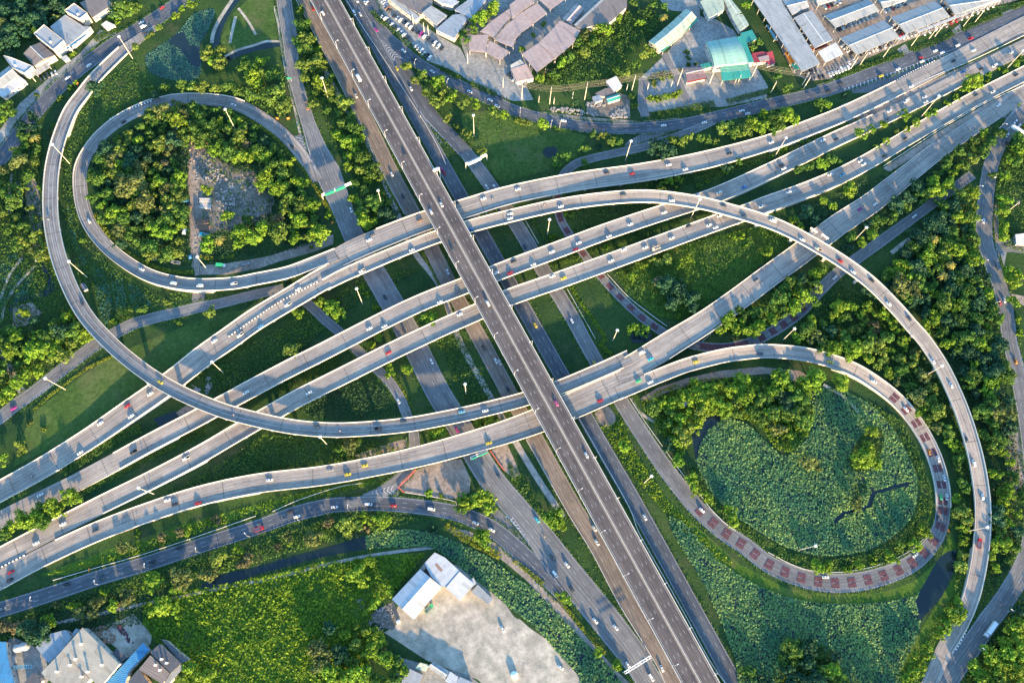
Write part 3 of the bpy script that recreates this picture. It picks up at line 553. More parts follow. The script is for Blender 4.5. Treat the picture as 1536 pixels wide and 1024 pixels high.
# ------------------------------------------------------------------ undergrowth
def scrub(poly, dens, mat, h=(.2, 2.2), size=(.35, .75), name='undergrowth', clump=.05, holes=()):
    x, y = scatter(poly, dens * 1.9, holes); k = clear_roads(x, y); x, y = x[k], y[k]
    f = np.sin(x * .31 + np.sin(y * .17) * 2) * np.sin(y * .27 + np.sin(x * .13) * 2) * .5 + .5
    f2 = np.sin(x * .9 + y * .4) * np.sin(y * 1.1 - x * .3) * .5 + .5
    keep = rng.random(len(x)) < .35 + .65 * f; x, y, f, f2 = x[keep], y[keep], f[keep], f2[keep]
    z = h[0] + (h[1] - h[0]) * (.65 * f + .35 * f2) * rng.uniform(.55, 1.0, len(x))
    tag(soup(name, x, y, z, rng.uniform(size[0], size[1], len(x)), mat, .75), kind='stuff')
scrub(pxpts('215 905 300 882 400 864 480 844 560 834 640 830 600 878 560 915 550 960 560 1040 290 1040 245 970 215 935'), 1.0, M['reeds'], (.3, 2.4), (.35, 1.0))
scrub(pxpts('922 412 985 380 1050 362 1110 346 1180 330 1192 355 1150 392 1080 442 1020 482 990 475 940 440'), .9, M['scrub'], (.2, 2.6))
scrub(pxpts('805 125 860 85 880 50 930 28 975 10 990 28 985 45 940 92 960 110 920 132 880 126 830 130'), 1.1, M['scrub'], (.3, 3.2))
scrub(pxpts('395 652 470 656 560 660 600 672 560 690 470 703 390 715 300 732 250 742 330 696'), 1.0, M['scrub'], (.2, 2.0))
scrub(pxpts('440 616 520 575 560 566 590 600 604 622 540 630 470 628'), .9, M['forest'], (.2, 1.4))
scrub(pxpts('290 562 340 530 400 505 450 475 510 440 540 420 640 400 560 440 500 478 460 520 390 560 330 592'), 1.0, M['scrub'], (.2, 2.0))
scrub(pxpts('960 602 1000 580 1060 568 1130 564 1180 574 1215 588 1222 622 1210 655 1188 680 1165 675 1140 640 1100 625 1060 622 1040 640 1024 690 1000 668 975 625'), 1.2, M['reeds'], (.3, 3.0))
scrub(pxpts('1025 690 1045 700 1070 745 1110 782 1150 808 1190 830 1240 840 1300 832 1345 808 1375 770 1380 715 1350 655 1300 600 1350 630 1385 690 1400 750 1390 800 1350 840 1290 855 1220 855 1150 830 1095 790 1055 745'), 1.1, M['scrub'], (.2, 1.6))
EAST = pxpts('1290 440 1330 405 1360 360 1400 330 1460 285 1470 340 1482 410 1500 470 1508 560 1520 640 1540 760 1530 840 1490 890 1480 780 1485 720 1470 650 1440 570 1390 490 1340 440')
scrub(EAST, .9, M['forest'], (.2, 2.6))
scrub(pxpts('1160 522 1200 480 1260 425 1330 462 1390 532 1430 612 1450 682 1458 762 1450 850 1436 900 1430 880 1438 780 1432 700 1402 630 1352 570 1282 533 1222 520'), 1.0, M['scrub'], (.2, 2.6))
scrub(pxpts('150 882 250 852 380 812 480 782 560 772 640 778 545 800 440 828 340 858 220 890 80 918 0 935'), 1.0, M['scrub'], (.2, 1.8))
scrub(pxpts('60 866 160 832 300 782 390 752 480 733 570 718 540 732 460 748 330 788 200 834'), .8, M['reeds'], (.1, .9))
scrub(pxpts('140 225 200 185 265 158 340 168 385 190 430 230 460 280 495 345 470 366 430 378 330 396 290 400 230 396 190 366 155 322 138 270'), .8, M['forest'], (.2, 2.0), holes=[pxpts('283 225 300 215 345 258 392 272 405 300 396 322 350 342 303 348 298 400 286 400')])
scrub(pxpts('80 190 140 130 200 90 230 130 320 130 420 130 440 170 400 180 340 150 260 145 190 165 150 195 120 240 110 300 125 350 170 400 230 440 290 440 270 455 210 470 180 490 150 460 110 400 95 330 95 260'), .6, M['scrub'], (.05, .9))
scrub(pxpts('-10 260 60 190 70 250 62 320 80 400 115 470 140 510 60 560 -10 600'), .7, M['scrub'], (.1, 1.6))
scrub(pxpts('-10 -10 150 -10 110 15 60 45 0 95 -10 100'), .8, M['forest'], (.3, 3.0))
scrub(pxpts('1140 240 1200 205 1275 175 1300 180 1250 200 1170 235 1100 260 1060 275 950 285 960 262 1060 250'), 1.0, M['scrub'], (.2, 2.0))
scrub(pxpts('1170 330 1240 300 1300 270 1370 245 1340 275 1290 315 1220 352 1200 345'), 1.0, M['forest'], (.2, 2.0))
scrub(pxpts('1060 500 1110 470 1180 425 1230 395 1250 405 1225 440 1185 478 1130 505'), 1.1, M['scrub'], (.3, 2.6))
scrub(pxpts('1310 330 1400 250 1450 215 1490 190 1470 240 1410 290 1370 320 1330 350 1260 400 1240 390'), 1.0, M['forest'], (.3, 2.6))
scrub(pxpts('1440 40 1452 24 1536 -6 1545 10'), .2, M['scrub'], (.1, .3))
scrub(pxpts('450 20 470 60 500 110 540 190 580 260 600 320 560 320 530 270 500 220 480 160 450 110 440 50'), .8, M['scrub'], (.1, 1.8))
scrub(pxpts('650 500 690 498 740 590 760 640 720 640 680 570'), .9, M['scrub'], (.1, 1.2))
scrub(pxpts('760 690 780 705 830 790 870 850 850 850 800 790 770 735'), 1.0, M['scrub'], (.2, 1.6))
scrub(pxpts('900 640 930 630 960 690 1000 748 1050 800 1100 845 1085 850 1030 800 980 750 930 690'), 1.0, M['reeds'], (.1, 1.0))
scrub(pxpts('855 440 875 470 905 520 925 560 905 540 880 500 855 460'), 1.2, M['scrub'], (.1, 1.0))
scrub(pxpts('840 300 870 300 900 290 980 290 1060 310 980 320 900 345 870 360 850 330'), .7, M['scrub'], (.1, 1.6))
scrub(pxpts('1490 190 1545 150 1545 380 1500 372 1492 290'), .8, M['scrub'], (.2, 2.0))
scrub(pxpts('1400 1040 1450 990 1500 930 1545 865 1545 1040'), 1.0, M['scrub'], (.3, 2.4))
scrub(pxpts('1475 830 1478 780 1490 780 1500 850 1525 800 1530 830 1500 880 1470 930 1450 960'), .9, M['scrub'], (.2, 2.0))
scrub(pxpts('1340 1035 1375 985 1400 935 1430 890 1450 850 1464 850 1450 900 1420 955 1390 1010 1380 1040'), 1.0, M['scrub'], (.1, 1.2))
scrub(smooth(pxpts('1160 990 1190 960 1225 962 1255 985 1268 1024 1260 1050 1165 1050 1158 1015')), 1.1, M['scrub'], (.3, 2.0))
scrub(isl[0], 1.1, M['scrub'], (.4, 2.6))
scrub(pxpts('60 900 150 885 230 895 215 935 130 950 60 950 0 960 0 930'), .8, M['forest'], (.2, 1.6))
scrub(pxpts('690 170 740 165 800 180 880 205 860 240 800 262 750 272 730 250 700 210'), .25, M['scrub'], (.05, .4), (.25, .5))
scrub(pxpts('40 720 120 668 200 625 215 610 232 602 170 655 100 700 20 755 -10 770 -10 745'), .4, M['scrub'], (.05, .5), (.25, .5))

scrub(pxpts('300 225 345 258 392 272 405 300 396 322 350 342 303 348'), .16, M['scrub'], (.1, 1.2), (.4, .9), 'yard_weeds')
# ragged grass along the road edges
vx, vy = [], []
for key in ('A', 'B', 'C', 'C0', 'FN', 'LR', 'LF', 'UL', 'RR', 'RS', 'GL', 'GR'):
    P = ROADS[key]
    for sg in (-1, 1):
        n_ = int(P.s[-1] * 7); d_ = rng.uniform(0, P.s[-1], n_); g_ = np.sin(d_ * .23 + sg) * np.sin(d_ * .071) * .5 + .5; o_ = sg * (np.interp(d_, P.s, P.w) / 2 + rng.gamma(1.2, .7, n_) * (.3 + g_) - .15)
        kp = rng.random(n_) < .25 + .75 * g_; vx.append((np.interp(d_, P.s, P.c[:, 0]) + np.interp(d_, P.s, P.n[:, 0]) * o_)[kp]); vy.append((np.interp(d_, P.s, P.c[:, 1]) + np.interp(d_, P.s, P.n[:, 1]) * o_)[kp])
vx, vy = np.concatenate(vx), np.concatenate(vy); kp = clear_roads(vx, vy, -.35); vx, vy = vx[kp], vy[kp]
tag(soup('verge_grass', vx, vy, rng.uniform(.05, .5, len(vx)), rng.uniform(.25, .55, len(vx)), M['scrub'], .8), kind='stuff')
# ------------------------------------------------------------------ trees
SHADE = {'g': (0.085, 0.17, 0.03), 'b': (0.16, 0.27, 0.026), 'd': (0.036, 0.10, 0.05), 'o': (0.125, 0.16, 0.05), 'n': (0.15, 0.135, 0.07), 'y': (0.14, 0.21, 0.038)}
SHNAME = {'g': 'mid green', 'b': 'bright green', 'd': 'dark green', 'o': 'olive', 'n': 'brownish', 'y': 'pale green'}
def crown_mesh(name, seed, clumps, per, leaf, flat=.62):
    r = np.random.default_rng(seed); C = []
    while len(C) < clumps:
        p = r.uniform(-1, 1, 3); p[2] = abs(p[2])
        d = np.linalg.norm(p)
        if .35 < d < 1.0: C.append(p * np.array([.86, .86, flat + .1]) + np.array([0, 0, -.1]))
    el = r.uniform(.82, 1.15); C = np.array(C) * np.array([el, 1 / el, r.uniform(.8, 1.15)]) * (1 + .2 * np.sin(r.integers(2, 5) * np.arctan2(np.array(C)[:, 1], np.array(C)[:, 0]) + seed))[:, None]
    pos, nor = [], []
    for c in C:
        rr = r.uniform(.13, .38); d = r.normal(0, 1, (per, 3)); d /= np.linalg.norm(d, axis=1)[:, None]
        d[:, 2] = np.where(d[:, 2] < -.2, -d[:, 2], d[:, 2])
        pos.append(c + d * rr * r.uniform(.75, 1.1, per)[:, None] * np.array([1, 1, .8])); nor.append(d * 1.0 + r.normal(0, .45, (per, 3)))
    P = np.vstack(pos); N = np.vstack(nor); N /= np.linalg.norm(N, axis=1)[:, None]
    P[:, 2] = np.maximum(P[:, 2], -.2); n = len(P); A = r.normal(0, 1, (n, 3)); A -= N * (A * N).sum(1)[:, None]; A /= np.linalg.norm(A, axis=1)[:, None]; B = np.cross(N, A)
    s = leaf * r.uniform(.6, 1.25, n)[:, None]; V = np.empty((n, 4, 3))
    for k, (a, b_) in enumerate(((-1, -.1), (.1, -.7), (1, .1), (-.1, .7))): V[:, k] = P + A * a * s + B * b_ * s
    me = bpy.data.meshes.new(name); me.from_pydata(V.reshape(-1, 3).tolist(), [], np.arange(n * 4).reshape(n, 4).tolist()); me.materials.append(M['leaf']); me.update(); return me
def trunk_mesh(seed):
    r = random.Random(seed); mb = MB(); mb.tube((0, 0, -.55), (0, 0, .05), .055, .035, 6)
    for k in range(4):
        a = k * 1.6 + r.random(); mb.tube((0, 0, -.15 + .05 * k), (.42 * math.cos(a), .42 * math.sin(a), .3), .028, .01, 5)
    o = mb.build('trunk', M['bark']); me = o.data; bpy.data.objects.remove(o); return me
CROWN_L = [crown_mesh('crown', 10 + k, 38, 34, .105) for k in range(8)]
CROWN_M = [crown_mesh('crown', 30 + k, 18 + 2 * (k % 4), 26, .14) for k in range(8)]
CROWN_S = [crown_mesh('bush_crown', 50 + k, 12, 20, .24, .6) for k in range(4)]
TRUNKS = [trunk_mesh(k) for k in range(4)]
def palm_mesh():
    mb = MB(); r = random.Random(3)
    for k in range(15):
        a = k * 2.399; L = r.uniform(.8, 1.05); up = r.uniform(.0, .5); prev = None
        for j in range(7):
            t = j / 6; rr = L * t; z = up * t - .75 * t * t; w = .11 * math.sin(math.pi * min(1, t * .85 + .12)) + .01
            c = (rr * math.cos(a), rr * math.sin(a), z); nx, ny = -math.sin(a) * w, math.cos(a) * w
            cur = ((c[0] + nx, c[1] + ny, c[2] - .05), c, (c[0] - nx, c[1] - ny, c[2] - .05))
            if prev: mb.add(list(prev) + list(cur), [(0, 1, 4, 3), (1, 2, 5, 4)])
            prev = cur
    o = mb.build('fronds', M['leaf']); me = o.data; bpy.data.objects.remove(o); return me
PALM = palm_mesh()
ZONES = [(60, 30, 'behind the top left shophouses'), (200, 20, 'beside the top left road'), (20, 170, 'on the left edge forecourt'), (60, 200, 'between the left road and the western ramp'), (310, 70, 'by the northwest lily pond'), (300, 135, 'along the top of the northwest loop'), (400, 120, 'in the wedge beside the northwest slip road'),
 (180, 240, 'in the western wood of the northwest loop'), (230, 320, 'in the lower wood of the northwest loop'), (400, 210, 'along the northwest loop upper rim'), (430, 320, 'in the eastern wood of the northwest loop'), (370, 350, 'below the grey yard in the northwest loop'), (480, 130, 'in the strip left of the expressway'), (550, 300, 'by the expressway above the flyovers'),
 (640, 130, 'between expressway and northern frontage road'), (720, 210, 'beside the northern lawn'), (830, 185, 'on the lawn below the northern frontage road'), (880, 70, 'in the green plot by the pink roofs'), (1000, 130, 'in the gardens beside the power line'), (980, 215, 'on the bank under the northern frontage road'), (1110, 200, 'on the bank above the northernmost flyover'),
 (1250, 125, 'in the planters beside the vehicle depot'), (1330, 190, 'in the top right median of trees'), (1420, 150, 'in the far right median of trees'), (1480, 220, 'in the top right corner wood'), (1400, 260, 'in the northeast wood by the ramp'), (1230, 320, 'between the middle flyover and the northeast ramp'), (1020, 290, 'between the northern flyovers'), (1100, 400, 'in the scrub triangle under the middle flyovers'), (1180, 460, 'beside the red striped slip road'),
 (1430, 360, 'in the large eastern wood'), (1400, 450, 'in the eastern wood centre'), (1490, 560, 'on the eastern edge below the wood'), (1520, 420, 'across the right hand service road'), (1290, 480, 'inside the curve of the eastern flyover'), (1420, 680, 'between the southeast loop and eastern flyover'), (1100, 600, 'above the southeast lotus pond'), (1200, 620, 'on the lotus pond peninsula'), (1010, 680, 'left of the southeast lotus pond'), (1300, 680, 'on the lotus pond island'), (1280, 840, 'inside the bottom of the southeast loop'), (1380, 820, 'inside the lower right bend of the loop'),
 (1420, 940, 'beside the end of the eastern flyover'), (1500, 980, 'in the bottom right corner'), (1230, 1000, 'on the mound at the bottom right pond'), (30, 400, 'in the marsh at the left edge'), (110, 480, 'under the western ramp'), (190, 470, 'in the wet field'), (50, 540, 'above the left ground road'), (40, 680, 'on the left lawn'), (60, 760, 'between the left flyovers'), (120, 880, 'along the bottom left bank'), (260, 870, 'by the dark canal bank'), (450, 810, 'on the verge above the dark canal'), (480, 460, 'between the slip roads left of centre'), (580, 590, 'beside the inner slip road'), (520, 670, 'below the western ramp'),
 (720, 750, 'on the wedge at the bottom ground road'), (830, 890, 'along the bottom ground road'), (560, 940, 'in the field by the white roof'), (480, 1000, 'at the bottom of the rank field'), (60, 940, 'above the blue bottom left factory'), (270, 1000, 'behind the brown bottom left roofs'), (930, 670, 'in the ditch right of the expressway'), (660, 600, 'in the median left of the expressway'), (260, 450, 'beside the left frontage road')]
def zone(u, v): return min(ZONES, key=lambda z: (z[0] - u) ** 2 + (z[1] - v) ** 2)[2]
TREES = []
def tr(tile, s):
    tk = s.replace(',', ' ').split(); c, r = int(tile[0]), int(tile[1]); i = 0
    while i < len(tk):
        x, y, q = float(tk[i]), float(tk[i + 1]), tk[i + 2]; i += 3
        k = q[-1] if q[-1].isalpha() else ''; R = float(q.rstrip('gbdonyp')); u, v = px(c, r, x, y); TREES.append((u, v, R / 8.0, k))
tr('00', """740 60 70g 800 40 60g 690 70 50d 1145 25 35b 1090 50 25b 1045 95 25b 1060 85 22y 950 165 28y 905 205 22y 880 225 15y 810 280 30y 566 520 56d 1240 320 55y 1310 370 55y 1320 305 50y 1270 365 40b 1480 390 65g 1515 450 60b 1420 540 50g 1380 520 50g
 1300 530 40y 1210 520 50y 1150 520 45y 1090 510 40g 990 525 35g 930 570 35d 910 530 25y 1500 570 50g 30 640 50g 60 680 40g 10 720 35b 190 700 40d 130 770 50d 200 765 40d 140 820 45g 215 840 36p 95 910 40b 150 880 30g 330 750 25g 310 790 25o 360 590 25g 420 530 25g 455 495 20b 215 570 16g 440 320 20b 420 335 15g 660 110 22b 700 130 22b
 30 60 60d 110 110 60d 60 180 60d 20 260 60d 120 30 55d 250 60 50d 180 110 55d 330 30 50d 150 200 45d 60 330 45d 10 140 50o 230 20 45d""")
tr('10', """260 70 42g 300 240 62y 250 250 45g 280 390 52y 360 370 62y 290 470 35y 340 620 45y 440 540 50y 500 680 32g 520 750 42y 560 850 52b 590 890 40b 350 560 30g 430 660 30g 30 370 45b 100 440 60g 30 450 50g 10 500 40b 120 560 72y 160 640 60y 70 570 50g 10 900 50g 120 990 60g 50 850 40d
 900 400 46y 960 480 40y 1000 455 42y 1030 550 46y 1090 490 50b 1120 560 45y 1180 580 48b 1250 610 48y 1320 620 42b 1080 610 45y 1420 670 40y 1485 690 35b 1150 700 34y 1210 765 26y 1265 800 35y 1280 830 28y 1350 900 34y 1260 240 40g 1300 170 45g 1360 100 55b 1430 40 50b 1310 120 40b 1240 200 35g 1400 90 40g""")
tr('20', """90 735 36y 35 720 26y 185 740 42b 260 770 24g 490 800 30g 545 810 36y 595 850 36y 640 850 30g 430 890 36g 520 880 26d 320 935 42g 260 970 35g 440 980 32g 900 890 82d 900 880 36b 960 840 40y 1020 860 40y 1060 825 40y 1150 830 44g 1220 860 34y 1280 760 56y 1330 790 50g 1400 780 50y 1440 740 50b 1500 760 50b 1520 690 42b 1360 970 32g 1290 1010 36d 560 180 60b 440 205 44o 640 110 32b 690 80 24y 765 135 32b 900 120 34p
 820 290 36y 790 330 36y 740 385 36g 680 440 36y 640 430 30g 850 320 26g 170 470 36b 250 450 40g 400 250 44g 440 310 42y 350 340 42g 300 375 42b 490 250 46g 220 430 30n 850 500 24y 900 470 22y 950 460 22g 830 585 22b 870 595 26b 930 580 28b 975 570 24b 1050 310 20g 1055 350 20g 1010 420 17g 1060 390 20g 1105 385 16g 720 580 26y 735 630 26y 1440 280 34g 1480 250 28g 190 150 22b 130 215 20b 60 290 22b 1410 30 36b 1150 60 24g 850 30 36g 730 20 30g 915 40 30g 370 620 30d""")
tr('30', """560 800 42b 620 775 30b 690 745 34b 820 690 40b 1230 490 56b 1190 520 42b 1260 460 36b 890 735 32b 830 775 26b 770 790 20y 705 845 28b 655 880 26b 1075 620 24b 1000 670 26b 960 690 28b 1130 585 26b 1325 445 22b 1320 485 18b 1420 430 24b 1490 380 32b 1510 350 26g 1390 410 20b 1400 800 40g 1340 850 42g 1290 800 36b 1240 850 36y 1150 910 46g 1080 955 42g 1060 1000 40g 1300 900 46g 1230 950 46y 1180 990 40g 1510 900 52b 1500 970 46g
 50 720 62g 120 690 60b 170 720 40b 30 770 44g 380 950 46g 320 980 46b 250 1000 42g 420 970 26g 190 1010 34g 310 620 44g 360 630 34b 460 570 20d 20 940 22g 90 890 26b 190 840 26g 60 450 40g 120 520 36g""")
tr('01', """1075 45 56b 790 80 90o 880 190 72o 730 110 60o 690 255 62b 900 320 46y 1000 375 56b 1070 425 40y 900 460 52g 1000 500 52g 780 375 42g 950 70 50b 600 60 50g 560 30 50g 650 140 50g 570 160 46g 620 300 40g 720 440 40d 820 280 46d 840 430 40g 1240 440 52b 1320 425 38p 1430 430 40b 1440 345 42b 1370 265 42b 1450 370 52b 1510 400 50b 1490 300 40g 1240 110 36b 720 865 36y 760 840 32y 850 835 30g 685 900 20b 1000 790 22y 1260 850 38y 1075 910 26g 500 420 24g
 140 850 40b 50 960 40g 410 870 42b 450 960 60g 510 990 50b 360 960 58d 290 990 50g 220 1000 42b 330 920 40g 200 900 34d 180 225 32y 95 280 32y 60 350 36g 150 430 40y 70 90 34g 20 260 30y 100 440 40g 200 480 30o 170 40 40g 240 100 24g 30 140 40g""")
tr('00', "630 900 62d 720 900 56y 680 960 60o 600 960 50g 820 900 46d 780 960 56d 870 950 46d 960 860 52y 900 800 36g 770 800 36y 840 760 36g 880 760 24b 970 660 60o 1060 720 58b 1000 700 50g 1180 780 56g 1260 760 50g 1150 830 44y 1230 840 56g 1290 900 56b 1370 920 56g 1480 870 34n 1440 940 50b 1510 940 46b 1200 870 40b 990 980 34n 950 1000 40y 1110 850 30g 1330 860 44g")
tr('11', """60 40 62b 130 100 62b 40 85 50b 150 20 52g 200 165 50g 170 220 46y 260 290 58b 145 375 66y 130 280 34n 370 380 72b 35 345 50b 5 400 42b 435 270 26b 600 170 42b 640 240 52g 650 300 50b 690 310 46b 790 265 58d 720 265 22b 250 850 36b 390 780 36b 450 820 52b 490 865 46b 630 700 22b 665 740 22b 1040 890 52b 1000 890 40g 715 820 22b 175 655 18g 220 640 18g 740 1000 30b 330 460 16y""")
tr('21', """320 265 18b 360 265 22y 245 395 26b 940 60 36b 1000 50 28b 985 110 26g 890 95 28g 1120 90 26g 1170 65 20b 1285 5 22b 860 110 24d 1330 400 26b 1380 390 26b 1420 425 22b 1400 450 18b 1060 530 32b 1010 560 32b 930 530 42y 860 540 40y 800 570 30b 720 640 32b 690 600 26g 1530 490 28b 1250 960 40b 1300 900 52b 1430 960 46b 1480 930 46b 1380 850 42g 1510 850 40g 920 680 60d 1000 700 60d 1060 760 60d 960 790 50d 880 660 40n 1090 820 44d 1000 870 20b 720 950 44b 800 960 36b 650 520 30g 560 460 24b""")
tr('31', """490 110 52b 330 180 32b 390 210 32b 240 250 52d 280 300 42d 160 290 32b 195 335 30b 30 20 26g 0 485 42b 620 380 44b 560 420 40b 500 400 40g 650 310 46g 600 320 40d 470 470 40d 30 890 42b 160 820 52b 220 750 52b 290 690 46y 90 850 44g 200 650 40d 330 590 36g 770 200 62d 830 160 52d 760 260 42g 900 100 52d 1010 120 58b 1080 80 50b 1150 150 50g 1230 130 50b 1220 200 46y 1050 210 46g 1020 310 66d 1150 280 52b 1220 340 42g 910 400 62d 980 420 40p 960 520 60b 1060 490 50y 1085 580 38p 1035 640 38p 1140 480 60b 1230 540 60b 1190 600 52d
 800 700 72o 870 720 62o 920 690 50g 940 770 42d 1050 800 62y 1100 720 52d 1150 650 52g 1200 720 52g 1270 680 46y 1180 800 52g 1260 800 52d 1320 740 42b 1350 830 46g 1380 900 46g 1250 890 52g 1150 900 52g 1080 900 52d 1000 880 52b 940 930 46b 1050 970 46g 1150 990 46g 1250 970 52d 1350 990 46g 600 820 42b 560 860 32b 650 860 36b 430 820 52b 500 810 42b 460 880 42g 240 950 52g 260 900 42b 285 790 36g 740 900 42b 700 860 42b 770 950 42b 640 930 40n 380 960 40d 900 570 60d 960 440 50g
 1430 30 42b 1420 180 46b 1410 250 46b 1420 340 46b 1410 395 40b 1440 600 42b 1470 660 52b 1500 620 42b 1480 785 40b 1500 890 24b 1510 970 24b 1350 30 30g""")
tr('02', """170 190 42b 225 180 36b 60 60 52b 180 60 60b 250 50 52b 310 50 50b 380 85 46y 330 100 40y 100 50 46g 110 140 30g 45 310 46b 15 350 42b 180 490 18o 265 525 20y 120 615 30y 130 655 26y 10 710 36b 420 930 54b 310 985 52b 350 1010 42b 250 1000 36g""")
tr('12', """215 50 52y 805 175 38b 910 170 38b 1100 540 46b 1060 565 32b 560 620 56o 500 650 42g 610 600 36g 1260 980 48b 1320 950 46b 1380 930 50b 1400 985 46b 1230 940 32b 1040 905 26b 1110 925 18b 1330 480 32b 1400 465 32b 1240 1010 40g 690 20 26b""")
tr('22', """670 630 42b 1020 570 56y 1050 530 46y 1000 600 42b 1000 720 42b 1080 840 46b 1100 890 34b 1170 930 40b 1340 290 58b 1400 340 60b 1310 310 42b 1440 290 42b 1250 380 62b 1200 310 52b 1100 330 62b 1020 340 50b 960 370 42b 850 400 52g 900 370 42b 1160 370 60b 1280 420 46b 1490 460 52g 1530 430 46b 1060 430 32b 1180 280 46b 1500 350 56g 1440 420 50g 940 620 40d 1310 1010 36b""")
tr('32', """80 230 76b 280 230 76b 225 270 52b 440 245 52b 100 350 62d 180 340 62g 30 310 52b 40 430 60g 150 430 60g 220 480 52g 60 530 48o 510 50 62b 400 40 52b 330 30 42g 600 100 42b 690 110 40y 720 185 36b 240 720 52o 300 760 26o 560 700 72b 600 660 52b 640 720 42b 620 540 36b 1420 150 36y 1400 420 62o 1440 450 52o 1310 300 46b 1250 200 52g 1200 240 46g 1340 380 52g 1380 300 42d 1100 600 36b 1130 640 32b 1450 730 32b 1400 660 40b 910 420 36b 850 270 36g 960 470 36g 1010 520 36o 1280 100 52d 1350 60 46d 1220 60 46d 530 960 40o 570 880 44d 1150 700 40g 1180 860 40g 1130 940 36b 1370 800 44b 1450 900 46b 1420 980 46b 1480 820 40g 1300 560 40g 1350 640 44g""")
tr('33', """940 120 42b 880 190 42b 740 275 42b 790 205 36g 300 330 42b 360 330 36b 480 345 26b 550 320 30b 635 285 26b 1150 560 42b 1130 620 52b 1070 680 42b 1030 740 30b 960 830 40b 900 900 46b 880 960 46b 830 1000 36b 400 960 52b 330 960 42g 1240 925 42b 1260 955 36b 1490 700 62b 1440 860 62b 1510 820 60b 1380 950 52b 1480 950 62b 1300 1000 52b 1400 1020 50g 1340 260 34b 1370 340 30b 1400 120 40g 1440 60 40b 1480 210 40g 240 900 46d 300 1010 50d 1500 600 40d""")
tr('03', """200 40 62b 250 60 50g 130 50 52b 60 95 42b 30 130 40g 910 415 56b 770 520 38o 745 480 30o 590 540 38o 680 555 34b 720 550 22n 620 485 26b 480 605 40o 555 595 38o 300 650 42b 340 560 24o 440 570 34b 960 560 60b 1045 590 36b 1080 380 52o 1110 430 42o 1050 460 32b 1240 380 46o 1460 310 36n 1490 280 32n 830 130 20b 720 212 32o 790 200 34o 905 175 28g 970 155 28n 1075 115 30n 1130 105 30b 1245 65 22b 1300 40 26n 230 730 62d 160 700 52d 100 690 42n 30 690 42n 1130 930 42b 1210 990 52b 1430 230 30b 1080 980 30g""")
tr('13', """540 75 52y 600 60 46y 650 40 36b 550 130 32y 760 40 52b 745 90 30y 655 100 24n 430 60 30n 340 160 52o 380 140 36g 190 150 34o 130 210 22n 200 190 18b 370 830 62o 390 890 60o 590 370 52b 640 420 42b 680 290 32b 800 460 36b 720 540 38b 670 590 28b 640 700 42g 700 740 52b 740 770 42b 700 830 52b 780 890 52b 840 900 42g 870 940 42b 600 980 62b 660 970 46g 530 990 50b 1370 150 50b 1330 130 36b 1060 100 26d 440 700 40d 500 850 50d""")
tr('23', "315 505 42b 630 920 32b 520 840 30b 250 30 62b 290 65 36b 1330 55 42b 1420 960 42g 1440 1010 40d 1520 1010 44d")
tr('03', "20 760 24g")
WOODS = [('150 886 250 858 380 818 470 792 540 800 440 828 340 856 220 888 80 916 0 932', 12.0, 'yogn'), ('900 1046 940 1046 1050 1230 1000 1230', 9.0, 'g'), ('990 1048 1004 1048 1105 1225 1085 1225', 8.0, 'g'), ('140 225 185 190 260 165 290 180 275 215 265 250 278 300 275 330 280 385 230 390 192 362 158 320 142 270', 7.5, 'gyodgb'), ('285 165 340 172 385 195 425 235 455 280 486 345 470 362 440 365 445 310 420 250 380 235 320 215', 7.5, 'gbyg'),
 ('1300 440 1340 400 1370 360 1400 330 1462 285 1470 340 1484 410 1498 470 1506 560 1512 640 1500 700 1485 660 1445 570 1395 490 1345 440', 7.0, 'gdbdg'), ('975 612 1060 572 1180 578 1216 625 1190 670 1140 638 1100 622 1055 620 1025 675', 7.5, 'bbgy'),
 ('-10 -10 140 -10 100 30 50 58 -10 100', 8.0, 'ddgo'), ('1320 335 1400 255 1480 205 1472 240 1385 312 1310 362', 7.5, 'dgbg'), ('1070 498 1180 428 1240 400 1225 440 1130 500', 7.0, 'bgb'), ('1180 515 1225 480 1290 470 1340 490 1390 545 1425 610 1380 625 1330 570 1270 532', 8.0, 'gbyo'),
 ('1415 640 1445 700 1460 780 1448 860 1434 850 1440 760 1420 690', 7.0, 'bgy'), ('560 930 600 990 600 1030 480 1030 500 960', 8.5, 'gyb'), ('1440 1040 1490 965 1545 890 1545 1040', 7.5, 'bgbd'), ('-10 500 60 500 110 490 150 520 90 560 20 600 -10 610', 8.0, 'bgy'), ('0 255 60 205 66 300 75 390 20 370 -10 380', 9.5, 'gyo'), ('1490 180 1545 140 1545 260 1500 240', 8.0, 'bg'), ('1485 720 1530 700 1540 800 1500 860 1478 850', 8.0, 'gdb'), ('430 5 470 60 510 130 560 220 590 310 540 310 505 200 460 110', 9.0, 'bgy'),
 ('1164 995 1190 964 1225 966 1252 988 1264 1024 1256 1046 1170 1046', 7.0, 'dgd'), ('1120 1036 1500 1036 1500 1085 1120 1085', 10.0, 'g'), ('880 1040 960 1040 1010 1110 900 1110', 11.0, 'g')]
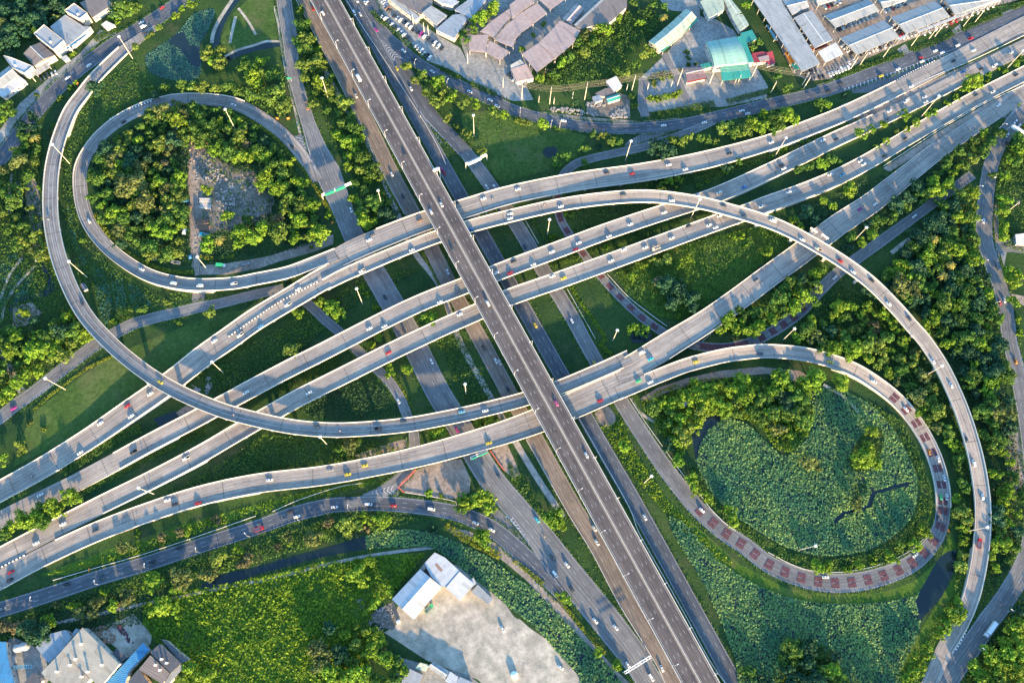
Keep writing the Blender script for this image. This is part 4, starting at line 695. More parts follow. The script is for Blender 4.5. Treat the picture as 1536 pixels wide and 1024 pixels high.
for q_, sp, pal in WOODS:
    sp *= 1.3
    wx, wy = scatter(pxpts(q_), .5); r_ = random.Random(len(wx)); have = [W(t[0], t[1], 3) for t in TREES]; hv = np.array([(h[0], h[1], TREES[i][2]) for i, h in enumerate(have)]); hv = hv[hv[:, 2] > 2.5]
    kk_ = clear_roads(wx, wy, 4.0)
    for kd_ in ('F1', 'F2', 'F3', 'F4', 'F5', 'F12', 'L', 'LN', 'LS', 'D'):
        P_ = ROADS[kd_]; lo_ = P_.c[:, 2] < 11
        kk_ &= ~((wx[:, None] - P_.c[None, lo_, 0]) ** 2 + (wy[:, None] - P_.c[None, lo_, 1]) ** 2 < (P_.w[lo_] / 2 + 5.5)[None] ** 2).any(1)
    for x_, y_, ok_ in zip(wx, wy, kk_):
        if not ok_ or (np.hypot(hv[:, 0] - x_, hv[:, 1] - y_) < np.maximum(sp * .75, hv[:, 2] * .6 + 2.2)).any(): continue
        d_ = MR.T @ (np.array((x_, y_, 5.0)) - np.array((0, 0, H))); u_, v_ = 768 - d_[0] / d_[2] * F, 512 + d_[1] / d_[2] * F
        R_t = r_.choice([3.6, 4.2, 4.8, 5.4, 6.2, 7.0]); TREES.append((u_, v_, R_t, r_.choice(pal))); hv = np.vstack([hv, [x_, y_, R_t]])
KIND = {}
recs = []
for (u, v, R, k) in TREES:
    if not k: k = 'g'
    h = R * 1.25 + 1.5 if R >= 3.3 else R * 1.1
    q = W(u, v, h * .62 if R >= 3.3 else h * .4)
    # keep trunks off the carriageways
    recs.append((u, v, R, k, h, q))
def ordinal(i): return ['first', 'second', 'third', 'fourth', 'fifth', 'sixth', 'seventh', 'eighth', 'ninth', 'tenth'][i] if i < 10 else str(i + 1) + 'th'
sets = {}
for i, (u, v, R, k, h, q) in enumerate(recs):
    kd = 'palm tree' if k == 'p' else ('bush' if R < 3.3 else 'tree')
    sz = '' if kd != 'tree' else ('spreading ' if R > 6.4 else ('small ' if R < 4.6 else 'rounded '))
    key = (('tall palm' if kd == 'palm tree' else sz + SHNAME[k] + ' ' + kd), zone(u, v)); sets.setdefault(key, []).append(i)
LAB = {}
for (d, z), ids in sets.items():
    ids.sort(key=lambda i: recs[i][0])
    for j, i in enumerate(ids):
        if len(ids) == 1: LAB[i] = (f'{d} {z}', None)
        elif len(ids) <= 5: LAB[i] = (f'leftmost {d} {z}' if j == 0 else f'rightmost {d} {z}' if j == len(ids) - 1 else f'{ordinal(j)} {d} from the left {z}', f'trees and bushes {z}')
        else: pl = d + ('es' if d.endswith('bush') else 's'); LAB[i] = (f'one of the {pl} crowded {z}', f'{pl} {z}')
ZG = {z[2]: 'trees and bushes ' + z[2] for z in ZONES}
order = sorted(range(len(recs)), key=lambda i: -recs[i][2]); ntree = 0; EXTRA = []
for i in order:
    u, v, R, k, h, q = recs[i]; lab, grp = LAB[i]; rr = random.Random(i)
    c = SHADE.get(k, SHADE['y']); j = rr.uniform(.8, 1.2); oc = (c[0] * j * rr.uniform(.9, 1.12), c[1] * j, c[2] * j, 1)
    if k == 'p':
        r = empty('palm_tree', (q[0], q[1], 0)); tag(r, lab, 'palm tree', grp)
        mb = MB(); mb.tube((0, 0, 0), (.4, .2, 9.0), .28, .17, 7); mb.build('trunk', M['bark'], r)
        o = bpy.data.objects.new('fronds', PALM); col.objects.link(o); o.parent = r; o.location = (.4, .2, 9.0); o.scale = (R,) * 3; o.color = (0.24, 0.22, 0.05, 1); o.rotation_euler = (0, 0, rr.random() * 6); continue
    if R < 3.3:
        o = bpy.data.objects.new('bush', rr.choice(CROWN_S)); col.objects.link(o); o.location = (q[0], q[1], R * .25); o.scale = (R * 1.05, R * 1.05, R * 1.1); o.rotation_euler = (0, 0, rr.random() * 6.28); o.color = oc; tag(o, lab, 'bush', grp); continue
    ntree += 1
    if ntree > 298: EXTRA.append((q, R, h, oc, rr)); continue
    r = empty('tree', (q[0], q[1], 0)); tag(r, lab, 'tree', grp); r.rotation_euler = (0, 0, rr.random() * 6.28)
    o = bpy.data.objects.new('crown', rr.choice(CROWN_L if R > 5.2 else CROWN_M)); col.objects.link(o); o.parent = r; o.location = (0, 0, h - R * .72); o.scale = (R * 1.02, R * .98, R * .95); o.color = oc
    t = bpy.data.objects.new('trunk', rr.choice(TRUNKS)); col.objects.link(t); t.parent = r; zs = (h - R * .72) / .55; t.location = (0, 0, h - R * .72); t.scale = (R, R, zs)
print('trees', len(recs), 'shared', sum(1 for l in LAB.values() if l[0].startswith('one of')))

def merged(name, items):
    """the many smaller trees beyond the first three hundred, as one object"""
    Vs, Cs = [], []
    for q, R, h, oc, rr in items:
        me = rr.choice(CROWN_M); n = len(me.vertices); v = np.empty(n * 3, np.float32); me.vertices.foreach_get('co', v); v = v.reshape(-1, 3).copy(); t = rr.random() * 6.28
        x = v[:, 0] * math.cos(t) - v[:, 1] * math.sin(t); y = v[:, 0] * math.sin(t) + v[:, 1] * math.cos(t)
        Vs.append(np.stack([x * R + q[0], y * R + q[1], v[:, 2] * R + h - R * .72], 1)); Cs.append(np.tile(np.array(oc, np.float32), (n, 1)))
    V = np.vstack(Vs); Cc = np.vstack(Cs); n = len(V); me = bpy.data.meshes.new(name); me.vertices.add(n); me.vertices.foreach_set('co', V.astype(np.float32).ravel())
    me.loops.add(n); me.loops.foreach_set('vertex_index', np.arange(n, dtype=np.int32)); me.polygons.add(n // 4); me.polygons.foreach_set('loop_start', np.arange(0, n, 4, dtype=np.int32)); me.polygons.foreach_set('loop_total', np.full(n // 4, 4, np.int32))
    at = me.attributes.new('tint', 'FLOAT_COLOR', 'POINT'); at.data.foreach_set('color', Cc.ravel()); me.materials.append(mat_leaf('small_tree_leaves', 'tint')); me.update(); me.validate()
    o = bpy.data.objects.new(name, me); col.objects.link(o); tag(o, kind='stuff')
    tb = MB()
    for q, R, h, oc, rr in items: tb.tube((q[0], q[1], 0), (q[0], q[1], h - R * .6), .2, .12, 5)
    tag(tb.build('small_tree_trunks', M['bark']), kind='stuff')
merged('small_trees', EXTRA)
# hedges
def hedge(pts, w, h, label, mat='hedge', dens=5.0, name='hedge'):
    P = Path([(u, v, w, 0) for u, v in pts], 2.0); n = int(P.s[-1] * w * dens); d = rng.uniform(0, P.s[-1], n); o = rng.uniform(-.5, .5, n) * w
    x = np.interp(d, P.s, P.c[:, 0]) + np.interp(d, P.s, P.n[:, 0]) * o; y = np.interp(d, P.s, P.c[:, 1]) + np.interp(d, P.s, P.n[:, 1]) * o
    wob = .75 + .25 * np.sin(d * 1.1) * np.sin(d * .37); z = h * wob * rng.uniform(.35, 1.0, n)
    return tag(soup(name, x, y, z, rng.uniform(.25, .5, n), M[mat], .8), label, 'hedge')
hedge(tilepts('00', '1030 605 1080 625 1160 640 1250 655 1350 680 1450 710 1536 745') + tilepts('10', '60 785 140 850 210 940 290 1024') + tilepts('11', '320 60 370 120 410 190 440 240 470 290'), 2.6, 1.8, 'yellow green hedge along the inside of the northwest loop ramp')
hedge(tilepts('01', '570 260 610 330 670 400 740 475 830 535 920 575 1020 605 1100 612 1160 610'), 3.0, 1.8, 'yellow green hedge along the lower inner edge of the northwest loop ramp')
hedge(tilepts('01', '1190 515 1260 530 1340 525 1410 515'), 3.0, 1.6, 'short yellow green hedge below the yard in the northwest loop')
hedge(tilepts('02', '200 415 300 325 420 235 540 155 680 85'), 2.2, .9, 'low yellowish hedge beside the left ground road')
hedge(tilepts('30', '395 468 520 420 650 380 760 345 815 325'), 4.5, .9, 'trimmed hedge strip by depot, lower left of the three planters', 'scrub')
hedge(tilepts('30', '865 305 960 270 1060 230 1110 200'), 5.0, .9, 'trimmed hedge strip by depot, middle one of the three planters', 'scrub')
hedge(tilepts('30', '1160 182 1250 140 1330 110 1400 82'), 5.0, .9, 'trimmed hedge strip by depot, upper right of the three planters', 'scrub')
hedge(tilepts('30', '1455 52 1500 35 1560 10'), 5.0, .9, 'trimmed hedge strip at the top right frame edge', 'scrub')
hedge(tilepts('20', '840 695 930 680 1030 660 1130 640 1215 625'), 6.0, 1.6, 'long planted hedge beside the northern frontage road', 'scrub')
hedge(tilepts('20', '1290 615 1380 590 1460 570 1536 550') + tilepts('30', '10 545 50 530'), 5.0, 1.4, 'hedge at the yard entrance beside the northern frontage road', 'scrub')
hedge(tilepts('20', '815 600 900 590 1000 570 1000 540') , 5.0, 2.4, 'thick garden hedge under the power line', 'reeds')
hedge(tilepts('20', '820 490 880 455 960 450'), 6.0, 2.2, 'garden hedge by the pale gravel drive', 'scrub')
hedge(tilepts('10', '695 70 750 130 830 190 900 250 960 310 1040 350'), 4.5, 1.5, 'hedge between the car park and northern frontage road', 'scrub')
hedge(tilepts('10', '1110 410 1150 430 1215 470'), 5.0, 1.2, 'oval planted island beside the forecourt, left one', 'scrub')
hedge(tilepts('10', '1285 500 1360 535 1440 570'), 5.0, 1.2, 'long planted island beside the forecourt, right one', 'scrub')
hedge(tilepts('00', '565 240 620 215 690 175'), 7.0, 1.2, 'planted island by the top left shophouses', 'scrub')
hedge(tilepts('21', '460 490 560 455 680 420 800 375 900 330 1010 295'), 6.0, 2.0, 'thick hedge between the two middle flyovers right of the expressway', 'scrub')
hedge(tilepts('21', '230 570 300 540 400 515'), 7.0, 2.0, 'short thick hedge between the two middle flyovers', 'scrub')
hedge(tilepts('02', '380 780 520 700 640 625 740 565 850 520'), 7.0, 2.2, 'thick shrub strip between the two left flyovers', 'scrub')
hedge(tilepts('02', '470 920 620 840 760 765 900 690 1060 615 1230 540'), 5.0, 1.5, 'low shrub strip between the parallel middle flyovers at left', 'scrub')
hedge(tilepts('12', '120 300 220 250 320 205 420 150 500 110'), 6.5, 1.8, 'shrub strip between the parallel flyovers left of centre', 'scrub')
hedge(tilepts('12', '820 200 860 260 900 330 930 390'), 1.6, 1.2, 'thin yellow hedge beside the inner slip road')
hedge(tilepts('21', '350 690 420 800 490 900 560 1010') + tilepts('22', '530 20 600 80'), 3.0, 1.0, 'bright hedge beside the right ground road', 'reeds')
hedge(tilepts('21', '110 280 170 360 220 430'), 3.0, .9, 'green hedge strip below the eastern flyover', 'scrub')
hedge(tilepts('23', '10 290 90 350 190 430') , 3.0, 1.0, 'yellow shrub row beside the bottom ground road')
hedge(tilepts('23', '260 480 330 580 420 690 500 780 560 850'), 2.5, 1.0, 'yellow shrub row along the canal dirt bank')
hedge(tilepts('13', '1130 80 1200 120 1300 180 1400 230 1470 270'), 5.0, 1.2, 'yellow shrub row on the bank above the canal')
hedge(tilepts('11', '750 0 810 130 870 240'), 2.0, .8, 'thin green verge hedge beside the expressway lanes')
hedge(tilepts('11', '1000 490 1060 610 1110 700'), 2.0, .8, 'thin green verge hedge below the eastern flyover')

# ------------------------------------------------------------------ paths, painted areas, rails
def path(name, pts, w, mat, z=None):
    zp[0] += .0004; P = Path([(u, v, w, 0) for u, v in pts]); P.c[:, 2] = zp[0] + .005 if z is None else z; mb = MB(); strip(mb, P.off(P.w / 2), P.off(-P.w / 2), P.s, 0, None, 0, w); return tag(mb.build(name, mat), kind='structure')
path('footpath', pxpts('484 100 505 138 520 165 540 190 570 256 597 323 622 378 660 430 690 512 734 592 773 662 805 715 845 775'), 4.2, M['gravel'])
path('footpath', tilepts('02', '0 20 30 100 70 190 110 270 140 310'), 5, M['gravel'])
path('footpath', tilepts('01', '70 20 55 170 60 260') , 2, M['gravel'])
path('footpath', tilepts('01', '210 570 100 690 30 800 10 900'), 2, M['gravel'])
path('footpath', tilepts('01', '130 525 60 620 0 770'), 2, M['gravel'])
path('access_road', tilepts('01', '1185 800 1190 760 1200 700 1230 700'), 9, M['pale_asphalt'], .034)
path('access_road', tilepts('31', '1350 470 1440 460 1560 470'), 8, M['pale_asphalt'], .034)
path('access_road', tilepts('20', '910 320 960 420 1020 540 1060 620'), 6, M['pale_asphalt'], .034)
path('access_road', tilepts('20', '790 470 780 600 800 700'), 7, M['pale_asphalt'], .034)
path('drain', tilepts('23', '30 650 130 740 250 840 340 930 420 1020') , 4, M['concrete'])
path('curb', tilepts('00', '1270 260 1280 200 1310 130 1360 50 1400 -10'), 3, M['concrete'], .06)
path('curb', tilepts('00', '1430 50 1490 130 1536 210'), 2, M['concrete'], .06)
path('curb', tilepts('00', '1350 340 1430 300 1536 270') + tilepts('10', '60 250 150 250'), 2.2, M['concrete'], .06)
path('park_walk', tilepts('00', '1415 100 1395 180 1380 260'), 2.4, M['concrete'], .06)
path('park_walk', tilepts('10', '80 -10 125 100 150 250 180 430 230 640 265 800'), 2.0, M['concrete'], .02)
path('boardwalk', tilepts('32', '330 260 400 300 470 345 540 425'), 2.2, M['concrete'], .7)
path('boardwalk', tilepts('31', '740 495 800 445 850 410'), 3.2, M['concrete'], .3)
path('drain', tilepts('22', '715 340 760 420 860 485'), 2.2, M['concrete'], .03)
path('embankment', tilepts('13', '0 415 240 360 460 305 650 265 850 235 1070 210'), 2.0, M['gravel'], .03)
path('embankment', tilepts('03', '300 670 500 630 860 550 1020 520 1250 470 1400 440 1536 415'), 2.0, M['gravel'], .03)

marks = MB()
def poly_mark(pts, z, h=0.0):
    P = [W(u, v, h) for u, v in pts]; marks.add([(p[0], p[1], h + z) for p in P], [list(range(len(P)))])
    a = sum(P[i][0] * P[(i + 1) % len(P)][1] - P[(i + 1) % len(P)][0] * P[i][1] for i in range(len(P)))
    if a < 0: marks.f[-1].reverse()
def chevrons(name, tip, baseL, baseR, n, t0=.3, wid=.32, bend=.5):
    """V strokes that fill the gore between two lanes, apex toward the tip"""
    T, L, R = (W(*p)[:2] for p in (tip, baseL, baseR)); mb = MB(); z = .17
    def seg(a, b, w):
        d = (b - a) / (np.linalg.norm(b - a) + 1e-9); nn = np.array([-d[1], d[0]]) * w / 2
        mb.add([(*(a + nn), z), (*(a - nn), z), (*(b - nn), z), (*(b + nn), z)], [(0, 1, 2, 3)])
    seg(T, L, .2); seg(T, R, .2)
    for k in range(n):
        t = t0 + (1 - t0) * (k + .5) / n; a = T + (L - T) * t; b = T + (R - T) * t; m = (a + b) / 2 - ((L + R) / 2 - T) / np.linalg.norm((L + R) / 2 - T) * np.linalg.norm(a - b) * bend
        seg(a, m, .5); seg(m, b, .5)
    tag(mb.build(name, M['paint']), kind='structure')
chevrons('gore_marking', px(1, 0, 340, 990), px(1, 0, 235, 815), px(1, 0, 290, 800), 8, .1, bend=.35)
chevrons('gore_marking', px(1, 0, 750, 240), px(1, 0, 830, 375), px(1, 0, 880, 355), 6, .25)
chevrons('gore_marking', px(1, 0, 1018, 712), px(1, 0, 1095, 845), px(1, 0, 1125, 830), 5, .3)
chevrons('gore_marking', px(2, 3, 108, 178), px(1, 2, 1480, 1030), px(2, 3, 0, 20), 7, .1)
chevrons('gore_marking', px(1, 2, 640, 915), px(1, 2, 835, 860), px(1, 2, 850, 912), 6, .25, bend=.4)
chevrons('gore_marking', px(3, 0, 1520, 640), px(3, 0, 1460, 690), px(3, 0, 1440, 672), 4, .2)
def ladder(a0, a1, b0, b1, n):
    mb = MB(); A0, A1, B0, B1 = (W(*p)[:2] for p in (a0, a1, b0, b1))
    for k in range(n):
        t = (k + .5) / n; a = A0 + (A1 - A0) * t; b = B0 + (B1 - B0) * t; d = (A1 - A0) / np.linalg.norm(A1 - A0) * .45
        mb.add([(*(a - d), .17), (*(b - d), .17), (*(b + d), .17), (*(a + d), .17)], [(0, 1, 2, 3)])
    tag(mb.build('gore_marking', M['paint']), kind='structure')
ladder(px(3, 0, 450, 535), px(3, 0, 1040, 330), px(3, 0, 450, 558), px(3, 0, 1050, 352), 26)
chevrons('gore_marking', px(3, 0, 1120, 318), px(3, 0, 1040, 358), px(3, 0, 1025, 330), 4, .3)
def redsquares(key, d0, d1, period, length, offs, z):
    P = ROADS[key]; mb = MB(); d = d0
    while d < d1:
        for o0, o1 in offs:
            V = []; n = 4
            for k in range(n + 1):
                c, t, _ = P.at(d + length * k / n); nn = np.array([-t[1], t[0]])
                bk = np.interp(d + length * k / n, P.s, P.bank)
                for o in (o0, o1): V.append((c[0] + nn[0] * o, c[1] + nn[1] * o, c[2] + z - o * bk))
            mb.add(V, [(2 * k, 2 * k + 1, 2 * k + 3, 2 * k + 2) for k in range(n)])
        d += period
    o = mb.build('red_road_patch', M['redpaint']); tag(o, kind='structure'); return o
def sdist(key, u, v, h=0):
    q = W(u, v, h); P = ROADS[key]; return P.s[P.near(q[0], q[1])[0]]
redsquares('C', sdist('C', *px(2, 2, 1110, 985)), ROADS['C'].s[-1], 11.2, 5.3, ((-3.1, -.25), (.25, 3.1)), .13)
redsquares('LS', sdist('LS', *px(3, 2, 720, 345), 2.5), ROADS['LS'].s[-1], 11.2, 5.3, ((-3.1, -.25), (.25, 3.1)), .05)
redsquares('RR', sdist('RR', *px(2, 1, 270, 260)), sdist('RR', *px(2, 1, 920, 970)), 11.0, 5.4, ((-2.0, 2.0),), .13)
redsquares('RR', sdist('RR', 836, 290), sdist('RR', *px(2, 1, 270, 265)), 11.0, 9, ((-2.0, 2.0),), .125)
redsquares('RR', sdist('RR', 1050, 519), sdist('RR', 1130, 512), 50, 36, ((-2.4, 2.4),), .125)
redsquares('RR', sdist('RR', 1135, 511), sdist('RR', 1212, 455), 10.0, 5.2, ((-2.6, 2.6),), .13)
redsquares('RR', sdist('RR', 850, 258), sdist('RR', 872, 243), 50, 16, ((-1.6, 2.4),), .125)

def rail(pts, label, mat='metal', h=.8, w=.25, base=0.0, lv=None, name='guard_rail', cat='guard rail'):
    P = Path([(u, v, w, lv[i] if lv else 0) for i, (u, v) in enumerate(pts)], 4.0)
    if not lv: P.c[:, 2] = 0
    r = empty(name, P.c[0]); inv = -P.c[0]; P.c = P.c + inv; mb = MB()
    a, b, c, d = P.off(w / 2, base + h * .45), P.off(w / 2, base + h), P.off(-w / 2, base + h), P.off(-w / 2, base + h * .45)
    for A, B in ((a, b), (b, c), (c, d)): strip(mb, A, B, P.s)
    mb.build('beam', M[mat], r); pm = MB(); s = 0
    while s < P.s[-1]:
        c, t, _ = P.at(s); pm.box((c[0], c[1], c[2] + base + h * .25), (.14, .14, h * .55), math.atan2(t[1], t[0])); s += 4
    pm.build('posts', M[mat], r); return tag(r, label, cat)
rail(tilepts('22', '705 340 800 485 910 640 1030 805 1140 935 1180 990') + tilepts('23', '1205 -5 1270 60 1340 110'), 'pale guard rail along the right edge of the southeast slip road')
rail(tilepts('33', '0 240 130 308 260 350 440 358 600 333 700 303'), 'pale guard rail inside the bottom of the southeast loop')
rail(tilepts('33', '770 275 860 225 930 160'), 'short pale guard rail inside the lower right bend of the loop')
rail(tilepts('21', '80 300 160 440') , 'thin guard rail beside the right ground road above the middle flyovers')
rail(tilepts('21', '330 710 410 850 500 1010'), 'thin guard rail beside the right ground road below the middle flyovers')
rail(tilepts('21', '570 620 700 760 840 870 930 935'), 'pale guard rail along the red striped slip road')
rail(tilepts('12', '100 1020 260 950 500 872 640 850') , 'pale guard rail above the bottom frontage road')
rail(tilepts('03', '320 408 560 338 850 255 1200 140 1536 22'), 'long pale guard rail along the bottom left frontage road')
rail(tilepts('12', '890 905 1050 930 1200 962 1210 1000'), 'pale guard rail below the bare dirt triangle')
rail(tilepts('12', '960 768 905 825 855 878 890 908'), 'red plastic barrier beside the bare dirt triangle', 'redfence', 1.2, .5, name='barrier', cat='barrier')
rail(tilepts('12', '1405 655 1445 715 1490 775'), 'red plastic barrier right of the ground road below the southern flyover', 'redfence', 1.2, .5, name='barrier', cat='barrier')
rail(tilepts('10', '545 10 640 165 760 345 870 515 1000 720 1090 880 1140 990'), 'concrete barrier on the left edge of the shaded ground lanes', 'parapet', .9, .5, name='barrier', cat='barrier')
rail(tilepts('22', '400 460 520 670 700 990') + tilepts('23', '760 120 900 370 1040 620 1180 880 1290 1040'), 'concrete barrier left of the shaded lanes below the southern flyover', 'parapet', .9, .5, name='barrier', cat='barrier')
rail(tilepts('10', '240 0 400 302 620 742 750 1022') + tilepts('11', '890 262'), 'concrete barrier on the outer edge of the brown ground lanes', 'parapet', .8, .4, name='barrier', cat='barrier')
rail(tilepts('22', '85 590 330 1020') + tilepts('23', '470 225 640 545 850 885 920 1025'), 'concrete barrier on the outer edge of the lanes under the expressway at the bottom', 'parapet', .8, .4, name='barrier', cat='barrier')
rail(tilepts('30', '430 640 560 590 740 500 850 440 1000 368'), 'black and white block barrier on the top right carriageway', 'striped', .9, .6, name='barrier', cat='barrier')
rail(tilepts('30', '540 702 700 612 860 522 1020 448 1170 388 1350 305 1536 215'), 'steel double rail in the top right median', 'metal', .9, .3)
rail(tilepts('30', '690 1000 860 890 1040 772 1180 690 1300 622 1536 512'), 'steel double rail beside the far right carriageway', 'metal', .9, .3)
rail(tilepts('33', '1335 100 1325 200 1290 400 1240 565 1180 720 1120 830'), 'black and white block barrier along the end of the eastern flyover', 'striped', 1.0, .7, name='barrier', cat='barrier')
rail(tilepts('00', '720 283 640 350 560 440 490 525 420 615 380 690'), 'black and white block barrier at the top of the western ramp', 'striped', 1.0, .7, name='barrier', cat='barrier')
rail(tilepts('00', '920 607 840 635 750 670 660 720'), 'black and white block barrier on the outer edge of the northwest loop', 'striped', 1.0, .7, name='barrier', cat='barrier')
rail(tilepts('03', '0 335 80 293 160 252'), 'black and white block barrier between the two left flyovers', 'striped', 1.0, .7, name='barrier', cat='barrier')
rail(tilepts('21', '1140 1025 1250 930 1350 862'), 'low block wall at the lower edge of the northeast ramp', 'parapet', .6, .4, name='barrier', cat='barrier')

rail(pxpts('479 422 446.5 438.5 419 453.5 384 477 365 490 342 506'), 'black and white block barrier along the middle of the flyover at left', 'striped', .8, .5, lv=(8, 7.5, 7, 6.2, 5.8, 5.3), name='barrier', cat='barrier')
# ------------------------------------------------------------------ buildings
def cmat(name, c, **k):
    if name not in M: M[name] = mat_roof(name, c, **k)
    return M[name]
ROOFC = dict(grey=(.27, .28, .275), white=(.43, .435, .44), pink=(.36, .27, .24), green=(.36, .41, .31), teal=(.035, .26, .21), palteal=(.20, .36, .31), purple=(.13, .09, .11), cream=(.33, .30, .245), blue=(.05, .2, .36), brown=(.18, .15, .135), dark=(.085, .085, .092), rust=(.28, .17, .12), red=(.32, .04, .05), palegrey=(.29, .30, .30), bluegrey=(.25, .285, .32), orange=(.5, .18, .03))
for k_, c_ in ROOFC.items(): cmat(k_ + '_roof', c_, period=1.1)
M['wall_white'] = mat_plain('white_wall', (.40, .38, .36), .8, .15, .3); M['wall_grey'] = mat_plain('grey_wall', (.38, .36, .33), .85, .15, .3); M['wall_tan'] = mat_plain('tan_wall', (.5, .41, .32), .85, .15, .3)
M['window'] = mat_plain('window_glass', (.03, .04, .05), .15, .2, .5, .5)
def building(pts, h, kind, roof, label, wall='wall_white', cat='building', name='building', rise=None, openside=False, extras=(), over=.5, grp=None, z0=0.0):
    """pts: roof outline as photographed (4 corners, first edge pair = eaves along 0-1 and 2-3 unless flat)"""
    P = [W(u, v, z0 + h)[:2] for u, v in pts]
    a = sum(P[i][0] * P[(i + 1) % len(P)][1] - P[(i + 1) % len(P)][0] * P[i][1] for i in range(len(P)))
    if a < 0: P.reverse()
    c = sum(P) / len(P); r = empty(name, (c[0], c[1], z0)); tag(r, label, cat, grp); P = [p - c for p in P]; n = len(P)
    if n == 4 and kind in ('gable', 'barrel') and np.linalg.norm(P[1] - P[0]) < np.linalg.norm(P[2] - P[1]): P = P[1:] + P[:1]
    ins = [p * max(.5, 1 - over / max(1, np.linalg.norm(p))) for p in P]
    mb = MB()
    if openside:
        for i in range(n):
            L = np.linalg.norm(ins[(i + 1) % n] - ins[i]); m = max(1, int(L / 9))
            for k in range(m): q = ins[i] + (ins[(i + 1) % n] - ins[i]) * k / m; mb.box((q[0], q[1], h / 2), (.35, .35, h))
        mb.build('columns', M['wall_grey'], r)
    else:
        for i in range(n):
            p, q = ins[i], ins[(i + 1) % n]; mb.add([(*p, -.1), (*q, -.1), (*q, h - .05), (*p, h - .05)], [(0, 1, 2, 3)])
        mb.build('wall', M[wall], r)
        for i in range(n):
            p, q = ins[i], ins[(i + 1) % n]; L = np.linalg.norm(q - p)
            if L < 5: continue
            d = (q - p) / L; nn = np.array([d[1], -d[0]]); k = 2.0
            while k < L - 2.5 and h > 3:
                w = MB(); z = h * .55; A = p + d * k + nn * .03; B = A + d * 1.5
                w.add([(*A, z - .6), (*B, z - .6), (*B, z + .6), (*A, z + .6)], [(0, 1, 2, 3)]); w.build('window', M['window'], r); k += max(5.0, L / 5)
    rb = MB(); L = np.linalg.norm(P[1] - P[0]) if n > 1 else 1
    def quad(A, B, C, D):
        l1 = np.linalg.norm(np.subtract(B, A)); l2 = np.linalg.norm(np.subtract(D, A)); rb.add([A, B, C, D], [(0, 1, 2, 3)], [[(0, 0), (l1, 0), (l1, l2), (0, l2)]])
    t = .22
    if kind == 'gable' and n == 4:
        w = np.linalg.norm(P[2] - P[1]); rs = rise or w * .14; m0 = (P[0] + P[3]) / 2; m1 = (P[1] + P[2]) / 2
        for dz in (0,):
            quad((*P[0], h), (*P[1], h), (*m1, h + rs), (*m0, h + rs)); quad((*P[2], h), (*P[3], h), (*m0, h + rs), (*m1, h + rs))
        rb.add([(*P[1], h), (*P[2], h), (*m1, h + rs), (*P[3], h), (*P[0], h), (*m0, h + rs)], [(0, 1, 2), (3, 4, 5)])
        rc = MB(); d = (m1 - m0) / np.linalg.norm(m1 - m0); rc.box(((m0[0] + m1[0]) / 2, (m0[1] + m1[1]) / 2, h + rs + .05), (np.linalg.norm(m1 - m0), .5, .14), math.atan2(d[1], d[0])); rcap = True
    elif kind == 'barrel' and n == 4:
        w = np.linalg.norm(P[2] - P[1]); rs = rise or w * .16; K = 8; prev = None
        for k in range(K + 1):
            f = k / K; z = h + rs * math.sin(math.pi * f); A = P[0] + (P[3] - P[0]) * f; B = P[1] + (P[2] - P[1]) * f
            if prev is not None: quad((*prev[0], prev[2]), (*prev[1], prev[2]), (*B, z), (*A, z))
            prev = (A, B, z)
        rb.add([(*(P[0] + (P[3] - P[0]) * k / K), h + rs * math.sin(math.pi * k / K)) for k in range(K + 1)], [list(range(K, -1, -1))]); rb.add([(*(P[1] + (P[2] - P[1]) * k / K), h + rs * math.sin(math.pi * k / K)) for k in range(K + 1)], [list(range(K + 1))]); rcap = False
    elif kind == 'shed' and n == 4:
        rs = rise or .8; quad((*P[0], h), (*P[1], h), (*P[2], h + rs), (*P[3], h + rs)); rcap = False
        for A, B, za, zb in ((P[1], P[2], h, h + rs), (P[2], P[3], h + rs, h + rs), (P[3], P[0], h + rs, h)): rb.add([(*A, h - t), (*B, h - t), (*B, zb), (*A, za)], [(0, 1, 2, 3)])
    else:
        d = (P[1] - P[0]) / L; uvs = [(float(np.dot(p, d)), float(np.dot(p, (-d[1], d[0])))) for p in P]
        tri = tessellate_polygon([[Vector((*p, 0)) for p in P]]); F_ = []
        for q in tri:
            A, B, C = (P[i] for i in q); F_.append(q if (B[0] - A[0]) * (C[1] - A[1]) - (B[1] - A[1]) * (C[0] - A[0]) > 0 else (q[0], q[2], q[1]))
        rb.add([(*p, h) for p in P], F_, [[uvs[i] for i in f] for f in F_]); rcap = False
    for i in range(n): A, B = P[i], P[(i + 1) % n]; rb.add([(*A, h - t - .05), (*B, h - t - .05), (*B, h - .004), (*A, h - .004)], [(0, 1, 2, 3)])
    ro = rb.build('roof', M[roof + '_roof'], r)
    if rcap: rc.build('ridge_cap', M['metal'], ro)
    if kind == 'parapet':
        pb = MB()
        for i in range(n):
            A, B = P[i], P[(i + 1) % n]; m = (A + B) / 2 * .985; d = B - A; pb.box((m[0], m[1], h + .3), (np.linalg.norm(d) * .98, .25, .6), math.atan2(d[1], d[0]))
        pb.build('roof_parapet', M[wall], r)
        v = MB(); q = P[0] * .4; v.box((q[0], q[1], h + .5), (1.6, 1.2, 1.0), math.atan2(*(P[1] - P[0])[::-1])); v.build('roof_unit', M['metal'], r)
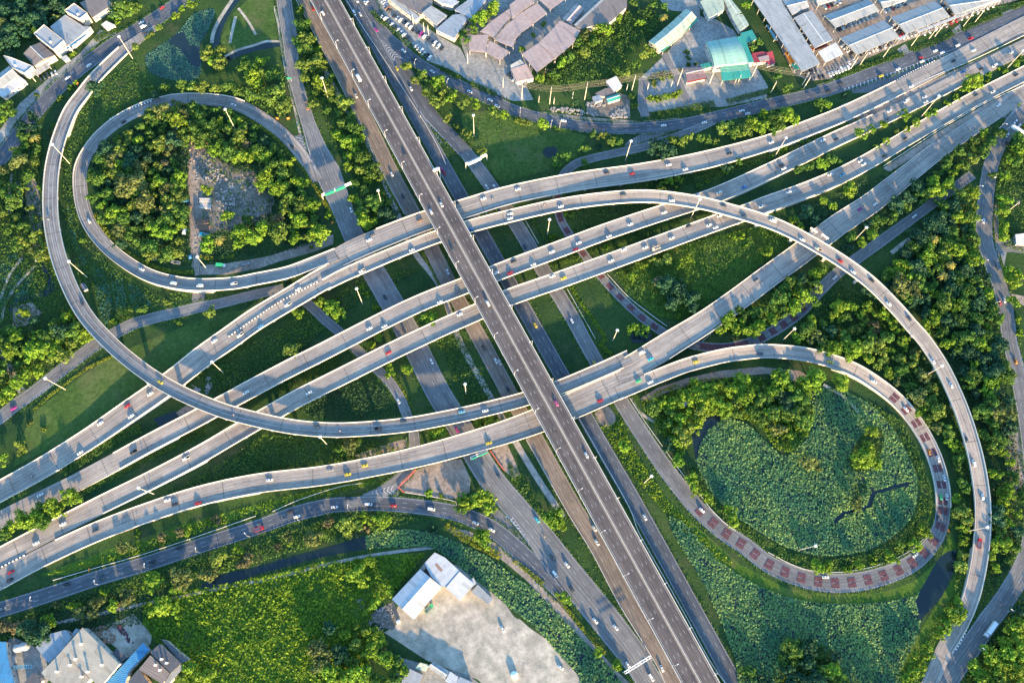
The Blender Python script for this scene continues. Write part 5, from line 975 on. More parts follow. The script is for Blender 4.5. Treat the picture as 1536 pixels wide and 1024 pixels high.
    for e in extras:
        if e[0] == 'strip':   # a differently coloured strip on the roof, given as photo points
            q = [W(u, v, z0 + h)[:2] - c for u, v in e[1]]; s_ = MB(); s_.add([(*p, h + e[3]) for p in q], [list(range(len(q)))])
            ar = sum(q[i][0] * q[(i + 1) % len(q)][1] - q[(i + 1) % len(q)][0] * q[i][1] for i in range(len(q)))
            if ar < 0: s_.f[-1].reverse()
            s_.build(e[4] if len(e) > 4 else 'roof_strip', M[e[2]], ro)
        if e[0] == 'vents':
            for (u, v) in e[1]:
                q = W(u, v, z0 + h + 1)[:2] - c; s_ = MB(); s_.box((q[0], q[1], h + 1.2), (.9, .9, 2.6)); s_.box((q[0], q[1], h + 2.6), (1.4, 1.4, .4)); s_.build('roof_vent', M['metal'], ro)
    return r
T = tilepts
# top left row of shophouses
building(T('00', '-40 470 55 395 110 452 0 535'), 6, 'gable', 'grey', 'grey ribbed roof shed second from the left at top left', grp='top left shophouses')
building(T('00', '-30 555 108 452 157 487 20 585'), 4.5, 'shed', 'white', 'white sloping canopy roof shed at the far left edge', grp='top left shophouses')
building(T('00', '20 335 70 348 200 400 150 440 75 410'), 8, 'parapet', 'white', 'narrow white stepped shophouse with a pale pointed roof', grp='top left shophouses')
building(T('00', '140 322 240 256 330 332 205 398'), 6.5, 'gable', 'brown', 'brown grey shed between white shophouses at top left', grp='top left shophouses')
building(T('00', '190 440 275 372 303 402 222 455'), 3.2, 'shed', 'palegrey', 'pale open carport in front of the top left shophouses', openside=True, grp='top left shophouses')
building(T('00', '203 205 265 150 385 245 322 300'), 11, 'parapet', 'palegrey', 'tall white shophouse with tiered balconies', grp='top left shophouses')
building(T('00', '300 162 392 88 500 158 545 160 400 285'), 7, 'flat', 'palegrey', 'large pale warehouse roof with a blue front at top left', grp='top left shophouses', extras=[('strip', T('00', '395 285 510 200 515 210 400 296'), 'blue_roof', -.6, 'fascia')])
building(T('00', '388 66 445 22 525 80 480 115'), 11, 'parapet', 'bluegrey', 'tall shophouse with red brick flank and a rooftop shed', wall='wall_tan', grp='top left shophouses')
building(T('00', '478 18 530 -8 655 -8 650 45 555 108'), 6, 'flat', 'brown', 'brown roofed workshop at the top left frame edge', grp='top left shophouses')
building(T('00', '608 152 640 130 692 152 640 180'), 3, 'shed', 'white', 'small white roadside kiosk on the left verge', wall='wall_white', cat='kiosk', name='kiosk')
building(T('00', '365 350 400 335 418 352 385 368'), 2.6, 'shed', 'bluegrey', 'small pale blue roadside shelter on the left verge', cat='kiosk', name='kiosk')
# top centre
building(T('10', '785 -10 830 -10 985 102 958 122'), 5, 'shed', 'palegrey', 'long narrow white showroom roof beside the car park')
building(T('10', '835 0 1000 -20 1062 -5 1050 38 990 90'), 6, 'flat', 'brown', 'grey brown showroom roof at the top of the car park')
building(T('10', '998 80 1052 38 1148 94 1082 152'), 6, 'shed', 'palegrey', 'square pale roof building beside the car park')
building(T('10', '1078 178 1145 120 1180 90 1235 85 1270 110 1190 232'), 5.5, 'flat', 'bluegrey', 'angled blue grey roof at the end of the car park')
building(T('10', '1190 60 1300 -20 1400 -20 1292 112 1240 85'), 6, 'flat', 'bluegrey', 'blue grey roofs stepping up by the top frame edge')
building(T('10', '1060 -10 1130 -20 1220 10 1180 38 1110 20'), 6, 'flat', 'white', 'small white roof at the top frame edge')
building(T('10', '1345 190 1410 130 1480 80 1536 42 1536 100 1490 150 1430 228'), 6, 'flat', 'pink', 'pinkish curved market roof left of the inner court', openside=True, grp='pink market halls', cat='market hall')
building(T('10', '1430 240 1505 145 1545 120 1560 210 1545 285 1500 270'), 6.5, 'flat', 'pink', 'pinkish market roof block in the middle of the left cluster', openside=True, grp='pink market halls', cat='market hall')
building(T('10', '1273 215 1395 208 1390 250 1378 315 1280 305'), 6, 'flat', 'pink', 'pinkish market roof, left half of the curved front hall', openside=True, grp='pink market halls', cat='market hall')
building(T('10', '1398 245 1440 265 1525 312 1465 362 1378 316'), 6.3, 'flat', 'pink', 'pinkish market roof, right half of the curved front hall', openside=True, grp='pink market halls', cat='market hall')
building(T('20', '-15 30 40 -10 135 -10 130 18 0 110'), 6.5, 'flat', 'pink', 'pinkish market roof cut by the top frame edge, left', openside=True, grp='pink market halls', cat='market hall')
building(T('20', '0 112 65 72 130 145 50 200 0 262 -25 200'), 6.2, 'flat', 'pink', 'pinkish market roof, lower half of the stepped hall', openside=True, grp='pink market halls', cat='market hall')
building(T('20', '66 72 152 20 212 80 128 143'), 6.5, 'flat', 'pink', 'pinkish market roof, upper half of the stepped hall', openside=True, grp='pink market halls', cat='market hall')
building(T('20', '60 325 158 260 260 350 150 435'), 6.5, 'flat', 'pink', 'big pinkish market roof, lower left half of the curved hall', openside=True, grp='pink market halls', cat='market hall')
building(T('20', '160 258 225 195 290 125 410 183 370 260 262 350'), 6.9, 'flat', 'pink', 'big pinkish market roof, upper right half of the curved hall', openside=True, grp='pink market halls', cat='market hall')
building(T('20', '-10 420 85 388 132 470 30 490'), 5, 'shed', 'pink', 'small pinkish square roof by the power line', grp='pink market halls', cat='market hall')
building(T('20', '-10 395 50 362 75 385 -5 420'), 5.4, 'shed', 'palegrey', 'small pale roof behind the pink square roof', cat='shed', name='shed')
building(T('20', '150 -10 325 -10 230 60'), 6, 'flat', 'pink', 'pinkish market roof cut by the top frame edge, right', openside=True, grp='pink market halls', cat='market hall')
building(T('20', '302 112 380 28 432 52 355 150'), 4.5, 'gable', 'pink', 'small brownish gable roof between market hall and dark hall')
building(T('20', '372 150 540 -5 690 -15 690 42 592 132 410 172'), 7, 'flat', 'brown', 'large dark grey hall roof with a pale verge', extras=[('strip', T('20', '372 150 545 -10 565 -10 385 158'), 'palegrey_roof', .06)])
for q, lb in (('820 250 905 180 965 250 885 305', 'lower'), ('905 178 975 118 1035 190 965 248', 'middle'), ('975 116 1045 54 1108 105 1035 188', 'upper')):
    building(T('20', q), 5, 'gable', 'green', f'pale green gabled row house unit, {lb} of the three', grp='pale green row houses', extras=())
building(T('20', '890 305 1112 108 1120 120 905 312'), 3.2, 'flat', 'teal', 'thin teal awning along the pale green row houses', openside=True, cat='awning', name='awning', over=.2)
building(T('20', '1128 8 1200 -20 1270 -5 1275 60 1180 112'), 5, 'flat', 'green', 'pale green L shaped house, left wing', grp='pale green L house')
building(T('20', '1270 -5 1300 -20 1378 75 1320 102'), 5.2, 'gable', 'green', 'pale green L shaped house, upper right wing', grp='pale green L house')
building(T('20', '1318 105 1385 85 1422 150 1368 190'), 4.6, 'gable', 'green', 'pale green L shaped house, lower right wing', grp='pale green L house')
building(T('20', '1165 252 1345 222 1420 375 1215 396'), 9, 'barrel', 'palteal', 'large hall with a pale teal barrel roof', wall='wall_grey', rise=2.0)
building(T('20', '1245 398 1418 378 1435 465 1262 485'), 6, 'shed', 'teal', 'bright teal porch roof in front of the big barrel hall', openside=True)
building(T('20', '1348 222 1390 214 1452 372 1420 377'), 7, 'flat', 'teal', 'bright teal side roof along the big barrel hall', wall='wall_grey')
building(T('20', '1370 200 1440 180 1470 235 1408 260'), 5, 'flat', 'teal', 'small bright teal annex behind the barrel hall')
building(T('20', '1128 388 1205 370 1215 396 1148 416'), 4, 'flat', 'teal', 'small teal lean-to left of the barrel hall')
building(T('20', '1030 412 1128 390 1165 465 1050 488'), 5, 'gable', 'purple', 'dark purple grey roofed house with a red eave', wall='wall_tan', extras=[('strip', T('20', '1048 486 1166 462 1168 472 1052 497'), 'red_roof', -.5, 'eave')])
building(T('20', '1438 320 1500 310 1536 315 1536 372 1450 378'), 4, 'flat', 'red', 'red roofed stall beside the long white shed')
building(T('20', '1475 345 1540 330 1545 362 1490 372'), 4.6, 'flat', 'pink', 'small pink roof on the red stalls')
building(T('20', '563 490 625 460 662 514 612 552'), 4, 'shed', 'white', 'bright white shed roof beside the rubble yard', cat='shed', name='shed')
building(T('20', '500 560 560 530 605 528 615 555 545 580'), 3, 'flat', 'brown', 'low brown roof by the rubble yard', cat='shed', name='shed')
building(T('20', '560 585 640 560 652 592 575 616'), 3, 'gable', 'teal', 'teal container office in the rubble yard', cat='shed', name='shed')
building(T('20', '480 582 525 570 547 600 500 615'), 3, 'flat', 'bluegrey', 'small blue grey hut in the rubble yard', cat='shed', name='shed')
# vehicle depot
SH = [('00', '', 0)]
def depot(q, tile, label, roof='grey', h=6): return building(T(tile, q), h, 'gable', roof, label, openside=True, cat='depot shed', name='depot_shed', grp='open sided vehicle depot sheds', rise=1.2)
building(T('30', '-90 0 -60 -20 70 -10 312 382 205 432'), 6.5, 'flat', 'palegrey', 'very long pale shed along the left side of the vehicle depot', openside=True, cat='depot shed', name='depot_shed', grp='open sided vehicle depot sheds')
depot('80 -5 215 -15 248 42 145 92', '30', 'pale shed cut by the top edge, right of the long shed', 'palegrey')
depot('155 108 265 64 390 240 282 290', '30', 'pale slanted shed beside the long shed', 'palegrey')
depot('275 -10 420 -20 412 0 300 36', '30', 'grey shed sliver at the top edge left of centre')
depot('338 95 600 -2 668 66 405 168', '30', 'grey shed in the middle of the upper depot row')
depot('433 230 695 122 788 226 532 330', '30', 'grey shed at the front left of the depot')
depot('738 106 1000 8 1092 100 830 206', '30', 'grey shed at the front centre of the depot')
depot('655 -10 850 -15 830 5 690 52', '30', 'grey shed sliver at the top edge above the front centre shed')
depot('1050 -10 1390 -15 1380 10 1122 92', '30', 'grey shed at the front right by the top edge')
building(T('30', '892 186 1390 -6 1397 6 900 200'), 4.5, 'flat', 'white', 'long white fascia canopy along the depot front', openside=True, cat='canopy', name='canopy', over=.2)
building(T('30', '775 232 835 205 845 218 785 245'), 4.5, 'flat', 'white', 'short white fascia canopy left of the long one', openside=True, cat='canopy', name='canopy', over=.2)
building(T('30', '298 315 405 260 452 325 345 376'), 5, 'shed', 'white', 'bright white square roof at the depot front', openside=True, cat='depot shed', name='depot_shed')
building(T('30', '262 292 350 262 362 275 275 305'), 3, 'flat', 'red', 'red awning behind the bright white depot roof', openside=True, cat='awning', name='awning')
building(T('30', '98 318 118 312 158 375 135 385'), 3, 'flat', 'orange', 'orange awning along the long depot shed', openside=True, cat='awning', name='awning')
building(T('30', '137 385 160 376 190 412 165 420'), 3, 'flat', 'teal', 'teal awning along the long depot shed', openside=True, cat='awning', name='awning')
building(T('30', '-10 320 25 310 45 380 0 392'), 4, 'shed', 'red', 'red roof left of the depot access road')
building(T('30', '-10 150 0 150 60 235 40 240'), 3, 'flat', 'blue', 'blue tarpaulin roof strip beside the long shed', openside=True, cat='awning', name='awning')
# right edge
building(T('31', '1480 385 1560 375 1560 440 1490 442'), 4, 'shed', 'white', 'white roofed hut at the right frame edge')
# bottom left factory
building(T('03', '213 808 300 728 392 704 434 746 370 832 292 906'), 6, 'flat', 'bluegrey', 'pale bluish white roof left of the big beige factory')
building(T('03', '430 730 455 695 475 705 440 748'), 5, 'flat', 'bluegrey', 'small pale roof between factory roofs')
building(T('03', '372 830 497 690 716 912 600 1050'), 9, 'shed', 'cream', 'big beige ribbed factory roof, right bay with tall vents', rise=.5, extras=[('vents', T('03', '490 790 455 880 612 915 527 955'))])
building(T('03', '246 962 370 832 540 1000 470 1080 380 1080'), 8, 'flat', 'cream', 'big beige ribbed factory roof, left bay with tall vents', extras=[('vents', T('03', '422 915 343 955 492 985'))])
building(T('03', '620 1040 860 780 897 826 770 960 745 1050'), 5, 'flat', 'blue', 'pale blue awning roof between factory and brown houses')
building(T('03', '900 838 958 788 1085 905 1022 962'), 7, 'flat', 'dark', 'dark grey flat roof with small white vents', wall='wall_tan', extras=[('vents', T('03', '972 880 1002 903'))])
building(T('03', '835 940 905 856 1018 964 975 1030'), 6.5, 'shed', 'brown', 'brown sloping roof beside the blue awning', wall='wall_tan', extras=[('vents', T('03', '935 915 962 945'))])
building(T('03', '770 1010 830 940 900 1030 880 1060 770 1060'), 6, 'flat', 'dark', 'dark roof at the bottom edge by the brown roofs', wall='wall_tan')
building(T('03', '965 760 1000 770 1135 885 1090 905'), 5.5, 'flat', 'dark', 'dark narrow roof on the edge of the rank field', wall='wall_tan')
building(T('03', '1022 965 1085 908 1100 930 1050 990 1000 1040 980 1030'), 6, 'flat', 'cream', 'pale narrow roof beside the dark flat roof', wall='wall_tan')
building(T('03', '145 1020 195 960 250 1010 230 1060 140 1060'), 5, 'flat', 'dark', 'small dark roof at the bottom left edge')
building(T('03', '665 860 700 812 760 870 722 905'), 4, 'flat', 'dark', 'dark green lean-to beside the beige factory')
building(T('03', '-20 775 35 775 45 870 95 1060 -20 1060'), 6, 'flat', 'blue', 'bright blue roofed silo shed at the bottom left corner')
# bottom centre yard
building(T('13', '1010 305 1072 240 1135 272 1222 352 1142 452 1110 442 1050 385'), 7, 'flat', 'white', 'bright white roof, upper wing of the L shaped warehouse', extras=[('strip', T('13', '1072 315 1085 303 1122 345 1108 358'), 'rust_roof', .06, 'skylight')], grp='white L shaped warehouse')
building(T('13', '815 522 985 340 1112 446 945 642'), 7.4, 'gable', 'white', 'bright white roof, long lower wing with rusty ridge', rise=1.6, grp='white L shaped warehouse')
building(T('13', '1140 452 1222 355 1312 430 1222 530'), 6.5, 'shed', 'white', 'bright white roof, square right wing', grp='white L shaped warehouse')
building(T('13', '1290 480 1330 432 1422 520 1395 552'), 4, 'flat', 'grey', 'grey lean-to roof beside the white warehouse', cat='shed', name='shed')
building(T('13', '1285 405 1305 390 1322 425 1308 438'), 4, 'flat', 'white', 'tiny white shed on the canal edge', cat='shed', name='shed')
building(T('13', '978 345 1005 310 1025 325 995 362'), 7, 'flat', 'brown', 'small brown stair roof on the white warehouse edge', cat='shed', name='shed')
building(T('13', '850 1040 922 938 1002 975 965 1060 850 1060'), 5, 'flat', 'palegrey', 'pale flat roof at the bottom edge of the yard')
building(T('13', '955 935 985 900 1040 915 1020 955'), 3.5, 'shed', 'green', 'small greenish hut beside the pale flat roof', cat='shed', name='shed')
building(T('13', '1030 925 1065 895 1165 955 1130 1000'), 4, 'gable', 'grey', 'weathered grey roof at the bottom of the yard')
building(T('13', '1135 1010 1165 955 1215 985 1190 1050'), 4.4, 'flat', 'white', 'bright white small roof at the bottom of the yard')
building(T('13', '1195 1020 1225 985 1300 1020 1290 1060 1190 1060'), 4, 'flat', 'bluegrey', 'blue grey roof at the bottom frame edge of the yard')
building(T('01', '478 685 502 672 522 705 500 722'), 3, 'gable', 'purple', 'tiny hut with a dull red roof under the western ramp', cat='hut', name='hut', over=.2)
building(T('22', '1012 375 1040 345 1060 370 1035 395'), 3.4, 'gable', 'palegrey', 'small grey hut among the trees above the lotus pond', cat='hut', name='hut', over=.2)

# ------------------------------------------------------------------ lamp masts, street lamps, utility poles, gantries
def height_from(base, top):
    b = W(*base, 0); best = None
    for z in np.arange(8, 40, .5):
        q = W(*top, z); d = math.hypot(q[0] - b[0], q[1] - b[1])
        if best is None or d < best[0]: best = (d, z)
    return best[1]
MASTS = """178 55 199 88;78 217 105 246;102 393 131 416;337.5 164 354 196;483 117 492 147;710 173 711 205;567 285.5 573 309;534 433 544 456;698 576 699 591;296 385 310 403;66 569 98 584;316 544 335 559;207 733 232 741;479 656 491 667;945 211 938 241;825 329 821 352;1048 298 1036 327;926 495 919 511;1180 207 1162.5 234;1409.5 144 1382 175;1536 76 1511 102;1301 342 1280 362;1191.5 492 1173 511;977.5 714 966 724;1413 548 1384.5 565;1224 820 1199.5 824;1481.5 791 1447 797"""
mnames = ['at the top left road merge', 'beside the upper western ramp', 'inside the western ramp bend', 'in the hedge of the northwest loop', 'in the strip left of the expressway top', 'on the northern lawn', 'between slip road and expressway', 'in the green patch left of centre', 'in the median above the western ramp', 'on the dirt track of the northwest loop', 'beside the left ground road', 'between left flyovers above the western ramp', 'beside the lower left flyovers', 'below the western ramp', 'beside the red slip road top', 'between flyovers right of the expressway', 'between eastern and middle flyovers', 'in the grass right of the expressway', 'between the top right flyovers', 'in the top right median near the hedge', 'at the far top right median edge', 'in the thicket below the northeast ramp', 'in the wood by the red striped road', 'in the ditch right of the expressway bottom', 'inside the eastern flyover curve', 'on the lotus pond bank in the loop', 'left of the lower eastern flyover']
for s_, nm in zip(MASTS.split(';'), mnames):
    a = [float(t) for t in s_.split()]; z = height_from(a[2:], a[:2]); b = W(a[2], a[3], 0)
    r = empty('lamp_mast', b); tag(r, f'tall pale high mast lamp {nm}', 'lamp mast', 'high mast lamps around the interchange')
    mb = MB(); mb.tube((0, 0, 0), (0, 0, z), .28, .15, 8); mb.build('mast', M['postconcrete'], r)
    hb = MB(); hb.tube((0, 0, z - .1), (0, 0, z + .3), .75, .75, 10); hb.build('lamp_ring', M['white'], r)
    for k in range(6):
        lb = MB(); t = k * math.pi / 3; lb.box((.95 * math.cos(t), .95 * math.sin(t), z - .15), (.55, .4, .3), t); lb.build('floodlight', M['white'], r)
proto = empty('street_lamp')
mb = MB(); mb.tube((0, 0, 0), (0, 0, 8.4), .12, .08, 6); mb.build('pole', M['metal'], proto)
mb = MB(); mb.tube((0, 0, 8.3), (0, 1.7, 9.0), .07, .05, 5); mb.build('arm', M['metal'], proto)
mb = MB(); mb.box((0, 2.0, 9.0), (.4, 1.1, .22)); mb.build('lamp_head', M['white'], proto)
used = [False]
def copy_tree(o, parent=None):
    c = o.copy(); col.objects.link(c); c.parent = parent
    for ch in list(o.children): copy_tree(ch, c)
    return c
def lamp(p, z, ang, label, group):
    r = proto if not used[0] else copy_tree(proto); used[0] = True
    r.location = (p[0], p[1], z); r.rotation_euler = (0, 0, ang); tag(r, label, 'street lamp', group)
P = ROADS['SP']; n = 0; d = 20.0; lampS = []
while d < P.s[-1] - 15:
    for sg in (1, -1):
        c, t, w = P.at(d + (14 if sg < 0 else 0)); nn = np.array([-t[1], t[0]]); q = c[:2] + nn * sg * (w / 2 - .18)
        lampS.append((sg, d, q, math.atan2(-sg * nn[1], -sg * nn[0]) - math.pi / 2, c[2] + .9))
    d += 30.0
for sg in (1, -1):
    L_ = [l for l in lampS if l[0] == sg]
    for k, l in enumerate(L_): lamp(l[2], l[4], l[3], f'slim street lamp on the {"right" if sg > 0 else "left"} parapet of the expressway viaduct, {ordinal(k)} from the top', 'street lamps on the expressway viaduct')
GL_ = T('03', '865 330 570 430 180 530 1175 235 1480 140') + T('13', '250 45') + T('12', '548 1000') + T('20', '50 665 235 740 290 735') + T('10', '1145 490 950 372') + T('31', '1270 90 1265 300 1300 540 1370 790') + T('33', '1475 592 1305 825') + T('30', '1415 742')
GL_.sort(key=lambda p: p[0])
for k, (u, v) in enumerate(GL_):
    q = W(u, v, 8); near = min(((ROADS[kk].near(q[0], q[1]), kk) for kk in ('LR', 'FN', 'RS', 'A')), key=lambda e: e[0][1]); i, kk = near[0][0], near[1]; c = ROADS[kk].c[i]
    lamp(q, 0, math.atan2(c[1] - q[1], c[0] - q[0]) - math.pi / 2, f'slim roadside street lamp beside the {dict(LR="bottom left frontage road", FN="northern frontage road", RS="right hand service road", A="left ground road")[kk]}, {ordinal(k)} ground lamp from left', 'street lamps on the ground roads')
UP = [('65 490 58 595', 14), ('235 515 225 625', 14), ('447 495 435 600', 14), ('740 455 718 545', 13), ('1020 415 990 515', 13), ('1210 400 1185 500', 13), ('1470 380 1430 480', 13)]
tops = []
def upole(u, v, h, label, arms=3):
    q = W(u, v, 0); r = empty('utility_pole', q); tag(r, label, 'utility pole', 'utility poles')
    mb = MB(); mb.tube((0, 0, 0), (0, 0, h), .3, .2, 7); mb.build('pole', M['postconcrete'], r)
    for k in range(arms): mb = MB(); mb.box((0, 0, h - .6 - 1.6 * k), (.18, 3.2, .2)); mb.build('crossarm', M['postconcrete'], r)
    return q
for k, (s_, h) in enumerate(UP):
    p = T('20', s_); hh = min(22, max(12, height_from(p[1], p[0]))); q = upole(*p[1], hh, f'tall utility pole in the power line row, {ordinal(k)} from the left'); tops.append((q, hh))
p = T('30', '160 400 205 510'); hh = 16; q = upole(*p[1], hh, 'tall utility pole in the power line row by the depot corner'); tops.append((q, hh))
for k, s_ in enumerate(('160 570 160 615', '250 580 250 625', '365 560 362 590', '688 515 686 545', '815 505 812 538', '965 480 952 525', '1370 450 1358 490')):
    p = T('20', s_); upole(*p[1], 8, f'short utility pole beside the northern frontage road, {ordinal(k)} from the left', 1)
for k, s_ in enumerate(sorted(('535 340 495 415', '582 345 552 390', '735 280 690 345', '890 225 858 278', '1050 150 1000 220', '1000 190 965 235', '1285 68 1240 135', '1205 120 1170 160', '245 480 215 530', '40 515 15 560'), key=lambda t: float(t.split()[2]))):
    p = T('30', s_); upole(*p[1], 15, f'tall utility pole along the depot front, {ordinal(k)} from the left', 1)
for k, s_ in enumerate(sorted(('1010 110 1010 200', '1268 270 1270 380', '1485 470 1482 525', '1032 110 1036 215', '945 110 945 150'), key=lambda t: float(t.split()[2]))):
    p = T('10', s_); upole(*p[1], 12, f'utility pole beside the car park and forecourt, {ordinal(k)} from the left', 1)
for k, s_ in enumerate(('0 0 445 320', '0 0 215 490')):
    p = T('00', s_); upole(*p[1], 10, ['utility pole before the pale warehouse at top left', 'utility pole by the parked cars at top left'][k], 1)
upole(*px(3, 1, 1450, 235), 13, 'utility pole by the right frame edge', 2)
def wire(pts, label, r=.035):
    mb = MB()
    for (a, b) in zip(pts[:-1], pts[1:]):
        prev = np.array(a)
        for k in range(1, 9):
            t = k / 8; c = np.array(a) * (1 - t) + np.array(b) * t; c[2] -= 1.2 * 4 * t * (1 - t); mb.tube(prev, c, r, r, 4); prev = c
    tag(mb.build('power_line', M['wire']), label, 'power line', 'power lines')
e0 = W(*px(2, 0, -400, 420), 0); e1 = W(*px(3, 0, 700, 420), 0)
for k, (dy, dz) in enumerate(((1.5, -.4), (-1.5, -.4), (1.5, -2.0), (-1.5, -2.0), (1.5, -3.6), (-1.5, -3.6))):
    wire([(q[0], q[1] + dy, hh + dz) for q, hh in tops], f'long overhead cable above the northern frontage buildings, {["top far", "top near", "middle far", "middle near", "bottom far", "bottom near"][k]} strand')
for k, (a, b) in enumerate((('30 210 530', '30 495 415'), ('30 495 415', '30 690 345'), ('30 690 345', '30 858 278'), ('30 858 278', '30 1000 220'), ('30 1000 220', '30 1170 160'))):
    A = W(*T(a[:2], a[3:])[0], 0); B = W(*T(b[:2], b[3:])[0], 0); wire([(A[0], A[1], 14.4), (B[0], B[1], 14.4)], f'overhead cable span along the depot front, {ordinal(k)} from the left')

def gantry(a, b, h, label, signs=(), truss=True, hz=0.0, legs=True):
    A = W(*a, h); B = W(*b, h); c = (A + B) / 2; r = empty('sign_gantry', (c[0], c[1], hz)); tag(r, label, 'sign gantry'); A -= (c[0], c[1], 0); B -= (c[0], c[1], 0); d = (B - A)[:2]; L = np.linalg.norm(d); ang = math.atan2(d[1], d[0]); d /= L; nn = np.array([-d[1], d[0]])
    if legs:
        for q in (A, B): mb = MB(); mb.tube((q[0], q[1], 0), (q[0], q[1], h - hz + .4), .28, .22, 7); mb.build('leg', M['metal'], r)
    mb = MB()
    for o in (-.7, .7):
        for z in (0, 1.1): mb.tube((A[0] + nn[0] * o, A[1] + nn[1] * o, h - hz + z), (B[0] + nn[0] * o, B[1] + nn[1] * o, h - hz + z), .16, .16, 5)
    m = int(L / 2)
    for k in range(m):
        p = A[:2] + d * L * k / m; q = A[:2] + d * L * (k + 1) / m; s = 1 if k % 2 else -1
        mb.tube((*(p + nn * .7 * s), h - hz + 1.1), (*(q - nn * .7 * s), h - hz + 1.1), .1, .1, 4)
    mb.build('truss', M['white'], r)
    for f0, f1, mat, side in signs:
        p = A[:2] + d * L * (f0 + f1) / 2 + nn * side; sb = MB(); sb.box((p[0], p[1], h - hz + .6), (L * (f1 - f0), .35, 3.4), ang); s_ = sb.build('sign_panel', M[mat], r)
    return r
gantry(px(1, 1, 395, 150), px(1, 1, 572, 76), 7, 'green sign gantry across the left slip road above the flyovers', [(.1, .42, 'green', -1.0), (.45, .78, 'green', -1.0)])
gantry(px(1, 0, 1258, 988), px(1, 0, 1385, 930), 7.5, 'white sign gantry across the slip road right of the expressway', [(.1, .7, 'white', -1.0)])
gantry(px(1, 2, 1288, 700), px(1, 2, 1385, 658), 6.3, 'green sign gantry below the southern flyover edge', [(.0, .35, 'green', -1.0), (.45, 1.0, 'green', -1.0)])
gantry(px(2, 3, 675, 962), px(2, 3, 832, 864), 8, 'white lattice gantry across the bottom ground road')
gantry(px(3, 0, 1462, 752), px(3, 0, 1570, 818), 7, 'white overhead gantry at the right frame edge', [(.05, .9, 'white', -1.0)])
gantry(px(1, 0, 1062, 1022), px(1, 0, 1100, 1010), 18, 'short white sign bracket beside the expressway parapet', [(.0, 1, 'white', -.6)])
def roadsign(u, v, z, h, ang, label, mat='metal', w=4.5, n=2):
    q = W(u, v, z); r = empty('road_sign', (q[0], q[1], z)); tag(r, label, 'road sign'); r.rotation_euler = (0, 0, ang)
    for x in (-w * .35, w * .35): mb = MB(); mb.tube((x, 0, 0), (x, 0, h), .1, .1, 5); mb.build('post', M['metal'], r)
    mb = MB(); mb.box((0, 0, h - .8), (w, .2, 2.2)); mb.build('sign_panel', M[mat], r)
roadsign(*px(3, 1, 265, 370), 13.0, 4.5, 2.5, 'upper of two grey sign backs on the eastern flyover', 'metal', 6)
roadsign(*px(3, 1, 332, 408), 13.0, 4.5, 2.5, 'lower of two grey sign backs on the eastern flyover', 'metal', 6)
roadsign(*px(0, 2, 897, 262), 12.3, 4.5, 2.4, 'grey sign back on the western ramp parapet', 'metal', 4.5)
roadsign(*px(1, 0, 205, 490), 0, 5, .1, 'small green sign beside the left slip road', 'green', 3.6)
for k, (t_, s_) in enumerate((('10', '130 716'), ('10', '195 716'), ('11', '460 316'), ('00', '470 510'), ('03', '540 345'), ('33', '1075 112'))):
    u, v = T(t_, s_)[0]; roadsign(u, v, .3, 2.0, .4 * k, f'small orange warning sign {["left in the gore of the northwest slip road", "right in the gore of the northwest slip road", "at the right tip of the northwest loop island", "at the top of the western ramp barrier", "on the bottom left verge", "on the outer bend of the southeast loop"][k]}', 'orange', 1.8)

# ------------------------------------------------------------------ vehicles
CC = dict(white=(.62, .62, .61), silver=(.5, .52, .54), grey=(.2, .21, .22), black=(.018, .02, .024), dark=(.03, .05, .075), blue=(.03, .16, .4), lightblue=(.1, .3, .45), red=(.33, .012, .018), magenta=(.34, .02, .2), pink=(.5, .08, .22), yellow=(.5, .38, .02), orange=(.55, .19, .015), green=(.04, .4, .15), beige=(.6, .5, .36), brown=(.2, .12, .07), teal=(.04, .42, .52))
CPM = {}
for k_, c_ in CC.items():
    m, n, b = newmat(k_ + '_car_paint', .32, .5); b.inputs['Coat Weight'].default_value = .5; b.inputs['Base Color'].default_value = (*c_, 1); CPM[k_] = m
M['tyre'] = M['black']
def loft(mb, secs, m=0):
    """secs: list of (x, half width bottom, half width top, z bottom, z top)"""
    n = len(secs); V = []
    for x, wb, wt, z0, z1 in secs: V += [(x, -wb, z0), (x, wb, z0), (x, wb * .5 + wt * .5, z0 + (z1 - z0) * .7), (x, wt, z1), (x, -wt, z1), (x, -wb * .5 - wt * .5, z0 + (z1 - z0) * .7)]
    F_ = []
    for k in range(n - 1):
        for j in range(6): a, b = k * 6 + j, k * 6 + (j + 1) % 6; F_.append((a, a + 6, b + 6, b))
    F_ += [(0, 1, 2, 3, 4, 5), tuple(range(6 * n - 1, 6 * n - 7, -1))]; mb.add(V, F_, None, m)
def wheels(mb, xs, y, r=.32):
    for x in xs:
        for s in (-1, 1): mb.tube((x, s * (y - .2), r), (x, s * y, r), r, r, 10, 1)
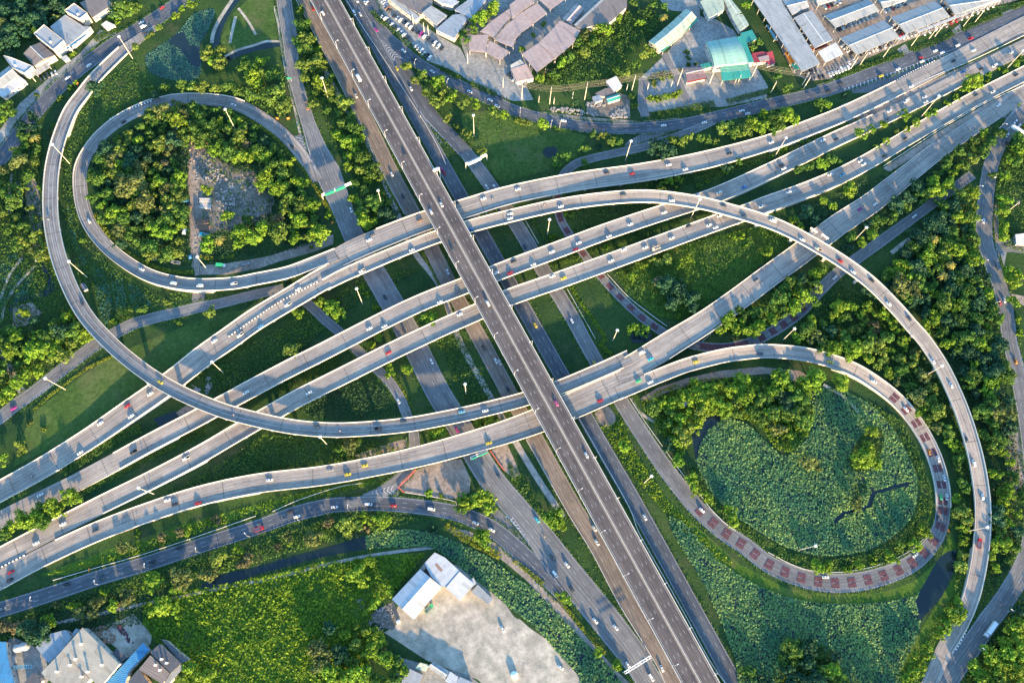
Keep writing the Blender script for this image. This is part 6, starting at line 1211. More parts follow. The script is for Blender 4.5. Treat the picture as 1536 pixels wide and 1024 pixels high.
def car_parts(kind):
    b = MB(); P = []
    if kind == 'car':
        loft(b, [(-2.2, .72, .6, .35, .62), (-2.1, .84, .74, .25, .88), (-1.35, .89, .76, .22, .98), (.95, .89, .76, .22, .95), (1.9, .86, .68, .22, .80), (2.2, .7, .55, .32, .6)])
        loft(b, [(-1.55, .72, .6, .9, .96), (-.95, .76, .58, .9, 1.42), (.35, .76, .58, .9, 1.44), (1.15, .72, .62, .88, .94)]); wheels(b, (-1.32, 1.38), .88)
        P = [('windscreen', [(.40, -.56, 1.45), (.40, .56, 1.45), (1.12, .64, .975), (1.12, -.64, .975)]), ('rear_window', [(-1.0, .55, 1.43), (-1.0, -.55, 1.43), (-1.5, -.62, .985), (-1.5, .62, .985)]),
             ('side_window', [(.3, -.62, 1.4), (-.9, -.62, 1.38), (-1.2, -.78, 1.0), (.8, -.78, 1.0)]), ('side_window', [(-.9, .62, 1.38), (.3, .62, 1.4), (.8, .78, 1.0), (-1.2, .78, 1.0)])]
    elif kind == 'van':
        loft(b, [(-2.45, .84, .74, .3, 1.7), (-2.35, .92, .8, .25, 1.98), (1.0, .92, .8, .25, 2.0), (1.75, .9, .74, .25, 1.25), (2.35, .86, .66, .25, .98), (2.5, .76, .6, .35, .75)]); wheels(b, (-1.5, 1.6), .92, .35)
        P = [('windscreen', [(1.05, -.74, 1.99), (1.05, .74, 1.99), (1.74, .74, 1.29), (1.74, -.74, 1.29)]), ('rear_window', [(-2.48, .7, 1.75), (-2.48, -.7, 1.75), (-2.5, -.72, 1.2), (-2.5, .72, 1.2)]),
             ('side_window', [(.9, -.86, 1.85), (-2.1, -.86, 1.85), (-2.1, -.92, 1.3), (1.3, -.92, 1.3)]), ('side_window', [(-2.1, .86, 1.85), (.9, .86, 1.85), (1.3, .92, 1.3), (-2.1, .92, 1.3)])]
    elif kind == 'pickup':
        loft(b, [(-.35, .88, .78, .3, 1.05), (1.1, .9, .78, .3, 1.05), (2.1, .88, .7, .3, .95), (2.45, .74, .6, .38, .7)]); loft(b, [(-.45, .8, .62, .95, 1.3), (-.2, .82, .62, .95, 1.68), (.75, .82, .62, .95, 1.68), (1.35, .76, .66, .95, 1.05)])
        b.box((-1.5, 0, .55), (2.3, 1.76, .25)); 
        for y in (-.86, .86): b.box((-1.5, y, .9), (2.3, .08, .5))
        b.box((-2.62, 0, .9), (.08, 1.76, .5)); wheels(b, (-1.6, 1.55), .9, .36)
        P = [('windscreen', [(.78, -.6, 1.69), (.78, .6, 1.69), (1.34, .66, 1.09), (1.34, -.66, 1.09)]), ('rear_window', [(-.25, .58, 1.62), (-.25, -.58, 1.62), (-.5, -.62, 1.2), (-.5, .62, 1.2)]), ('cargo_bed', [(-2.5, -.8, .69), (-.5, -.8, .69), (-.5, .8, .69), (-2.5, .8, .69)])]
    elif kind == 'truck':
        b.box((2.3, 0, 1.35), (1.7, 2.1, 1.9), 0, 0, .94); b.box((-.7, 0, .7), (5.6, 1.0, .3), 0, 1); wheels(b, (-2.4, -1.4, 2.2), 1.05, .48)
        P = [('windscreen', [(3.14, .9, 2.1), (3.14, -.9, 2.1), (3.17, -.95, 1.5), (3.17, .95, 1.5)])]
    elif kind == 'big truck':
        b.box((5.0, 0, 1.55), (2.2, 2.4, 2.3), 0, 0, .94); b.box((-.6, 0, .8), (10.6, 1.0, .3), 0, 1); wheels(b, (-4.6, -3.4, 3.0, 5.0), 1.2, .5)
        P = [('windscreen', [(6.06, 1.0, 2.4), (6.06, -1.0, 2.4), (6.12, -1.05, 1.6), (6.12, 1.05, 1.6)])]
    o = b.build('body', [CPM['white'], M['tyre']]); me = o.data; bpy.data.objects.remove(o); parts = []
    for nm, q in P:
        w = MB(); c = np.mean(q, 0); w.add(q, [(0, 1, 2, 3)]); w.add([tuple(np.array(p) + (0, 0, -.02)) for p in q], [(3, 2, 1, 0)]); o = w.build(nm, M['glass'] if nm != 'cargo_bed' else M['black']); parts.append((nm, o.data)); bpy.data.objects.remove(o)
    if kind in ('truck', 'big truck'):
        w = MB(); L = 5.0 if kind == 'truck' else 9.4; x = -1.2 if kind == 'truck' else -1.0
        w.box((x, 0, 2.0 if kind == 'truck' else 2.4), (L, 2.3 if kind == 'truck' else 2.5, 2.2 if kind == 'truck' else 2.7)); o = w.build('cargo_box', M['white']); parts.append(('cargo_box', o.data)); bpy.data.objects.remove(o)
    if kind == 'open truck': pass
    return me, parts
VM = {k: car_parts(k) for k in ('car', 'van', 'pickup', 'truck', 'big truck')}
def open_truck_parts():
    b = MB(); b.box((2.3, 0, 1.35), (1.7, 2.1, 1.9), 0, 0, .94); b.box((-.9, 0, .95), (5.2, 2.2, .2)); wheels(b, (-2.4, -1.4, 2.2), 1.05, .48)
    for y in (-1.08, 1.08): b.box((-.9, y, 1.45), (5.2, .1, .9))
    b.box((-3.46, 0, 1.45), (.1, 2.2, .9)); b.box((1.36, 0, 1.6), (.1, 2.2, 1.2))
    o = b.build('body', [CPM['white'], M['tyre']]); me = o.data; bpy.data.objects.remove(o)
    w = MB(); w.add([(-3.35, -1, 1.25), (1.25, -1, 1.25), (1.25, 1, 1.25), (-3.35, 1, 1.25)], [(0, 1, 2, 3)]); o = w.build('load', M['gravel']); l = o.data; bpy.data.objects.remove(o)
    w = MB(); w.add([(3.14, .9, 2.1), (3.14, -.9, 2.1), (3.17, -.95, 1.5), (3.17, .95, 1.5)], [(3, 2, 1, 0)]); o = w.build('windscreen', M['glass']); g_ = o.data; bpy.data.objects.remove(o)
    return me, [('load', l), ('windscreen', g_)]
VM['open truck'] = open_truck_parts()
NAMES = {'car': 'car', 'van': 'van', 'pickup': 'pickup_truck', 'truck': 'box_truck', 'big truck': 'lorry', 'open truck': 'open_truck'}
def vehicle(kind, colour, p, ang, pitch=0.0, boxcol=None, scale=1.0):
    me, parts = VM[kind]; r = bpy.data.objects.new(NAMES[kind], me); col.objects.link(r); r.location = p; r.rotation_euler = (0, -pitch, ang); r.scale = (scale,) * 3
    r.material_slots[0].link = 'OBJECT'; r.material_slots[0].material = CPM[colour]
    for nm, m_ in parts:
        o = bpy.data.objects.new(nm, m_); col.objects.link(o); o.parent = r
        if nm == 'cargo_box': o.material_slots[0].link = 'OBJECT'; o.material_slots[0].material = CPM[boxcol or 'white']
    return r
PH = dict(SP='on the elevated expressway', F1='on the northernmost flyover', F12='on the flyover dropping to the lower left', F2='on the slender curved eastern flyover', F3='on the upper middle flyover', F4='on the lower middle flyover', L='on the curved western ramp', D='on the broad southern flyover', F5='on the northeast ramp', LN='on the northwest loop ramp', LS='on the upper southeast loop', C='on the slip road into the southeast loop', C0='on the wide shaded road at top', A='on the left ground road', GL='on brown lanes left under the expressway', GR='on shaded lanes right under the expressway', FN='on the northern frontage road', B='on the small inner slip road', LR='on the bottom left frontage road', LF='on the left frontage road', UL='on the top left road', RR='on the red striped slip road', RS='on the right hand service road')
VEH = []
def cars(road, s):
    tk = s.split(); i = 0
    while i < len(tk):
        t = tk[i]; x, y, c = float(tk[i + 1]), float(tk[i + 2]), tk[i + 3]; i += 4; k = 'car'
        if ':' in c: c, k = c.split(':')
        u, v = px(int(t[0]), int(t[1]), x, y); VEH.append((road, u, v, c, k.replace('_', ' ')))
cars('UL', '00 972 45 red 00 848 137 white 00 860 160 white:van 00 868 195 black 00 533 392 white 00 405 468 white')
cars('LN', '00 740 728 black 00 1400 628 white 10 215 878 black 01 533 300 white 01 848 590 white 01 1040 675 white:van 01 1200 690 white:van 01 1403 676 white:pickup')
cars('GL', '10 340 52 red 10 600 575 white 11 815 20 white 11 880 153 black 11 1150 605 silver 12 1440 115 white 12 1478 115 silver 12 1365 38 black 12 1510 285 dark 23 500 92 white 23 510 180 white 23 900 935 white')
cars('SP', '10 402 78 white 10 615 470 white:truck 10 890 920 dark 11 1050 245 white 11 1113 203 white 11 1175 465 dark 11 1390 795 white:van 22 267 370 pink 22 447 680 silver')
cars('A', '10 306 640 brown:open_truck 11 570 235 white 11 775 758 black 11 890 962 dark 12 1053 118 white 12 1205 530 magenta 12 1455 808 dark 23 150 45 teal 23 245 270 black 23 330 315 white 23 258 370 white:van 23 357 460 black 23 500 650 white 23 622 690 white 23 697 915 white 23 835 990 white:van')
cars('GR', '10 590 80 white:van 10 625 85 silver 10 605 5 white 10 1118 1018 magenta 11 1130 12 red 21 140 925 yellow 23 797 30 white')
cars('FN', '10 665 12 silver 10 720 178 magenta 10 885 305 white 10 945 355 dark 10 1058 430 silver 10 1283 550 white 10 1405 600 white 10 1445 640 silver 20 310 725 white 20 910 753 white 20 1155 735 white 20 1380 665 white 20 1418 688 white 30 365 548 black 30 435 500 black 30 680 455 yellow 30 782 415 white 30 918 345 red 30 925 368 white 30 1005 305 white 30 1048 315 white 30 1140 272 white 30 1218 230 red:pickup 30 1235 302 white')
cars('C0', '10 830 415 yellow 10 930 533 white')
cars('C', '11 1385 97 white 11 1432 97 white 21 78 455 dark 21 360 900 white 22 497 133 yellow 22 1140 1010 white 33 345 388 white 33 885 258 white')
cars('F1', '20 1305 920 black 20 940 988 white 20 1040 1015 white 30 862 517 white 30 1115 365 black 30 20 853 white 11 678 415 white 11 695 382 dark 11 982 298 brown 11 1200 193 black 11 1365 167 white 21 35 110 white 21 568 10 black 21 720 17 red')
cars('F3', '30 1460 315 silver 30 1360 395 white:van 30 1280 412 black 30 1172 432 blue 30 940 582 silver 30 948 612 white 30 828 608 white:van 30 730 665 silver 30 720 718 dark 30 410 835 black 30 330 840 white 30 80 990 black 30 95 1010 white 11 680 945 white 11 770 933 white 11 1103 787 white 11 1215 735 dark 11 1440 612 white 11 1525 612 red 21 240 485 white 21 400 432 white 21 382 470 red 21 582 393 white 21 710 320 white 21 913 250 white 21 1108 138 white 21 1243 130 white 21 1392 98 blue 21 128 563 white 21 10 542 black 02 1475 305 white 02 800 662 black:pickup 02 240 920 white')
cars('F4', '30 555 965 white 30 575 985 white 30 700 935 black 30 823 830 black 30 1250 570 dark 30 1350 550 silver 30 1490 450 black 11 1222 860 white 21 242 632 white 21 310 642 yellow 21 595 540 white 21 670 473 white 21 800 460 white 21 862 467 beige:open_truck 21 960 403 white 21 1060 330 black 21 1183 325 white 21 1222 340 white 21 1245 270 white 21 1497 212 white 31 372 22 white 31 447 25 lightblue 31 125 128 white 02 1115 700 white:pickup 12 795 65 red 12 318 307 white 03 375 70 white 03 215 185 white')
cars('F5', '30 1385 630 white 31 553 230 magenta 31 645 200 white 21 1463 652 dark')
cars('RS', '30 1490 612 yellow 30 1487 730 white 30 1525 765 white 30 1437 812 white 30 1455 870 black 31 1365 28 white 31 1295 300 white 31 1380 575 grey:open_truck 31 1393 787 red 31 1420 775 white 32 1488 117 orange 33 1330 700 white:big_truck')
cars('L', '01 288 280 grey 01 490 795 dark 02 960 243 yellow 12 365 508 dark 12 735 522 black:pickup 12 885 478 dark 12 1235 420 lightblue 12 1375 415 white 22 780 67 white:van')
cars('F12', '01 1440 985 white:pickup 01 1285 1020 white 11 252 710 white 11 190 803 white:pickup 11 28 935 lightblue 02 900 313 white 02 762 385 red 02 785 447 white 02 600 490 white 02 480 667 white')
cars('F2', '11 935 475 silver 11 635 600 white:pickup 11 1285 350 blue 11 1525 258 white 11 1525 285 white 21 293 213 white 21 668 140 dark 21 960 178 white 21 1270 208 dark 21 1393 270 dark 31 30 300 white:van 31 207 412 white 31 302 468 beige:pickup 31 435 540 red 31 513 605 silver 31 623 655 black 31 727 797 white 31 848 885 dark 32 985 120 silver 32 1100 262 silver 32 1195 588 dark 32 1237 730 white:van 32 1290 932 white 33 1268 185 red:open_truck')
cars('RR', '31 403 640 white 31 880 272 white 31 215 810 yellow')
cars('LF', '02 80 400 magenta')
cars('D', '02 1003 950 white 02 1048 975 black 02 1188 968 red 12 82 830 white 12 445 768 grey 12 550 795 yellow 12 652 743 yellow 12 1397 608 yellow 22 760 235 green 22 830 243 white 22 530 353 red 22 832 105 teal 03 573 108 dark 03 65 357 red 03 58 405 black')
cars('B', '12 855 358 white')
cars('LR', '12 555 910 dark 12 470 992 white 12 675 977 white:van 12 825 983 red 12 1052 1005 white:van 12 205 1018 black 03 1075 210 black 03 912 298 black 03 612 392 dark 03 400 430 black 03 15 577 grey 13 245 25 white 13 1318 63 white 13 1415 105 white 13 20 100 red:open_truck')
cars('LS', '22 1105 120 yellow 22 1490 72 dark 32 375 122 yellow 32 637 240 white 32 830 405 white 32 970 663 orange 32 1023 703 white 32 1058 818 silver 32 1040 932 green 32 1075 932 white 33 1018 35 dark')
sets = {}
for i, e in enumerate(VEH): sets.setdefault((e[0], e[3], e[4]), []).append(i)
VL = {}
def kname(c, k): return {'van': f'{c} van', 'pickup': f'{c} pickup truck', 'truck': f'{c} box truck', 'big truck': 'long lorry with a pale box body', 'open truck': f'{c} open bed truck', 'car': f'{c} ' + ('taxi' if c in ('yellow', 'magenta', 'green', 'pink') else 'car')}[k]
for (rd, c, k), ids in sets.items():
    vert = rd in ('SP', 'GL', 'GR', 'A', 'RS', 'LS', 'C'); ids.sort(key=lambda i: VEH[i][2] if vert else VEH[i][1]); nm = kname('dark blue' if c == 'dark' else c.replace('lightblue', 'light blue'), k)
    for j, i in enumerate(ids):
        if len(ids) == 1: VL[i] = f'only {nm} {PH[rd]}'
        elif j == 0: VL[i] = f'{"topmost" if vert else "leftmost"} {nm} {PH[rd]}'
        elif j == len(ids) - 1: VL[i] = f'{"lowest" if vert else "rightmost"} {nm} {PH[rd]}'
        else: VL[i] = f'{ordinal(j)} {nm} from the {"top" if vert else "left"} {PH[rd]}'
for i, (rd, u, v, c, k) in enumerate(VEH):
    P = ROADS[rd]; z = float(P.c[:, 2].mean())
    for _ in range(4): q = W(u, v, z + .8); kk, _d = P.near(q[0], q[1]); z = P.c[kk, 2]
    t = P.t[kk]; k2 = min(kk + 1, len(P.s) - 1); k1 = max(kk - 1, 0); sl = (P.c[k2, 2] - P.c[k1, 2]) / max(.1, P.s[k2] - P.s[k1])
    side = (q[0] - P.c[kk, 0]) * P.n[kk, 0] + (q[1] - P.c[kk, 1]) * P.n[kk, 1]; lim = P.w[kk] / 2 - 1.5
    if abs(side) > lim + .3 and abs(side) < lim + 6: sh = (abs(side) - lim) * (-1 if side > 0 else 1); q = np.array([q[0] + P.n[kk, 0] * sh, q[1] + P.n[kk, 1] * sh, z])
    ang = math.atan2(t[1], t[0]); pitch = math.atan(sl)
    flip = (rd == 'SP' and side < 0) or (rd in ('F1', 'F3', 'L', 'RS') and i % 2 and rd == 'RS')
    if flip: ang += math.pi; pitch = -pitch
    base = z - side * P.bank[kk] if P not in GROUND_PATHS else .16
    roll = -math.atan(P.bank[kk]) * (-1 if flip else 1)
    r = vehicle(k, c, (q[0], q[1], base + .04), ang, pitch, 'white'); r.rotation_euler[0] = roll
    tag(r, VL[i], {'car': 'taxi' if c in ('yellow', 'magenta', 'green', 'pink') else 'car', 'van': 'van', 'pickup': 'pickup truck'}.get(k, 'truck'), 'vehicles ' + PH[rd])
# parked rows
PK = ['white', 'white', 'silver', 'black', 'white', 'dark', 'grey', 'white', 'black', 'silver', 'red', 'white', 'dark', 'black']
def parked(a, b, n, phrase, seed, z=.05, cols=None, along=False, pool=None):
    A, B = W(*a, .6), W(*b, .6); d = (B - A)[:2]; ang = math.atan2(d[1], d[0]) + (0 if along else math.pi / 2); r_ = random.Random(seed)
    for k in range(n):
        p = A + (B - A) * (k + .5) / n; c = cols[k] if cols else r_.choice(pool or PK); kd = 'car' if r_.random() < .75 else r_.choice(['pickup', 'van'])
        r = vehicle(kd, c, (p[0] + r_.uniform(-.15, .15), p[1] + r_.uniform(-.2, .2), z), ang + (math.pi if r_.random() < .5 else 0) + r_.uniform(-.03, .03))
        nm = kname('dark blue' if c == 'dark' else c, kd).replace('taxi', 'car'); pos = 'first' if k == 0 else 'last' if k == n - 1 else ordinal(k)
        tag(r, f'parked {nm}, {pos} in row {phrase}', 'car' if kd == 'car' else 'pickup truck' if kd == 'pickup' else 'van', 'parked vehicles ' + phrase)
w, k_, s_, g_ = 'white', 'black', 'silver', 'grey'
parked(px(1, 0, 818, 88), px(1, 0, 1125, 300), 15, 'on the car park showroom side', 1, cols=[k_, s_, w, 'dark', w, w, 'dark', k_, 'magenta', w, k_, 'dark', w, s_, k_])
parked(px(1, 0, 750, 90), px(1, 0, 935, 252), 10, 'at the upper car park hedge', 2, cols=[s_, w, 'dark', w, k_, w, w, s_, k_, 'dark'])
parked(px(1, 0, 950, 272), px(1, 0, 1050, 358), 6, 'at the lower car park hedge', 3, cols=[w, s_, w, w, 'dark', w])
parked(px(1, 0, 762, 0), px(1, 0, 800, 72), 5, 'at the upper left end of the car park', 4, cols=[w, w, s_, 'brown', k_])
parked(px(1, 0, 650, 5), px(1, 0, 672, 25), 1, 'at the top edge beside the frontage road', 5, cols=[s_])
parked(px(0, 0, 232, 478), px(0, 0, 345, 430), 5, 'in front of the top left shophouses', 6, cols=[k_, 'dark', k_, s_, w])
parked(px(3, 0, 412, 180), px(3, 0, 632, 98), 9, 'below the upper middle depot shed', 7)
parked(px(3, 0, 545, 330), px(3, 0, 755, 258), 9, 'below the front left depot shed', 8)
parked(px(3, 0, 800, 228), px(3, 0, 890, 200), 4, 'below the front centre depot shed', 9)
parked(px(3, 0, 440, 265), px(3, 0, 512, 330), 4, 'left of the front left depot shed', 10)
parked(px(3, 0, 742, 150), px(3, 0, 812, 218), 4, 'between the two front depot sheds', 11)
parked(px(3, 0, 690, 72), px(3, 0, 830, 20), 6, 'below the top edge depot shed', 12)
parked(px(3, 0, 330, 50), px(3, 0, 440, 8), 5, 'below the top edge depot shed at left', 13)
parked(px(3, 0, 85, 25), px(3, 0, 135, 108), 4, 'between the long shed and the pale shed', 14)
parked(px(3, 0, 165, 150), px(3, 0, 262, 280), 6, 'beside the slanted depot shed', 15)
parked(px(3, 0, 1040, 25), px(3, 0, 1105, 90), 4, 'left of the front right depot shed', 16, pool=['black', 'dark', 'white'])
parked(px(3, 0, 920, 208), px(3, 0, 1360, 28), 14, 'along the white fascia canopy', 17, pool=['white', 'white', 'silver', 'red', 'white'])
parked(px(3, 0, 360, 452), px(3, 0, 485, 402), 7, 'on the depot forecourt', 18, cols=[w] * 7)
parked(px(3, 0, 205, 445), px(3, 0, 300, 420), 5, 'upper at the depot corner', 19, pool=['black', 'dark', 'black', 'grey'])
parked(px(3, 0, 225, 475), px(3, 0, 345, 458), 5, 'lower at the depot corner', 20, pool=['black', 'dark', 'white', 'grey'])
parked(px(3, 0, 470, 385), px(3, 0, 530, 360), 2, 'beside the depot gate post', 25, cols=[w, s_])
parked(px(2, 0, 0, 470), px(2, 0, 90, 515), 4, 'by the small pink square roof', 21)
parked(px(1, 0, 1510, 440), px(1, 0, 1540, 470), 2, 'in the market forecourt', 22, cols=[k_, 'dark'])
def single(t, x, y, kind, c, ang, label, box=None):
    q = W(*px(int(t[0]), int(t[1]), x, y), .8); tag(vehicle(kind, c, (q[0], q[1], .06), rad(ang), 0, box), label, 'truck' if 'truck' in kind else 'car')
single('01', 1055, 552, 'open truck', 'grey', 175, 'grey open truck parked under trees in the northwest loop')
single('01', 910, 522, 'open truck', 'dark', 165, 'dark trailer truck half hidden by trees in the northwest loop')
single('01', 1330, 570, 'truck', 'white', 0, 'truck with a green cargo box on the northwest dirt track', 'green')
single('01', 1475, 562, 'open truck', 'grey', 12, 'grey flatbed truck on the northwest dirt track')
single('01', 1225, 385, 'open truck', 'teal', 175, 'teal cabbed truck beside the log stacks in the northwest loop')
single('01', 235, 522, 'open truck', 'white', 80, 'white parked truck in the marsh clearing left of the western ramp')
single('13', 1480, 700, 'car', 'white', -55, 'white car alone on the concrete yard')
single('23', 292, 930, 'car', 'white', -35, 'white car beside the canal edge of the concrete yard')
single('13', 1040, 575, 'open truck', 'green', 50, 'green farm truck beside the white L shaped warehouse')
single('10', 1472, 585, 'car', 'black', -80, 'black car leaving the market forecourt')
single('21', 885, 458, 'car', 'white', 20, 'white car squeezed beside the beige truck') if False else None

# motorcycles with riders
def skin_person(name, loc, ang, label):
    V = [(0, 0, .85), (.05, 0, 1.1), (.12, 0, 1.38), (.15, 0, 1.52), (.17, 0, 1.68), (.12, .2, 1.36), (.35, .3, 1.15), (.58, .3, 1.1), (.12, -.2, 1.36), (.35, -.3, 1.15), (.58, -.3, 1.1), (.02, .13, .82), (.42, .2, .8), (.32, .2, .4), (.42, .2, .34), (.02, -.13, .82), (.42, -.2, .8), (.32, -.2, .4), (.42, -.2, .34)]
    E_ = [(0, 1), (1, 2), (2, 3), (3, 4), (2, 5), (5, 6), (6, 7), (2, 8), (8, 9), (9, 10), (0, 11), (11, 12), (12, 13), (13, 14), (0, 15), (15, 16), (16, 17), (17, 18)]
    R = [.15, .15, .16, .07, .12, .08, .06, .045, .08, .06, .045, .11, .09, .06, .05, .11, .09, .06, .05]
    me = bpy.data.meshes.new('person'); me.from_pydata(V, E_, []); o = bpy.data.objects.new(name, me); col.objects.link(o); o.modifiers.new('skin', 'SKIN')
    for i, sv in enumerate(me.skin_vertices[0].data): sv.radius = (R[i], R[i]); sv.use_root = (i == 0)
    o.modifiers.new('sub', 'SUBSURF').render_levels = 1; me.materials.append(CPM['beige']); o.location = loc; o.rotation_euler = (0, 0, ang); tag(o, label, 'person'); return o
def motorbike(road, t, x, y, c, phrase):
    P = ROADS[road]; z = 8.0
    for _ in range(4): q = W(*px(int(t[0]), int(t[1]), x, y), z + .6); k, d = P.near(q[0], q[1]); z = P.c[k, 2]
    z = z if P not in GROUND_PATHS else .16; ang = math.atan2(P.t[k, 1], P.t[k, 0]); r = empty('motorcycle', (q[0], q[1], z), ang); tag(r, f'{c} motorcycle {phrase}', 'motorcycle')
    mb = MB(); loft(mb, [(-.85, .08, .1, .55, .75), (-.3, .13, .14, .4, .82), (.2, .12, .14, .4, .85), (.6, .1, .08, .5, .8)]); mb.build('body', CPM[c], r)
    for xx in (-.65, .65): w = MB(); w.tube((xx, -.06, .3), (xx, .06, .3), .3, .3, 12); w.build('wheel', M['black'], r)
    w = MB(); w.tube((.58, -.32, 1.02), (.58, .32, 1.02), .025, .025, 6); w.tube((.66, 0, .4), (.56, 0, 1.02), .04, .04, 6); w.build('handlebar', M['metal'], r)
    skin_person('person', (q[0], q[1], z + .02), ang, f'motorcycle rider seated leaning forward {phrase}')
motorbike('L', '02', 1400, 440, 'orange', 'on the curved western ramp above the middle flyover')
motorbike('L', '12', 502, 538, 'red', 'on the lower bend of the western ramp')
motorbike('F12', '02', 193, 808, 'dark', 'near the foot of the lower left flyover')
motorbike('F1', '11', 1422, 172, 'dark', 'on the northernmost flyover right of the expressway')
motorbike('F2', '21', 198, 205, 'red', 'on the eastern flyover just right of the expressway')
motorbike('A', '23', 195, 145, 'red', 'at the chevrons of the bottom ground road')
motorbike('GR', '10', 985, 700, 'dark', 'just above the chevrons right of the expressway')

# ------------------------------------------------------------------ small things
def pile(t, x, y, n, L, ang, mat, label, name='log_stack', cat='log stack', r=.28):
    q = W(*px(int(t[0]), int(t[1]), x, y), 0); rt = empty(name, q, rad(ang)); tag(rt, label, cat); rr = random.Random(x)
    mb = MB()
    for k in range(n): yy = (k % 7 - 3) * r * 2.3; zz = r + (k // 7) * r * 1.7; dx = rr.uniform(-.6, .6); mb.tube((-L / 2 + dx, yy + rr.uniform(-.2, .2), zz), (L / 2 + dx, yy + rr.uniform(-.3, .3), zz), r, r * .85, 6)
    mb.build('logs', M[mat], rt)
M['rubble'] = mat_plain('pale_rubble', (.24, .23, .22), .95, .5, .8); M['log'] = mat_plain('rusty_logs', (.26, .15, .10), .9, .3, 1.5); M['palelog'] = mat_plain('pale_planks', (.5, .46, .42), .9, .2, 1.5)
pile('01', 1215, 310, 18, 9, 8, 'log', 'stack of rusty brown logs beside the yard track'); pile('01', 1225, 345, 14, 8, -5, 'log', 'lower stack of rusty brown logs')
pile('01', 1235, 180, 20, 8, 3, 'palelog', 'stack of pale planks on the northwest yard'); pile('01', 1235, 215, 14, 8, -4, 'palelog', 'lower stack of pale planks on the northwest yard')
pile('01', 1075, 140, 12, 6, 85, 'palelog', 'stack of pale pipes left of the yard track'); pile('01', 1080, 240, 14, 6, 70, 'palelog', 'stack of grey planks left of the yard track'); pile('01', 1130, 240, 14, 8, 88, 'log', 'row of red brown beams along the yard track')
def tarp(t, x, y, d, ang, mat, label, h=1.6, name='tarpaulin_heap', cat='tarpaulin'):
    q = W(*px(int(t[0]), int(t[1]), x, y), 0); mb = MB(); L, w_ = d; n = 8; V = []; rr = random.Random(x + y)
    for j in range(n + 1):
        for i in range(n + 1):
            a, b = i / n, j / n; V.append(((a - .5) * L, (b - .5) * w_, h * (math.sin(math.pi * a) * math.sin(math.pi * b)) ** .4 * rr.uniform(.8, 1.05) if 0 < a < 1 and 0 < b < 1 else 0))
    mb.add(V, [(j * (n + 1) + i, j * (n + 1) + i + 1, (j + 1) * (n + 1) + i + 1, (j + 1) * (n + 1) + i) for j in range(n) for i in range(n)]); o = mb.build(name, M[mat], None, True); o.location = q; o.rotation_euler = (0, 0, rad(ang)); tag(o, label, cat)
tarp('01', 1095, 182, (9, 3), 8, 'blue_roof', 'long blue tarpaulin heap beside the yard track'); tarp('01', 1140, 518, (3, 3.5), 20, 'blue_roof', 'small blue tarpaulin heap at the lower track'); tarp('01', 1105, 365, (3, 5), 5, 'white', 'white tarpaulin heap beside the lower track')
rr = random.Random(5)
def debris(t, pts, n, label, mat='rubble', s=(.6, 2.0), name='rubble_heap'):
    mb = MB(); P = T(t, pts); c = None
    poly = world_poly(P); lo, hi = poly.min(0), poly.max(0); k = 0
    while k < n:
        x, y = rr.uniform(lo[0], hi[0]), rr.uniform(lo[1], hi[1])
        if not inside(poly, np.array([x]), np.array([y]))[0]: continue
        a = rr.uniform(*s); mb.box((x, y, a * .2), (a, a * rr.uniform(.4, 1), a * .45), rr.random() * 3, 0, rr.uniform(.6, 1)); k += 1
    tag(mb.build(name, M[mat]), label, 'rubble', None, 'stuff')
debris('20', '590 690 640 655 690 650 700 705 600 710', 120, 'white rubble heap by the northern frontage road'); debris('20', '440 620 480 610 560 610 560 640 450 640', 60, 'low rubble beside the teal container'); debris('20', '220 650 300 640 420 660 515 680 510 700 380 690 240 670', 110, 'pale rubble strip along the northern frontage road')
debris('02', '1235 220 1260 215 1275 260 1255 310 1235 320', 40, 'white debris between the left flyovers'); debris('02', '1150 260 1200 280 1215 300 1180 300', 20, 'white debris under the western ramp'); debris('13', '670 660 710 590 780 555 830 600 800 690 740 720', 150, 'white rubbish strewn beside the white warehouse', s=(.4, 1.3)); debris('13', '610 520 660 530 650 590 620 580', 30, 'small white rubbish patch in the scrub', s=(.4, 1.2))
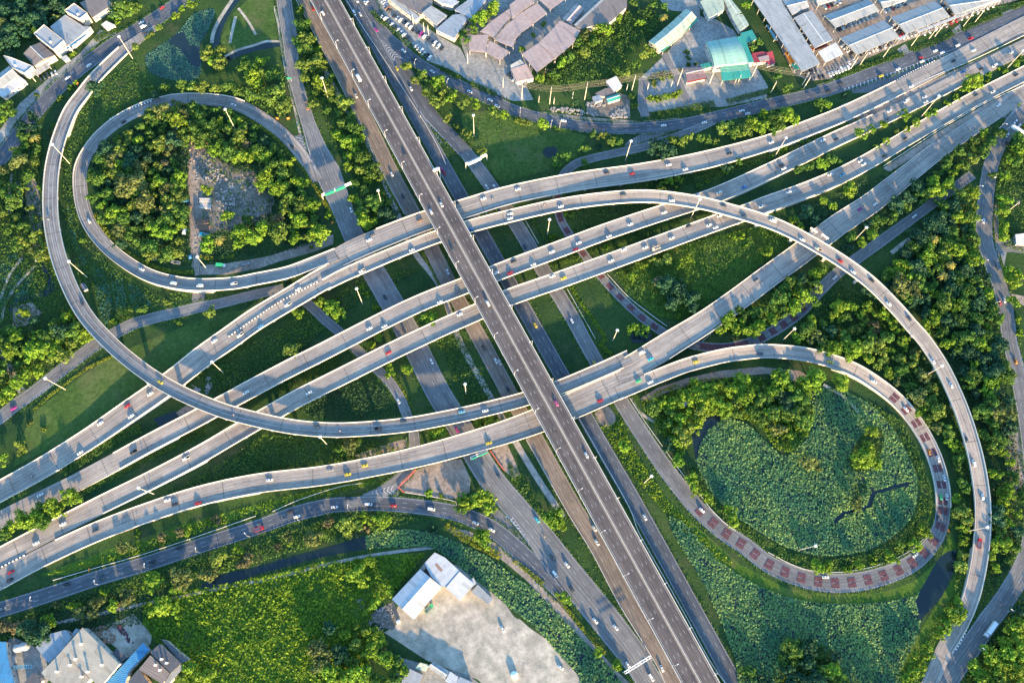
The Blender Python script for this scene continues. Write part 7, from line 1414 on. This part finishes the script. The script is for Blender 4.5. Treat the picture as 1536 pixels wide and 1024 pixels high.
debris('01', '1200 -60 1300 -20 1380 60 1300 90 1210 60', 120, 'broken grey rubble in the upper yard of the northwest loop', 'gravel', (.4, 1.6)); debris('01', '1170 -20 1190 -20 1200 480 1170 480', 80, 'loose rubble along the northwest yard track', 'rubble', (.3, 1.2)); debris('01', '1450 20 1560 40 1600 150 1480 230 1420 180', 140, 'dark scattered spoil on the northwest yard', 'dirt', (.4, 1.8)); debris('01', '1290 130 1400 60 1420 250 1320 260', 90, 'grey rocks and rubble on the northwest yard', 'gravel', (.6, 1.8)); debris('01', '1090 -150 1200 -180 1270 -60 1180 10 1120 0', 60, 'brown rubble at the top of the northwest yard', 'dirt', (.6, 2.0)); debris('03', '560 690 640 680 700 760 640 820 580 740', 60, 'dark scrap in the factory back yard', 'log', (.6, 2.2)); debris('03', '700 680 720 670 800 780 780 800', 40, 'red brown scrap pile in the factory back yard', 'redpaint', (.6, 1.8)); debris('20', '1290 380 1290 380 1400 375 1460 350', 1, 'pale block on the yard', 'gravel') if False else None
def tank(t, x, y, r, h, mat, label):
    q = W(*px(int(t[0]), int(t[1]), x, y), h); rt = empty('storage_tank', (q[0], q[1], 0)); tag(rt, label, 'tank'); mb = MB(); mb.tube((0, 0, 0), (0, 0, h), r, r, 20); mb.build('tank_shell', M[mat], rt); mb = MB(); mb.tube((0, 0, h), (0, 0, h + r * .35), r * 1.02, r * .12, 20); mb.build('tank_lid', M[mat], rt)
tank('23', 14, 975, 2.3, 1.8, 'white', 'round white tank on the concrete yard'); tank('03', 100, 815, 2.4, 5, 'wall_grey', 'left one of two grey tanks in the factory yard'); tank('03', 138, 805, 2.6, 5, 'wall_grey', 'right one of two grey tanks in the factory yard'); tank('13', 853, 655, 1.2, 2.2, 'white', 'small white water tank at the corner of the concrete yard')
tarp('03', 70, 888, (6, 5), 20, 'palegrey_roof', 'pale heap in the factory yard beside the blue shed', 1.8, 'material_heap', 'heap')
q0 = W(*px(0, 3, 75, 930), 3); q1 = W(*px(0, 3, 195, 922), 3); r = empty('conveyor', (*((q0 + q1) / 2)[:2], 0)); tag(r, 'blue lattice conveyor beside the bottom left silo shed', 'conveyor'); c = np.array([*((q0 + q1) / 2)[:2], 0])
mb = MB()
for o in (-.9, .9):
    for z in (3, 4.2): mb.tube(q0 - c + (0, o, z - 3), q1 - c + (0, o, z - 3), .15, .15, 5)
for k in range(9): p = (q0 - c) * (1 - k / 8) + (q1 - c) * (k / 8); mb.box((p[0], p[1], 3.6), (.2, 2.0, 1.4))
mb.build('lattice', M['blue_roof'], r)
mb = MB()
for k in (0, 8): p = (q0 - c) * (1 - k / 8) + (q1 - c) * (k / 8); mb.box((p[0], p[1], 1.5), (.3, .3, 3))
mb.build('legs', M['metal'], r)
print('objects', len(bpy.data.objects))

for o in bpy.data.objects:
    if 'label' in o and len(o['label'].split()) > 16: print('LONG', len(o['label'].split()), o['label'])
